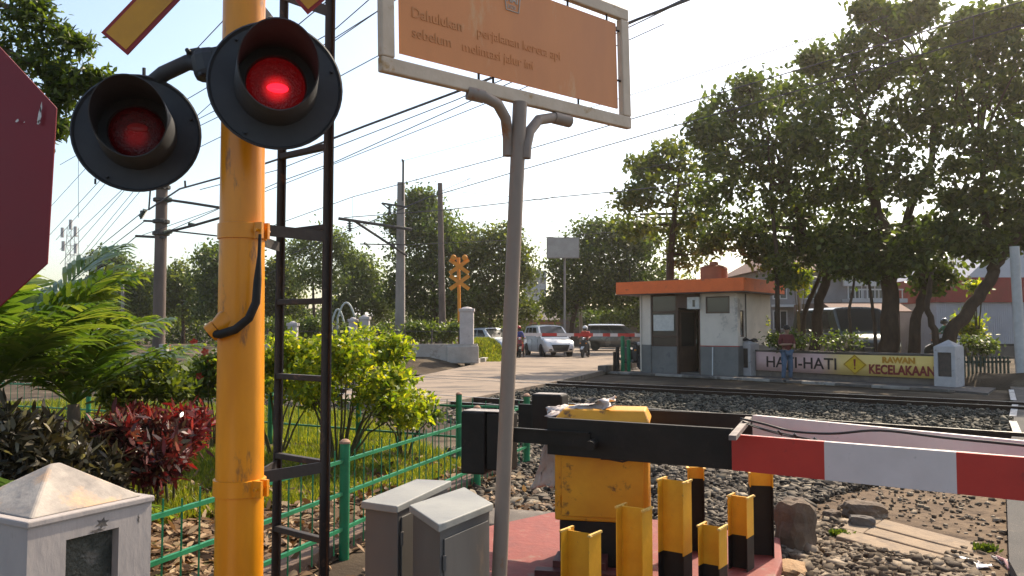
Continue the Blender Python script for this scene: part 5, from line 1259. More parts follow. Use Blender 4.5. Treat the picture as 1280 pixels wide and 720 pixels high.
b.build('exclamation_mark', ink_r, bs)

# ================================================================ MASTS AND POLES
mast_m = mat('mast_concrete', (.30, .265, .235), (.22, .19, .17), 2.5, .9, bump=.2, c3=(.15, .125, .11), c3scale=3, c3amt=.35, stretch=(1, 1, .3))
mast_b = mat('mast_brown', (.16, .115, .095), (.10, .075, .06), 3, .85, bump=.2, stretch=(1, 1, .3))
iron = mat('mast_iron', (.07, .06, .055), (.04, .035, .03), 8, .7)
ins_m = mat('insulator', (.09, .12, .08), (.05, .06, .05), 8, .4)
def insulator(p, q_, r, parent):
    p, q_ = Vector(p), Vector(q_); d = (q_ - p).normalized(); L = (q_ - p).length; u = d.orthogonal().normalized(); f = Fr(p, u, d.cross(u), d); b = MB(); pr_ = []
    n = 5
    for k in range(n): pr_ += [(r * .4, L * (k + .1) / n), (r, L * (k + .4) / n), (r, L * (k + .55) / n), (r * .4, L * (k + .8) / n)]
    b.lathe(pr_, f, 10); return b.build('insulator', ins_m, parent, autos=True)
Y = 21.5
x_ = U(197, 485, Y).x
mst = thing('catenary_mast', 'brown round catenary mast rising behind the palms with dark brackets', 'mast', (x_, Y, 0))
b = MB(); b.tube([(x_, Y, 0), (x_, Y, 3.6), (x_, Y, 7.4)], [.165, .155, .14], 18); b.build('mast', mast_b, mst, autos=True)
bk = lambda *P_: [U(px, py, y) for px, py, y in P_]
b = MB()
b.tube(bk((205, 249, 21.4), (240, 254, 20.8), (290, 262, 20.0)), .035, 8); b.tube(bk((206, 291, 21.4), (245, 281, 20.8), (290, 268, 20.0)), .035, 8); b.tube(bk((218, 289, 21.3), (245, 292, 20.8), (290, 297, 20.0)), .022, 6)
b.tube(bk((170, 295, 21.8), (206, 297, 21.3)), .035, 8); b.tube(bk((180, 276, 21.7), (206, 277, 21.3)), .03, 8); b.tube(bk((187, 236, 21.6), (206, 234, 21.3)), .05, 8)
b.tube(bk((188, 236, 21.6), (186, 262, 21.7), (176, 264, 21.8), (176, 274, 21.8)), .025, 6)
for yy in (234, 250, 277, 292): b.lathe([(.2, -.05), (.22, -.04), (.22, .04), (.2, .05)], Fr((x_, Y, U(197, yy, Y).z)), 14)
b.build('bracket', iron, mst)
insulator(U(205, 249, 21.4), U(214, 250, 21.3), .07, mst); insulator(U(206, 291, 21.4), U(214, 289, 21.3), .07, mst); insulator(U(182, 262, 21.7), U(176, 272, 21.8), .07, mst); insulator(U(243, 281.5, 20.9), U(236, 280, 21), .05, mst)
b = MB(); b.box(x_ + .14, x_ + .34, Y - .3, Y - .1, U(0, 452, Y).z, U(0, 430, Y).z); b.build('junction_box', mat('box_grey', (.4, .38, .36), rough=.6), mst, bevel=.01)
Y = 37
x_ = U(500, 430, Y).x
mst = thing('catenary_mast', 'pale square concrete catenary mast left of the orange crossbuck', 'mast', (x_, Y, 0))
b = MB(); zt_ = U(500, 228, Y).z
b.hexa([(x_ - .23, Y - .2, 0), (x_ + .23, Y - .2, 0), (x_ + .23, Y + .2, 0), (x_ - .23, Y + .2, 0), (x_ - .16, Y - .15, zt_), (x_ + .16, Y - .15, zt_), (x_ + .16, Y + .15, zt_), (x_ - .16, Y + .15, zt_)]); b.build('mast', mast_m, mst, bevel=.03)
b = MB(); b.tube([(x_ + .12, Y - .22, zt_ - .9), (x_ + .12, Y - .22, zt_ + 1.0)], .05, 8); b.tube([(x_ + .05, Y - .22, zt_ + .98), (x_ + .12, Y - .22, zt_ + 1.0)], .06, 6)
b.tube(bk((423, 273, 35.5), (515, 287, 36.7)), .07, 8); b.tube(bk((441, 275, 35.8), (508, 319, 36.7)), .06, 8); b.tube(bk((477, 254, 36.5), (509, 259, 36.7)), .05, 6); b.tube(bk((477, 254, 36.5), (487, 262, 36.5)), .03, 6)
b.tube(bk((450, 305, 36), (508, 306, 36.7)), .03, 6)
b.build('cantilever', iron, mst)
insulator(U(437, 275, 35.7), U(437, 290, 35.7), .12, mst); insulator(U(487, 256, 36.5), U(487, 267, 36.5), .12, mst); insulator(U(455, 303, 36), U(463, 310, 36), .08, mst)
def pole(label, px0, py0, px1, py1, Y, r0, r1, m, z0=0, arms=()):
    a = U(px0, py0, Y); c = U(px1, py1, Y); p0 = Vector((a.x, Y, z0)); t = thing('utility_pole', label, 'pole', p0)
    b = MB(); b.tube([p0, p0.lerp(c, .5), c], [r0, (r0 + r1) / 2, r1], 12); b.build('shaft', m, t, autos=True)
    for q_ in arms: b = MB(); b.tube([U(*q_[0]), U(*q_[1])], q_[2], 6); b.build('crossarm', iron, t)
    return t
pole('dark slim utility pole between the concrete mast and the orange crossbuck', 554, 400, 550, 229, 42, .2, .13, mast_b)
pole('short pale pole rising among the far trees at the left', 154, 420, 153, 337, 55, .13, .09, mast_m)
pole('thin grey lamp pole behind the waiting scooter rider', 727, 420, 725, 373, 52, .12, .1, mast_m)
pole('dark post rising behind the flat roof of the guard booth', 838, 430, 837, 300, 33.5, .17, .15, mast_b, arms=[((800, 268, 33), (900, 266, 33.4), .06), ((800, 272, 33), (880, 272, 33.4), .04)])
pole('white leaning pole cut by the right edge before the warehouse', 1276, 440, 1268, 308, 22, .13, .12, mat('pale_pole', (.5, .475, .45), (.4, .38, .36), 4, .7))
pole('slim grey pole standing behind the trees in front of the grey house', 1001, 430, 999, 330, 33, .07, .06, mast_m)
# lattice tower
Y = 130; x_ = U(88, 400, Y).x; tw_ = thing('lattice_tower', 'distant grey lattice telecom tower at the far left', 'tower', (x_, Y, 0)); zt_ = U(88, 284, Y).z
b = MB(); nl_ = 12
def tp_(k, s1, s2): h = zt_ * k / nl_; r = .95 - .35 * k / nl_; return Vector((x_ + s1 * r, Y + s2 * r, h))
for k in range(nl_):
    for s1, s2 in ((-1, -1), (1, -1), (1, 1), (-1, 1)):
        b.tube([tp_(k, s1, s2), tp_(k + 1, s1, s2)], .055, 4); n1, n2 = {(-1, -1): (1, -1), (1, -1): (1, 1), (1, 1): (-1, 1), (-1, 1): (-1, -1)}[(s1, s2)]
        b.tube([tp_(k, s1, s2), tp_(k + 1, n1, n2)], .035, 4); b.tube([tp_(k, s1, s2), tp_(k, n1, n2)], .035, 4)
tg = mat('tower_grey', (.40, .38, .38), rough=.7); b.build('lattice', tg, tw_)
for dx, dz in ((-1.1, -.8), (1.0, -.6), (-.9, -3), (1.1, -3.4), (.2, .5)):
    b = MB(); b.box(x_ + dx - .22, x_ + dx + .22, Y - 1.2, Y - .9, zt_ + dz - 1.0, zt_ + dz + .6); b.build('antenna_panel', tg, tw_)
# far orange crossing sign
Y = 35; p = U(575, 400, Y); fcs = thing('crossing_sign', 'far orange double crossbuck sign on an orange post over the white pillar', 'sign', (p.x, Y, .5))
om = mat('orange_sign_paint', (.68, .26, .02), (.55, .2, .015), 4, .6)
b = MB(); b.tube([(p.x, Y, .5), (U(573, 330, Y).x, Y, U(573, 322, Y).z)], .075, 10); b.build('post', om, fcs)
for cy in (334, 354):
    for s in (-1, 1):
        c = U(574 + (.5 if cy > 340 else 0), cy - 1, Y - .1); d = Vector((.42, 0, .30 * s)); n2 = Vector((-d.z, 0, d.x)).normalized() * .085
        y_ = Vector((0, .012 * s - (.03 if cy > 340 else 0), 0)); b = MB()
        b.hexa([c - d - n2 + y_, c + d - n2 + y_, c + d + n2 + y_, c - d + n2 + y_] + [v + Vector((0, -.01, 0)) for v in (c - d - n2 + y_, c + d - n2 + y_, c + d + n2 + y_, c - d + n2 + y_)]); b.build('crossbuck_board', om, fcs)
for s in (-1, 1):
    c = U(574 + s * 7, 322, Y - .15); b = MB(); b.lathe([(.001, 0), (.13, .0), (.13, .03), (.09, .08), (.001, .08)], Fr(c, (1, 0, 0), (0, 0, 1), (0, -1, 0)), 16); b.build('lamp', om, fcs, autos=True)
# billboard
Y = 43.5; bb = thing('billboard', 'blank pale grey billboard among the leaves above the waiting cars', 'billboard', (U(712, 400, Y).x, Y, 0)); a = U(684, 322, Y); c = U(723, 298, Y)
b = MB(); b.box(a.x, c.x, Y - .12, Y + .05, a.z, c.z); b.build('board', mat('billboard_grey', (.38, .36, .33), (.31, .29, .27), 2, .7), bb)
b = MB(); b.tube([(U(706, 400, Y).x, Y + .12, 0), (U(706, 320, Y).x, Y + .12, c.z - .1)], .06, 10); b.build('post', mast_m, bb)
b = MB(); b.box(a.x - .04, c.x + .04, Y - .1, Y - .081, a.z - .05, c.z + .05); b.build('board_frame', mast_m, bb)

# kerb wall with pillars on the left embankment
wpm2 = mat('far_wall_pale', (.46, .40, .35), (.36, .31, .27), 2, .9, bump=.2, c3=(.22, .18, .15), c3scale=1.5, c3amt=.35)
Y = 33; xl, xr = U(300, 440, Y).x, U(597, 440, Y).x
ew = thing('embankment_wall', 'low pale masonry wall edging the left embankment below the white pillar', 'wall', (xr, Y, .3))
b = MB(); b.box(xl, xr, Y - .2, Y + .2, .25, U(550, 430, Y).z, ID); b.build('wall', wpm2, ew)
b = MB(); b.box(xr - 1.25, xr + .06, Y - .3, Y - .201, .2, U(550, 432, Y).z, ID); b.build('buttress', wpm2, ew, bevel=.05)
for px, w_, ytop, lab in ((583.5, .56, 384, 'tall white pillar with a rounded cap below the orange crossbuck'), (456, .36, 394, 'slim white pillar on the embankment right of the ladder'), (366, .36, 402, 'slim white pillar on the embankment seen inside the ladder'), (441, .3, 397, 'narrow white post beside the round garden arch')):
    c = U(px, 430, Y + .1); zt_ = U(px, ytop, Y).z; t = thing('gate_pillar', lab, 'pillar', (c.x, Y + .1, .5)); f = Fr((c.x, Y + .1, 0)); a = w_ / 2
    b = MB(); b.box(-a, a, -a, a, .5, zt_ - .18, f); b.build('shaft', wpm, t, bevel=.02)
    b = MB(); b.box(-a - .04, a + .04, -a - .04, a + .04, zt_ - .1795, zt_ - .06, f); b.lathe([(a * .9, zt_ - .06), (a * .6, zt_ + .0), (0.01, zt_ + .02)], f, 12); b.build('cap', wpm, t, bevel=.015)
b = MB()
for (p0, p1, ph) in (((422, 430), (444, 430), 381), ((415, 430), (430, 430), 392)):
    b.tube([U(p0[0], p0[1], 36), U(p0[0], (p0[1] + ph) / 2 - 8, 36), *bez(U(p0[0], (p0[1] + ph) / 2 - 8, 36), U((p0[0] + p1[0]) / 2, ph - 22, 36), U(p1[0], (p0[1] + ph) / 2 - 8, 36), 8)[1:], U(p1[0], p1[1], 36)], .045, 8)
tag(b.build('garden_arch', mat('arch_paint', (.50, .52, .48), rough=.6), base=U(422, 430, 36)), 'pale round tube garden arches on the embankment right of the ladder', 'arch')
et = thing('iron_fence', 'thin dark iron fence between the white pillars on the embankment', 'fence', (xl, 33.4, .5))
b = MB()
for z in (.95, 1.5): b.box(U(300, 430, 33.4).x, U(574, 430, 33.4).x, 33.38, 33.42, z, z + .03)
b.build('rail_panel', iron, et)
for k in range(9):
    x = U(300, 430, 33.4).x + k * (U(574, 430, 33.4).x - U(300, 430, 33.4).x) / 8; b = MB(); b.box(x - .03, x + .03, 33.36, 33.44, .4, 1.62); b.build('post', iron, et)

# ================================================================ BUILDINGS
def building(name, label, cat, px0, px1, Y, ytop, depth, wallm, roof=None, z0=0):
    a = U(px0, 400, Y).x; c = U(px1, 400, Y).x; zt = U(px0, ytop, Y).z; t = thing(name, label, cat, ((a + c) / 2, Y, z0))
    b = MB(); b.box(a, c, Y, Y + depth, z0, zt); b.build('wall', wallm, t); return t, a, c, zt
def win(t, x0, x1_, z0, z1, Y, fm, gm_, mull=1):
    b = MB(); e = .06; b.box(x0, x1_, Y - .07, Y - .002, z0, z0 + e); b.box(x0, x1_, Y - .07, Y - .002, z1 - e, z1); b.box(x0, x0 + e, Y - .07, Y - .002, z0 + e, z1 - e); b.box(x1_ - e, x1_, Y - .07, Y - .002, z0 + e, z1 - e)
    for k in range(mull): x = x0 + (x1_ - x0) * (k + 1) / (mull + 1); b.box(x - .025, x + .025, Y - .06, Y - .004, z0 + e, z1 - e)
    o = b.build('window', fm, t); m = MB(); m.box(x0 + e, x1_ - e, Y - .03, Y - .006, z0 + e, z1 - e); m.build('pane', gm_, o)
glass_f = mat('far_glass', (.045, .05, .055), rough=.15, bump=0, spec=.7)
hg = mat('house_grey', (.30, .27, .26), (.24, .215, .205), 1.2, .85, bump=.1, c3=(.18, .15, .14), c3amt=.3); hw_ = mat('house_white', (.62, .60, .58), (.5, .48, .46), 1.2, .85, bump=.1)
rt_ = mat('roof_tiles', (.22, .12, .085), (.14, .08, .06), 2, .85, bump=.3, stretch=(1, 5, 5))
rtg = mat('roof_grey_tiles', (.30, .25, .215), (.22, .18, .16), 2, .85, bump=.3)
t, a, c, zt = building('house', 'grey two storey house glimpsed between the tree trunks right of the booth', 'house', 958, 1112, 44, 338, 8, hg)
Yh = 44
for i, (p0, p1) in enumerate(((966, 984), (1004, 1022), (1060, 1078), (1084, 1104))):
    win(t, U(p0, 400, Yh).x, U(p1, 400, Yh).x, U(0, 374, Yh).z, U(0, 350, Yh).z, Yh, hw_, glass_f)
    win(t, U(p0, 400, Yh).x, U(p1, 400, Yh).x, U(0, 412, Yh).z, U(0, 388, Yh).z, Yh, hw_, glass_f)
b = MB(); b.box(U(1045, 0, Yh).x, U(1112, 0, Yh).x, Yh - 1.2, Yh - .003, U(0, 379, Yh).z, U(0, 374, Yh).z); b.box(U(958, 0, Yh).x, U(1040, 0, Yh).x, Yh - .6, Yh - .003, U(0, 384, Yh).z, U(0, 381, Yh).z); b.build('balcony_slab', hw_, t)
b = MB()
for k in range(14):
    x = U(1045, 0, Yh).x + k * .21; b.box(x, x + .04, Yh - 1.18, Yh - 1.14, U(0, 374, Yh).z, U(0, 364, Yh).z)
b.box(U(1045, 0, Yh).x, U(1045, 0, Yh).x + 2.8, Yh - 1.2, Yh - 1.12, U(0, 364, Yh).z, U(0, 363, Yh).z + .03); b.build('railing', hw_, t)
b = MB(); b.box(U(1045, 0, Yh).x, U(1085, 0, Yh).x, Yh - .25, Yh - .08, U(0, 358, Yh).z, U(0, 345, Yh).z); b.build('air_conditioner', hw_, t, bevel=.03)
b = MB(); x0, x1_ = a - .5, c + .5; b.add([(x0, 43.4, zt), (x1_, 43.4, zt), (x1_, 52.5, zt), (x0, 52.5, zt), (x0 + 2, 48, zt + 1.5), (x1_ - 2, 48, zt + 1.5)], [(3, 2, 1, 0), (0, 1, 5, 4), (1, 2, 5), (2, 3, 4, 5), (3, 0, 4)]); b.build('roof', rt_, t)
# brown awning block behind the van
t, a, c, zt = building('shop', 'low brown fronted shop under a wide awning behind the dark van', 'shop', 1030, 1125, 38, 378, 4, mat('shop_brown', (.15, .095, .075), (.10, .065, .052), 2, .8))
b = MB(); b.hexa([(a, 36.8, zt - .5), (c, 36.8, zt - .5), (c, 38, zt - .1), (a, 38, zt - .1), (a, 36.8, zt - .44), (c, 36.8, zt - .44), (c, 38, zt - .04), (a, 38, zt - .04)]); b.build('awning', rt_, t)
b = MB(); b.box(a + .5, a + 1.7, 37.93, 37.998, 0, 2.0); b.build('door', bbr, t)
# warehouse with red band
Y = 42; a, c = U(1160, 0, Y).x, U(1420, 0, Y).x
t = thing('warehouse', 'white corrugated warehouse with a wide dark red band at the right edge', 'warehouse', ((a + c) / 2, Y, 0))
cw = mat('corrugated_white', (.50, .48, .50), (.42, .40, .42), 1, .6, bump=.1, c3=(.33, .3, .3), c3scale=.7, c3amt=.3)
z_a, z_b, z_c = U(0, 378, Y).z, U(0, 347, Y).z, U(0, 312, Y).z
b = MB(); n = int((c - a) / .11)
for k in range(n): b.box(a + k * .11, a + k * .11 + .06, Y - .03, Y, 0.8, z_a)
b.box(a, c, Y + .001, Y + 10, 0.0, z_a); b.build('wall', cw, t)
b = MB(); b.box(a - .1, c, Y - .15, Y + 10, z_a + .002, z_b); b.build('red_band', mat('band_red', (.28, .022, .02), (.22, .018, .016), 2, .6, c3=(.16, .02, .02), c3amt=.2), t)
b = MB(); b.hexa([(a + 1.6, Y - .1, z_b + .002), (c, Y - .1, z_b + .002), (c, Y + 10, z_b + .002), (a + 1.6, Y + 10, z_b + .002), (a + 3.2, Y - .1, z_c), (c, Y - .1, z_c + 1.5), (c, Y + 10, z_c + 1.5), (a + 3.2, Y + 10, z_c)]); b.build('gable', mat('gable_white', (.56, .55, .58), (.48, .47, .5), 1, .7, bump=.05), t)
b = MB(); b.box(a, c, Y - .25, Y - .031, 0, .8); b.build('base_wall', conc_d, t)
# far things
t, a, c, zt = building('house', 'far brown roofed house just left of the lamp pole', 'house', 658, 708, 68, 400, 6, mat('house_brown', (.28, .20, .15), (.2, .14, .11), 2, .85))
b = MB(); b.add([(a - .6, 67.4, zt), (c + .6, 67.4, zt), (c + .6, 74, zt), (a - .6, 74, zt), ((a + c) / 2 - .9, 70, zt + 1.7), ((a + c) / 2 + .9, 70, zt + 1.7)], [(3, 2, 1, 0), (0, 1, 5, 4), (1, 2, 5), (2, 3, 4, 5), (3, 0, 4)]); b.build('roof', rtg, t)
for k, p0 in enumerate((664, 684)): win(t, U(p0, 0, 68).x, U(p0 + 12, 0, 68).x, .9, 1.9, 68, hw_, glass_f)
b = MB(); b.box(a, c, 66.0, 67.3, 2.0, 2.1); b.tube([(c - .2, 66.2, 0), (c - .2, 66.2, 2.0)], .08, 6); b.build('porch_canopy', mat('canopy_orange', (.45, .17, .08), rough=.8), t)
t, a, c, zt = building('office_block', 'far pale blue grey office block between the trees', 'building', 655, 683, 150, 338, 8, mat('office_grey', (.30, .32, .35), (.25, .27, .30), 1, .7))
for r_ in range(4):
    for k in range(3): x = a + .5 + k * 1.25; z = zt - 1.6 - r_ * 2.2; win(t, x, x + .9, z - .9, z + .3, 150, hg, glass_f, 0)
t, a, c, zt = building('house', 'low white roofed house behind the garden arches', 'house', 418, 470, 62, 396, 5, mat('house_cream', (.42, .38, .33), (.34, .3, .26), 2, .85))
b = MB(); b.hexa([(a - .5, 61.4, zt - .02), (c + .5, 61.4, zt - .02), (c + .5, 67, zt + .9), (a - .5, 67, zt + .9), (a - .5, 61.4, zt + .1), (c + .5, 61.4, zt + .1), (c + .5, 67, zt + 1.0), (a - .5, 67, zt + 1.0)]); b.build('roof', hw_, t)
for p0 in (428, 448): win(t, U(p0, 0, 62).x, U(p0 + 12, 0, 62).x, 1.0, 2.1, 62, hw_, glass_f)
t, a, c, zt = building('boundary_wall', 'long brownish boundary wall behind the second waiting car', 'wall', 700, 905, 66, 384, .3, mat('bwall', (.17, .125, .10), (.12, .09, .075), 2, .9, bump=.2))
b = MB(); b.box(a, c, 65.95, 66.35, zt + .001, zt + .12); b.build('coping', conc_d, t)

# ================================================================ FAR BARRIER AND SMALL FENCES
Y = 31
fb = thing('barrier_gate', 'far lowered barrier with a red and white striped boom in front of the waiting scooter', 'barrier', (U(812, 450, 30.2).x, 30.2, .14))
b0 = U(818, 419, 30.0); b1 = U(655, 417.5, 33.5); fr = fr_dir((b0.x, b0.y, 0), b1 - b0); L = (b1 - b0).to_2d().length
cuts = [0, (818 - 796) / 163, (818 - 776) / 163, (818 - 767) / 163, (818 - 758) / 163, (818 - 746) / 163, (818 - 722) / 163, (818 - 700) / 163, (818 - 680) / 163, 1.0]
b = MB()
for k in range(len(cuts) - 1): b.box(cuts[k] * L, cuts[k + 1] * L, -.02, .02, b0.z - .06, b0.z + .06, fr, mi=k % 2)
b.build('boom', [white_p, red_p], fb)
b = MB(); b.box(-.30, .25, -.25, .25, .14, b0.z - .1, fr); b.build('cabinet', mat('far_cabinet', (.30, .26, .22), (.2, .17, .15), 3, .7), fb, bevel=.02)
b = MB(); b.box(-.8, .0, .03, .09, b0.z - .09, b0.z + .06, fr); b.build('counter_arm', black_p, fb)
for k, (px, yt, yb_, mm) in enumerate(((772, 433, 461, black_p), (779, 420, 462, green_f), (787, 425, 460, green_f), (770, 440, 458, black_p))):
    p = U(px, yb_, 28.6); b = MB(); b.box(-.05, .05, -.05, .05, 0, U(px, yt, 28.6).z - .1, Fr((p.x, 28.6 + k * .1, .1), frW.u, frW.v))
    tag(b.build('bollard', mm, base=(p.x, 28.6 + k * .1, .1), bevel=.01), ['short black post at the left end of the kerb island', 'tall thin green post left on the kerb island', 'thin green post beside the far barrier box', 'lowest black stub on the kerb island'][k], 'bollard', 'posts on the kerb island by the far barrier')
b = MB(); f = fr_dir((U(1205, 455, 22.5).x, 22.5, 0), (1, .2)); n = 12
for k in range(n): b.box(k * .13, k * .13 + .05, 0, .03, .05, .85, f)
b.box(0, n * .13, .031, .05, .2, .26, f); b.box(0, n * .13, .031, .05, .66, .72, f)
tag(b.build('picket_fence', mat('dark_green_fence', (.03, .05, .035), (.02, .035, .025), 4, .7), base=f.o), 'dark green picket fence right behind the right white pillar', 'fence')
rf_ = thing('rail_fence', 'dark low rail fence in front of the warehouse at the right edge', 'fence', (U(1235, 435, 26).x, 26, 0)); f = fr_dir((U(1225, 435, 27).x, 27, 0), (1, -.15))
for k in range(5): b = MB(); b.box(k * 1.1, k * 1.1 + .09, 0, .09, 0, 1.2, f); b.build('post', iron, rf_)
b = MB(); b.box(0, 4.5, .02, .07, 1.05, 1.12, f); b.box(0, 4.5, .02, .07, .62, .68, f); b.build('rail', iron, rf_)

# ================================================================ WIRES
wire_m = mat('overhead_wire', (.09, .08, .085), (.06, .055, .06), 5, .6, bump=0)
WN = [0]
def wire(label, pts, r=.011, sag=0.0, grp='overhead wires strung along the railway'):
    P_ = [U(*p) for p in pts]; Q = []
    for i in range(len(P_) - 1):
        for k in range(10):
            t_ = k / 10; q = P_[i].lerp(P_[i + 1], t_); q.z -= sag * 4 * t_ * (1 - t_); Q.append(q)
    Q.append(P_[-1]); b = MB(); b.tube(Q, r, 5); tag(b.build('overhead_wire', wire_m, base=P_[0], smooth=True), label, 'wire', grp)
wire('carrying wire of the overhead line rising from the ladder to the tall trees', [(300, 297, 27), (441, 246, 24), (628, 196, 20), (860, 128, 16.5), (1015, 82, 14.5), (1310, -8, 11.5)], .012)
wire('contact wire of the overhead line, second below the carrying wire', [(280, 352, 28), (538, 246, 22), (660, 210, 19.5), (880, 147, 16), (1300, 25, 11.5)], .012)
wire('thick twisted cable passing behind the information sign to the top edge', [(186, 262, 21.7), (225, 236, 20.5), (290, 218, 19), (360, 195, 17.5), (455, 158, 16), (578, 112, 14.5), (795, 25, 12.5), (880, -8, 11.8)], .024)
wire('pale wire close below the thick twisted cable', [(250, 237, 20), (345, 213, 18), (570, 125, 15), (800, 24, 12.8), (865, -6, 12)], .010)
wire('thin wire third below the thick twisted cable', [(206, 291, 21), (350, 227, 18), (420, 202, 17), (580, 130, 15), (700, 75, 13.8), (900, -20, 12)], .010)
wire('lowest wire fastened on the brown catenary mast', [(172, 296, 21.8), (330, 240, 19), (480, 180, 17), (650, 112, 15), (830, 30, 13)], .009)
for k, (lab, pts) in enumerate([
    ('uppermost slanting wire in the gap between the two lamps', [(60, 262, 30), (190, 120, 18), (277, 28, 13), (330, -30, 11)]),
    ('second slanting wire between the two lamps', [(70, 300, 30), (215, 135, 18), (280, 97, 15), (350, 50, 13), (420, -8, 11)]),
    ('third slanting wire between the two lamps', [(75, 330, 32), (200, 187, 20), (277, 117, 16), (415, 40, 13), (470, -8, 12)]),
    ('fourth slanting wire between the two lamps', [(80, 345, 33), (236, 155, 19), (279, 133, 17), (418, 48, 14), (510, -10, 12)]),
    ('fifth slanting wire between the two lamps, close under the fourth', [(80, 352, 34), (240, 162, 19), (279, 143, 17), (350, 98, 15), (478, 10, 13), (510, -14, 12)]),
    ('lowest slanting wire between the two lamps reaching the sign frame', [(75, 206, 26), (105, 189, 24), (245, 186, 20), (278, 170, 18), (420, 98, 15), (476, 68, 14)])]):
    wire(lab, pts, .009, grp='slanting wires in the upper left sky')
wire('wire dropping from the mast bracket to the far lower left, uppermost of three', [(182, 262, 21.7), (80, 344, 40)], .014)
wire('wire dropping from the mast bracket to the far lower left, middle of three', [(180, 277, 21.7), (82, 352, 40)], .014)
wire('wire dropping from the mast bracket to the far lower left, lowest of three', [(171, 295, 21.8), (85, 366, 40)], .014)
wire('steep wire crossing the sky left of the left lamp, upper one', [(60, 296, 34), (132, 218, 22), (180, 160, 18)], .010)
wire('steep wire crossing the sky left of the left lamp, lower one', [(75, 312, 34), (158, 232, 22), (220, 180, 18)], .010)
wire('thin vertical wire hanging in the sky right of the red octagonal sign', [(98, 195, 26), (98, 272, 26)], .008)
wire('dark cable running from behind the ladder across the middle to the booth trees', [(430, 272, 36), (560, 262, 34), (700, 246, 31), (775, 239, 29), (900, 225, 26)], .020)
wire('thin line above the dark cable across the middle of the picture', [(420, 300, 34), (553, 238, 30), (680, 250, 28), (780, 215, 26), (960, 180, 22)], .008)
wire('faint wire leaving the top of the concrete mast toward the upper right', [(500, 202, 37), (640, 165, 30), (1015, 48, 18), (1110, 20, 16)], .010)
wire('faint wire from the mast base bracket across the far trees', [(508, 306, 36.7), (640, 300, 36), (830, 285, 35)], .012)
wire('lower pale wire meeting the cantilever of the concrete mast', [(330, 345, 33), (437, 290, 35.7), (487, 267, 36.5), (590, 222, 30)], .010)
for px, y0, y1_, Y in ((585, 207, 232, 21), (680, 181, 204, 19), (824, 138, 163, 17), (441, 246, 285, 24), (1217, 21, 50, 12.3), (352, 282, 322, 26)):
    wire('short vertical dropper at %s between the line wires' % {585: 'the left of the sign pole', 680: 'the right of the sign pole', 824: 'the sky left of the tall trees', 441: 'the right of the ladder', 1217: 'the top right tree crown', 352: 'the ladder'}[px], [(px, y0, Y), (px, y1_, Y)], .007, grp='droppers of the overhead line')
# ================================================================ VEHICLES
tyre = mat('tyre_rubber', (.018, .017, .017), (.03, .028, .027), 9, .85, bump=.1)
rim_m = mat('alloy_rim', (.45, .45, .46), (.35, .35, .36), 9, .35, metal=.8, bump=0)
car_gl = mat('car_glass', (.02, .024, .028), (.03, .034, .038), 2, .1, bump=0, spec=.5)
chrome = mat('chrome', (.6, .6, .6), rough=.15, metal=1, bump=0)
lampw = mat('headlamp_glass', (.62, .64, .66), (.5, .5, .52), 9, .1, bump=0, spec=.9)
lampr = mat('tail_lamp', (.4, .02, .02), rough=.2, bump=0)
plate_m = mat('black_plate', (.03, .03, .03), rough=.5, bump=0)
silver = mat('silver_paint', (.74, .72, .70), (.68, .66, .64), 2, .35, metal=.2, bump=0, coat=.6, c3=(.33, .33, .35), c3amt=.2)
darkgrey = mat('dark_grey_paint', (.13, .13, .135), (.10, .10, .105), 2, .25, metal=.4, bump=0, coat=.7)
vanpaint = mat('dark_green_van_paint', (.035, .045, .035), (.025, .032, .027), 2, .3, metal=.2, bump=0, coat=.6)
whitecar = mat('white_car_paint', (.62, .64, .66), (.55, .57, .6), 2, .25, bump=0, coat=.6)
plastic_b = mat('black_plastic', (.03, .03, .03), (.04, .04, .04), 9, .6, bump=.03)
def lerp(a, b_, t_): return tuple(a[i] * (1 - t_) + b_[i] * t_ for i in range(3))
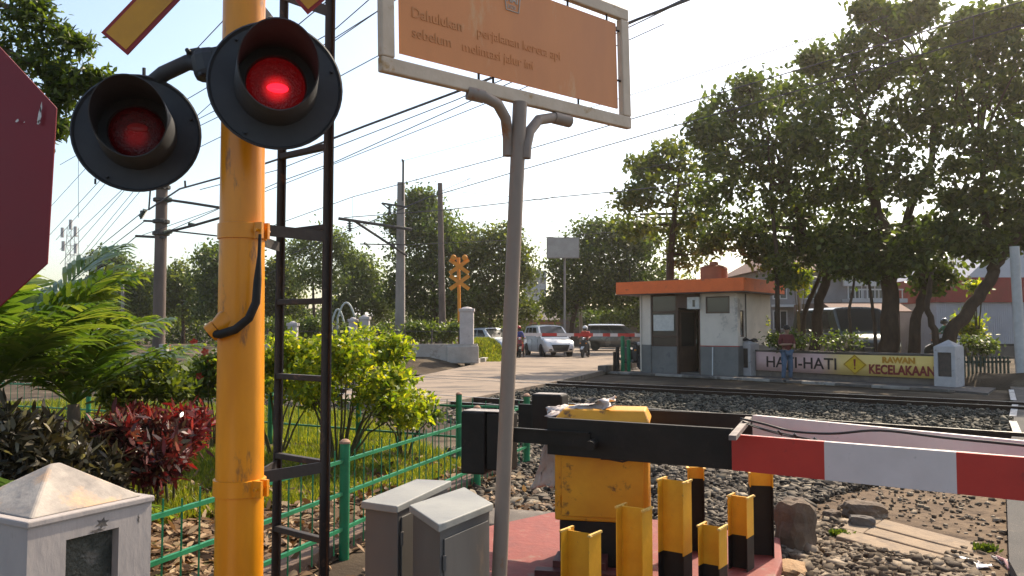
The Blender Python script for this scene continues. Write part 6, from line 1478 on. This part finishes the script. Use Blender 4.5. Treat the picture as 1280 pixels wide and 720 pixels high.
def car(name, label, cat, loc, rz, L, W, H, paint, hoodz=.98, hoodl=.95, rear_over=.12, wsl=.75, sedan=False, van=False):
    t = thing(name, label, cat, loc, rz); h = L / 2; w = W / 2; belt = hoodz
    xs0 = -h; cowl = h - hoodl
    st = [(-h, .50, .90, .88), (-h + .05, .32, .93, belt - .10), (-h + .25, .24, .99, belt - .02), (-h * .55, .22, 1.0, belt), (0, .22, 1.0, belt), (cowl - .1, .22, 1.0, belt), (cowl + hoodl * .35, .22, .99, belt - .05), (h - .28, .24, .97, belt - .14), (h - .08, .27, .90, belt - .28), (h, .34, .80, belt - .42)]
    rings = []
    for x, zb_, k, zt_ in st:
        W_2 = w * k; rings.append([(x, s * y, z) for s, seq in ((1, [(W_2 * .90, zb_), (W_2 * .985, zb_ + .12), (W_2, (zb_ + zt_) / 2 + .05), (W_2 * .97, zt_ - .06), (W_2 * .88, zt_)]), (-1, [(W_2 * .88, zt_), (W_2 * .97, zt_ - .06), (W_2, (zb_ + zt_) / 2 + .05), (W_2 * .985, zb_ + .12), (W_2 * .90, zb_)])) for y, z in seq])
    b = MB(); b.ring(rings); body = b.build('body', paint, t, world=False, autos=True)
    # greenhouse
    rb = -h + (.55 if sedan else .06); rt = rb + (.55 if sedan else .22); ft = cowl - wsl; fb_ = cowl + .08; z0, z1 = belt - .03, H
    wb, wt_ = w * .93, w * (.80 if not van else .86)
    xm = [rb, rt, (rt + ft) / 2, ft, fb_]
    P0 = {}
    def side(u, v, s):   # u along x in [0,1] front-rear, v height
        x0 = rb + (fb_ - rb) * u; x1_ = rt + (ft - rt) * u
        return (x0 * (1 - v) + x1_ * v, s * (wb * (1 - v) + wt_ * v + .035 * math.sin(math.pi * v)), z0 + (z1 - z0 - .0) * v - .05 * max(0, abs(u - .45) - .25) * v)
    rings = []
    for u in [i / 10 for i in range(11)]:
        top = side(u, 1, 1)
        r = [side(u, v, 1) for v in (0, .25, .5, .75, .94)] + [(side(u, .985, 1)[0], wt_ * .9, side(u, 1, 1)[2] + .0), (top[0], wt_ * .45, top[2] + .045), (top[0], 0, top[2] + .055)]
        r += [(p[0], -p[1], p[2]) for p in reversed(r[:-1])]; rings.append(r)
    g_ = MB(); g_.ring(rings); g_.build('cabin', paint, t, world=False, autos=True)
    def panel(pts, off, nm, m_, par):
        c = [Vector(p) + Vector(off) for p in pts]; k = MB(); k.add(c + [p - Vector(off) * .7 for p in c], [(0, 1, 2, 3), (7, 6, 5, 4), (0, 4, 5, 1), (1, 5, 6, 2), (2, 6, 7, 3), (3, 7, 4, 0)]); return k.build(nm, m_, par, world=False)
    cuts = [(.07, .27), (.29, .52), (.54, .84)] if not sedan else [(.12, .46), (.48, .84)]
    for s in (1, -1):
        for u0, u1 in cuts:
            for (v0, v1) in ((.17, .5), (.5, .86)): panel([side(u0 + .02 * v0, v0, s), side(u1 - .0, v0, s), side(u1 - .0, v1, s), side(u0 + .02 * v1, v1, s)], (0, s * .012, 0), 'window', car_gl, t)
        # door seams, handles, mirror
        for u in (cuts[-1][1] + .02, cuts[-1][0] - .01, cuts[0][1] + .01 if not sedan else cuts[0][0]):
            x = side(u, 0, 1)[0]; k = MB(); k.box(x - .008, x + .008, s * w * .995 - .006, s * w * .995 + .006, .32, belt - .08); k.build('door_seam', plastic_b, t, world=False)
        x = side(cuts[-1][0] + .03, 0, 1)[0]; k = MB(); k.box(x, x + .18, s * w - .02, s * w + .022, belt - .18, belt - .145); k.build('door_handle', paint, t, world=False)
        k = MB(); k.box(cowl - .30, cowl - .12, s * (w + .02) - .07, s * (w + .02) + .13 * 1, belt + .0, belt + .14) if s > 0 else k.box(cowl - .30, cowl - .12, -(w + .15), -(w - .05), belt, belt + .14); k.build('side_mirror', paint, t, world=False, bevel=.03)
    def fr_p(a, v, front=True):
        u = 1 if front else 0; p = side(u, v, 1); return (p[0], p[1] * a, p[2] + .045 * (1 - a * a) * (v > .9))
    fg = mat('canopy_shaded_glass', (.012, .013, .012), rough=.55, bump=0, spec=.12) if van else car_gl  # van windscreen: shade of the tree canopy put into a dark, dull glass
    for a0, a1 in ((-.92, 0), (0, .92)):
        panel([fr_p(a0, .10), fr_p(a1, .10), fr_p(a1 * .97, .93), fr_p(a0 * .97, .93)], (.012, 0, .010), 'windscreen', fg, t)
        panel([fr_p(a0 * .9, .25, False), fr_p(a1 * .9, .25, False), fr_p(a1 * .88, .88, False), fr_p(a0 * .88, .88, False)], (-.012, 0, .004), 'rear_window', car_gl, t)
    # front end
    zf = belt - .42
    k = MB(); k.hexa([(h - .02, -w * .42, .30), (h - .02, w * .42, .30), (h + .025, w * .42, .30), (h + .025, -w * .42, .30), (h - .04, -w * .62, zf + .06), (h - .04, w * .62, zf + .06), (h + .018, w * .58, zf + .06), (h + .018, -w * .58, zf + .06)]); gr_ = k.build('grille', plastic_b, t, world=False)
    for z in (.36, .44, .52):
        k = MB(); k.box(h + .02, h + .032, -w * .46, w * .46, z, z + .012); k.build('grille_bar', chrome if z > .5 else plastic_b, gr_, world=False)
    k = MB(); k.box(h + .026, h + .036, -.20, .20, .33, .43); k.build('number_plate', plate_m, t, world=False)
    for s in (1, -1):
        k = MB(); k.hexa([(h - .10, s * w * .60, zf + .05), (h - .30, s * w * .985, zf + .12), (h - .28, s * w * .9, zf + .08), (h - .12, s * w * .55, zf + .06), (h - .12, s * w * .60, zf + .17), (h - .38, s * w * .98, zf + .25), (h - .3, s * w * .85, zf + .2), (h - .16, s * w * .5, zf + .16)])
        for v in range(len(k.v)): k.v[v] = (k.v[v][0] + .055, k.v[v][1], k.v[v][2])
        k.build('headlight', lampw, t, world=False)
        k = MB(); k.box(h - .10, h + .006, s * w * .66 - .08, s * w * .66 + .08, .34, .42); k.build('fog_lamp', plastic_b, t, world=False, bevel=.01)
        k = MB(); k.box(-h - .012, -h + .18, s * w * .86 - .07, s * w * .86 + .07, belt - .25, belt + .02); k.build('tail_light', lampr, t, world=False, bevel=.01)
    R_ = .31
    for x in (-h + .72, h - .78):
        for s in (1, -1):
            f = Fr((x, s * (w - .19), R_), (1, 0, 0), (0, 0, 1), (0, s, 0))
            k = MB(); k.lathe([(.22, 0), (R_, .01), (R_, .19), (.21, .205)], f, 24); wh = k.build('wheel', tyre, t, world=False, autos=True)
            k = MB(); k.lathe([(.21, .175), (.19, .19), (.05, .185), (.001, .195)], f, 20)
            for q in range(5):
                a = q * 1.2566; k.box(-.02, .02, .05, .2, .188, .200, Fr(f.o, f.u * math.cos(a) + f.v * math.sin(a), f.v * math.cos(a) - f.u * math.sin(a), f.w))
            k.build('rim', rim_m, wh, world=False)
            k = MB(); n = 14; ri, ro = R_ + .015, R_ + .075
            vs = [];
            for q in range(n + 1):
                a = math.pi * q / n
                for rr in (ri, ro): vs.append((x + rr * math.cos(a), s * (w * 1.0 + .004), R_ - .02 + rr * math.sin(a)))
            k.add(vs, [(2 * q, 2 * q + 1, 2 * q + 3, 2 * q + 2) for q in range(n)]); k.build('wheel_arch', plastic_b, t, world=False)
    return t
# people ---------------------------------------------------------
skin = mat('skin', (.34, .19, .125), (.29, .16, .10), 9, .6, bump=.02)
hairm = mat('black_hair', (.015, .012, .011), rough=.6)
def person(label, loc, rz, J, shirt, trouser, shoe, helmet=None, sleeves=.55, hem=1.0, parent_cat='person', group=None):
    """J: dict of joint points in local metres (x right, y forward, z up)"""
    t = thing('person', label, 'person', loc, rz, group=group)
    V = []; E = []; Rr = []; idx = {}
    def add(n, p, r, par=None):
        idx[n] = len(V); V.append(Vector(p)); Rr.append(r)
        if par is not None: E.append((idx[par], idx[n]))
    pe, ch, nk, hd = Vector(J['pelvis']), Vector(J['chest']), Vector(J['neck']), Vector(J['head'])
    add('pelvis', pe, (.125, .10)); add('waist', pe.lerp(ch, .45), (.115, .09), 'pelvis'); add('chest', ch, (.14, .105), 'waist'); add('neckb', ch.lerp(nk, .75), (.075, .07), 'chest'); add('neck', nk, .05, 'neckb')
    add('jaw', nk.lerp(hd, .45) + Vector((0, .02, 0)), (.062, .068), 'neck'); add('head', hd, (.078, .092), 'jaw'); add('crown', hd + (hd - nk).normalized() * .075, (.06, .07), 'head')
    for s, S_ in (('l', -1), ('r', 1)):
        sh, el, wr = Vector(J['sh' + s]), Vector(J['el' + s]), Vector(J['wr' + s])
        add('sh' + s, sh, .058, 'chest'); add('ua' + s, sh.lerp(el, .5), .048, 'sh' + s); add('el' + s, el, .040, 'ua' + s); add('fa' + s, el.lerp(wr, .4), .038, 'el' + s); add('wr' + s, wr, .026, 'fa' + s)
        d = (wr - el).normalized(); sd = d.cross(Vector((0, 0, 1))); sd = sd.normalized() if sd.length > .1 else Vector((0, 1, 0)); add('palm' + s, wr + d * .055, (.034, .018), 'wr' + s)
        for q, (o_, ln) in enumerate(((-.028, .062), (-.010, .072), (.009, .068), (.027, .052))):
            a = wr + d * .095 + sd * o_; cu = Vector((0, 0, -.02)); add('f%s%d' % (s, q), a, .009, 'palm' + s); add('g%s%d' % (s, q), a + d * ln * .5 + cu * .5, .008, 'f%s%d' % (s, q)); add('h%s%d' % (s, q), a + d * ln * .85 + cu * 1.6, .007, 'g%s%d' % (s, q))
        th = wr + d * .045 + sd * (.045) * (1 if s == 'l' else -1); add('t' + s, th, .010, 'palm' + s); add('u' + s, th + d * .035 + sd * .012 * (1 if s == 'l' else -1), .008, 't' + s)
        hp, kn, an = Vector(J['hp' + s]), Vector(J['kn' + s]), Vector(J['an' + s]); ft = Vector(J.get('toe' + s, an + Vector((0, .15, -.06))))
        add('hp' + s, hp, .085, 'pelvis'); add('th' + s, hp.lerp(kn, .5), .075, 'hp' + s); add('kn' + s, kn, .055, 'th' + s); add('ca' + s, kn.lerp(an, .35), .052, 'kn' + s); add('an' + s, an, .036, 'ca' + s)
        add('heel' + s, an + Vector((0, -.02, -.05)), .03, 'an' + s); add('toe' + s, ft, (.035, .025), 'heel' + s)
    body = link_mesh('body', skin_mesh(V, E, Rr, 1), skin, t, world=False, smooth=True)
    def sub(names, edges, rad, nm, m_):
        ii = {n: k for k, n in enumerate(names)}; v = [V[idx[n]] for n in names]
        o = link_mesh(nm, skin_mesh(v, [(ii[a], ii[b_]) for a, b_ in edges], rad, 1), m_, t, world=False, smooth=True); return o
    nm = ['pelvis', 'waist', 'chest', 'neckb', 'shl', 'ual', 'ell', 'shr', 'uar', 'elr']; ed = [('pelvis', 'waist'), ('waist', 'chest'), ('chest', 'neckb'), ('chest', 'shl'), ('shl', 'ual'), ('ual', 'ell'), ('chest', 'shr'), ('shr', 'uar'), ('uar', 'elr')]
    rr = [(.155, .125), (.15, .12), (.165, .13), (.085, .08), .078, .068, .060, .078, .068, .060]
    if sleeves > .9:
        nm += ['fal', 'wrl', 'far', 'wrr']; ed += [('ell', 'fal'), ('fal', 'wrl'), ('elr', 'far'), ('far', 'wrr')]; rr += [.055, .04, .055, .04]
    sub(nm, ed, rr, 'jacket' if sleeves > .9 else 'shirt', shirt)
    nm = ['pelvis', 'hpl', 'thl', 'knl', 'cal', 'anl', 'hpr', 'thr', 'knr', 'car', 'anr']; ed = [('pelvis', 'hpl'), ('hpl', 'thl'), ('thl', 'knl'), ('knl', 'cal'), ('cal', 'anl'), ('pelvis', 'hpr'), ('hpr', 'thr'), ('thr', 'knr'), ('knr', 'car'), ('car', 'anr')]
    sub(nm, ed, [(.14, .115), .10, .092, .073, .068, .058, .10, .092, .073, .068, .058], 'trousers', trouser)
    for s in 'lr': sub(['heel' + s, 'toe' + s], [('heel' + s, 'toe' + s)], [(.045, .04), (.042, .034)], 'shoe', shoe)
    up = (hd - nk).normalized(); fwd = Vector((0, 1, 0)); fwd = (fwd - up * fwd.dot(up)).normalized(); rt = fwd.cross(up); f = Fr(hd, rt, fwd, up)
    if helmet:
        b = MB(); prof = []
        b.lathe([(.118, -.075), (.135, -.03), (.14, .03), (.125, .085), (.09, .125), (.045, .145), (.001, .15)], Fr(f(0, -.012, .01), rt, fwd, up), 20)
        he = b.build('helmet', helmet, t, world=False, autos=True); b = MB()
        b.add([f(-.10, .10, -.04), f(.10, .10, -.04), f(.11, .10, .045), f(-.11, .10, .045), f(-.05, .14, -.045), f(.05, .14, -.045), f(.055, .142, .05), f(-.055, .142, .05)], [(0, 4, 7, 3), (4, 5, 6, 7), (5, 1, 2, 6)]); b.build('visor', car_gl, he, world=False)
    else:
        b = MB(); b.lathe([(.088, -.01), (.098, .03), (.096, .075), (.075, .115), (.04, .135), (.001, .14)], Fr(f(0, -.02, .0), rt, fwd, up), 18); b.build('hair', hairm, t, world=False, autos=True)
        for s in (-1, 1):
            b = MB(); b.lathe([(.001, 0), (.012, .002), (.008, .008), (.001, .01)], Fr(f(s * .032, .084, .005), rt, up, fwd), 8); b.build('eye', mat('eye', (.08, .06, .05), rough=.2, bump=0), t, world=False)
            b = MB(); b.lathe([(.001, 0), (.02, .003), (.022, .012), (.001, .016)], Fr(f(s * .082, .0, -.01), fwd, up, rt * s), 8); b.build('ear', skin, t, world=False)
        b = MB(); b.tube([f(0, .082, .01), f(0, .112, -.022), f(0, .088, -.03)], [.008, .013, .008], 6); b.build('nose', skin, t, world=False, smooth=True)
        b = MB(); b.box(-.022, .022, .078, .089, -.054, -.048, f); b.build('mouth', mat('lips', (.25, .10, .09), rough=.5), t, world=False)
    return t
STAND = dict(pelvis=(0, 0, .90), chest=(0, .0, 1.24), neck=(0, .01, 1.44), head=(0, .03, 1.555), shl=(-.18, 0, 1.36), ell=(-.25, .02, 1.10), wrl=(-.10, .24, 1.06), shr=(.18, 0, 1.36), elr=(.25, .02, 1.10), wrr=(.08, .26, 1.12), hpl=(-.09, 0, .86), knl=(-.11, .03, .47), anl=(-.12, -.01, .085), hpr=(.09, 0, .86), knr=(.13, .06, .47), anr=(.16, .04, .085))
RIDE = dict(pelvis=(0, 0, .84), chest=(0, .05, 1.16), neck=(0, .09, 1.36), head=(0, .12, 1.475), shl=(-.18, .06, 1.28), ell=(-.28, .22, 1.06), wrl=(-.28, .44, 1.02), shr=(.18, .06, 1.28), elr=(.28, .22, 1.06), wrr=(.28, .44, 1.02), hpl=(-.09, 0, .80), knl=(-.20, .36, .66), anl=(-.24, .30, .12), hpr=(.09, 0, .80), knr=(.18, .38, .68), anr=(.17, .32, .36))
CROUCH = dict(pelvis=(0, -.1, .36), chest=(0, .10, .64), neck=(0, .20, .80), head=(0, .25, .90), shl=(-.18, .12, .74), ell=(-.20, .32, .52), wrl=(-.12, .46, .32), shr=(.18, .12, .74), elr=(.20, .32, .52), wrr=(.12, .46, .32), hpl=(-.09, -.1, .34), knl=(-.15, .26, .50), anl=(-.13, .06, .085), hpr=(.09, -.1, .34), knr=(.15, .26, .50), anr=(.13, .06, .085))
def scooter(label, loc, rz, paint, paint2=None):
    t = thing('motor_scooter', label, 'scooter', loc, rz); paint2 = paint2 or plastic_b
    for y in (-.52, .68):
        f = Fr((-.05, y, .27), (0, 1, 0), (0, 0, 1), (1, 0, 0)); b = MB(); b.lathe([(.19, 0), (.255, .01), (.27, .05), (.255, .09), (.19, .10)], f, 22); wh = b.build('wheel', tyre, t, world=False, autos=True)
        b = MB(); b.lathe([(.19, .03), (.05, .035), (.05, .065), (.19, .07)], f, 16); b.build('rim', rim_m, wh, world=False)
    X = lambda y, z, w_: [(-w_, y, z), (w_, y, z)]
    def loft(secs, nm, m_, bev=.02):   # secs: (y, z0, z1, w)
        b = MB(); b.ring([[(-w_ * .8, y, z0), (-w_, y, z0 * .6 + z1 * .4), (-w_ * .75, y, z1), (w_ * .75, y, z1), (w_, y, z0 * .6 + z1 * .4), (w_ * .8, y, z0)] for y, z0, z1, w_ in secs]); return b.build(nm, m_, t, world=False, autos=True)
    loft([(-.85, .62, .74, .06), (-.65, .50, .78, .13), (-.35, .38, .76, .17), (-.05, .32, .70, .16), (.08, .30, .62, .12)], 'rear_body', paint)
    loft([(-.70, .765, .81, .08), (-.40, .76, .83, .14), (-.05, .72, .80, .13), (.08, .68, .74, .09)], 'seat', plastic_b)
    loft([(.05, .26, .36, .15), (.35, .24, .34, .17), (.42, .26, .38, .17)], 'floorboard', plastic_b)
    b = MB(); b.ring([[(-.19, .42, .34), (-.10, .50, .32), (.10, .50, .32), (.19, .42, .34), (.12, .38, .34), (-.12, .38, .34)], [(-.23, .44, .60), (-.12, .58, .60), (.12, .58, .60), (.23, .44, .60), (.12, .40, .60), (-.12, .40, .60)], [(-.17, .36, .88), (-.09, .48, .90), (.09, .48, .90), (.17, .36, .88), (.08, .32, .88), (-.08, .32, .88)]]); b.build('front_shield', paint, t, world=False, autos=True)
    b = MB(); b.ring([[(-.07, .44, .55), (.07, .44, .55), (.07, .40, .53), (-.07, .40, .53)], [(-.075, .68, .575), (.075, .68, .575), (.07, .68, .54), (-.07, .68, .54)], [(-.06, .92, .44), (.06, .92, .44), (.05, .90, .42), (-.05, .90, .42)]]); b.build('mudguard', paint2, t, world=False, autos=True)
    b = MB(); b.tube([(-.06, .68, .27), (-.07, .50, .62)], .025, 6); b.tube([(.06, .68, .27), (.07, .50, .62)], .025, 6); b.build('fork', plastic_b, t, world=False)
    b = MB(); b.tube([(-.34, .36, 1.0), (-.14, .42, .98), (0, .43, .96), (.14, .42, .98), (.34, .36, 1.0)], .016, 8); b.tube([(0, .36, .86), (0, .43, .97)], .03, 8); b.build('handlebar', plastic_b, t, world=False)
    loft([(.36, .90, 1.03, .14), (.44, .90, 1.04, .13), (.53, .93, 1.0, .08)], 'headlamp_cowl', paint)
    b = MB(); b.lathe([(.001, 0), (.07, .0), (.06, .03), (.001, .045)], Fr((0, .51, .965), (1, 0, 0), (0, 0, 1), (0, 1, 0)), 14); b.build('headlight', lampw, t, world=False, autos=True)
    for s in (-1, 1):
        b = MB(); b.tube([(s * .22, .40, 1.0), (s * .27, .38, 1.15)], .006, 5); b.lathe([(.001, 0), (.05, .004), (.05, .012), (.001, .018)], Fr((s * .29, .38, 1.18), (1, 0, 0), (0, 0, 1), (0, -1, 0)), 10); b.build('mirror', plastic_b, t, world=False)
        b = MB(); b.box(s * .15 - .03, s * .15 + .03, .50, .56, .70, .76); b.build('indicator', mat('amber', (.7, .25, .02), rough=.3), t, world=False)
    b = MB(); b.tube([(.12, -.1, .28), (.16, -.35, .30), (.17, -.75, .38)], [.03, .05, .055], 10); b.build('exhaust', iron, t, world=False, autos=True)
    b = MB(); b.box(-.11, .11, .585, .592, .62, .69); b.build('number_plate', plate_m, t, world=False)
    return t
RZ = .145
c0 = U(686, 440, 43)
# the car faces the camera and a little to the right: heading vector
car('parked_car' if False else 'car', 'silver people carrier waiting first at the far barrier, seen from its front corner', 'car', (c0.x, 43.6, RZ), math.atan2(-math.cos(R(16)), math.sin(R(16))), 4.1, 1.68, 1.62, silver, hoodz=1.0, hoodl=1.0)
c0 = U(775, 430, 53)
car('car', 'dark grey people carrier crossing the far road behind the scooter rider', 'car', (c0.x, 54, RZ), R(-6), 4.5, 1.75, 1.72, darkgrey, hoodz=1.05, hoodl=.95, wsl=.95)
c0 = U(614, 430, 47)
car('car', 'pale silver car partly hidden behind the grassy bank and the sign pole', 'car', (c0.x - .1, 48.5, RZ), math.atan2(-math.cos(R(40)), math.sin(R(40))), 4.1, 1.66, 1.48, whitecar, hoodz=.92, hoodl=1.05, sedan=True)
c0 = U(1076, 430, 30)
car('van', 'dark green van with a shiny pale roof line parked behind the tree trunks', 'van', (c0.x, 31.5, .42), R(-90 + 8), 4.4, 2.25, 2.0, vanpaint, hoodz=1.05, hoodl=.75, wsl=.55, van=True)
wp = mat('white_scooter_paint', (.6, .6, .6), rough=.3, bump=0)
redsh = mat('red_shirt', (.42, .045, .035), (.3, .03, .025), 6, .85); bluesh = mat('blue_jacket', (.06, .08, .28), (.04, .05, .2), 6, .8); greensh = mat('green_jacket', (.015, .16, .07), (.01, .11, .05), 6, .75)
blacktr = mat('black_trousers', (.02, .02, .022), (.03, .03, .032), 6, .9); jeans = mat('blue_jeans', (.10, .14, .20), (.07, .10, .15), 9, .9, bump=.2); maroonsh = mat('maroon_shirt', (.16, .03, .03), (.10, .02, .02), 6, .9, bump=.2)
shoem = mat('dark_shoe', (.03, .025, .02), rough=.7); helw = mat('white_helmet', (.7, .68, .64), rough=.2, bump=0, coat=.5); helk = mat('dark_helmet', (.03, .03, .03), rough=.2, bump=0, coat=.5); helr = mat('red_helmet', (.35, .03, .03), rough=.2, bump=0)
mr = mat('maroon_scooter_paint', (.28, .025, .02), rough=.3, bump=0, coat=.4)
def rider(px, Y, rz, z, lab1, lab2, paint, shirt, hel, tro=blacktr, **k):
    p = U(px, 440, Y); scooter(lab2, (p.x, Y, z), rz, paint, **k)
    person(lab1, (p.x + 0.02 * math.sin(rz), Y - .02, z), rz, RIDE, shirt, tro, shoem, helmet=hel, sleeves=1)
rider(732, 41.2, R(180 - 18), RZ, 'person in red jacket and white helmet sitting on the waiting black scooter', 'black scooter with white front waiting right of the silver people carrier', plastic_b, redsh, helw, paint2=wp)
rider(648, 41.6, R(180 + 6), RZ, 'person in blue jacket on the maroon scooter, mostly behind the sign pole', 'maroon scooter waiting left of the silver people carrier behind the sign pole', mr, bluesh, helr)
bpy.context.view_layer.update()
rider(1184, 33, R(90), .42, 'person in green jacket and dark helmet riding between the two right tree trunks', 'white scooter passing behind the right white pillar between tree trunks', wp, greensh, helk)
pp = G(984, 477, .05)
person('person in maroon shirt and blue jeans standing before the painted banner', (pp.x, pp.y, .05), R(180 + 15), STAND, maroonsh, jeans, shoem)
pp = U(209, 450, 36)
person('far person in orange red jacket crouching by the tracks right of the left mast', (pp.x, 36, .15), R(160), CROUCH, mat('orange_red_jacket', (.62, .07, .03), (.5, .05, .02), 6, .8), blacktr, shoem, sleeves=1)
# a motorbike parked beside the left end of the booth
p = U(801, 455, 29.6)
scooter('dark scooter parked half hidden beside the left end of the guard booth', (p.x - .2, 30.4, .1), R(200), plastic_b)
print('objects', len(bpy.data.objects))
# ================================================================ HAZE
hm = bpy.data.materials.new('haze_air'); hm.use_nodes = True; nt = hm.node_tree; nt.nodes.clear()
vo = nt.nodes.new('ShaderNodeVolumePrincipled'); mo = nt.nodes.new('ShaderNodeOutputMaterial')
vo.inputs['Color'].default_value = (1.0, 0.90, 0.76, 1); vo.inputs['Density'].default_value = 0.0008; vo.inputs['Anisotropy'].default_value = 0.8
nt.links.new(vo.outputs[0], mo.inputs['Volume'])
b = MB(); b.box(-170, 230, -80, 260, -1.2, 24)
hz = b.build('haze', hm, kind='stuff'); tag(hz, 'thin warm daylight haze filling the air over the crossing', 'haze', kind='stuff')
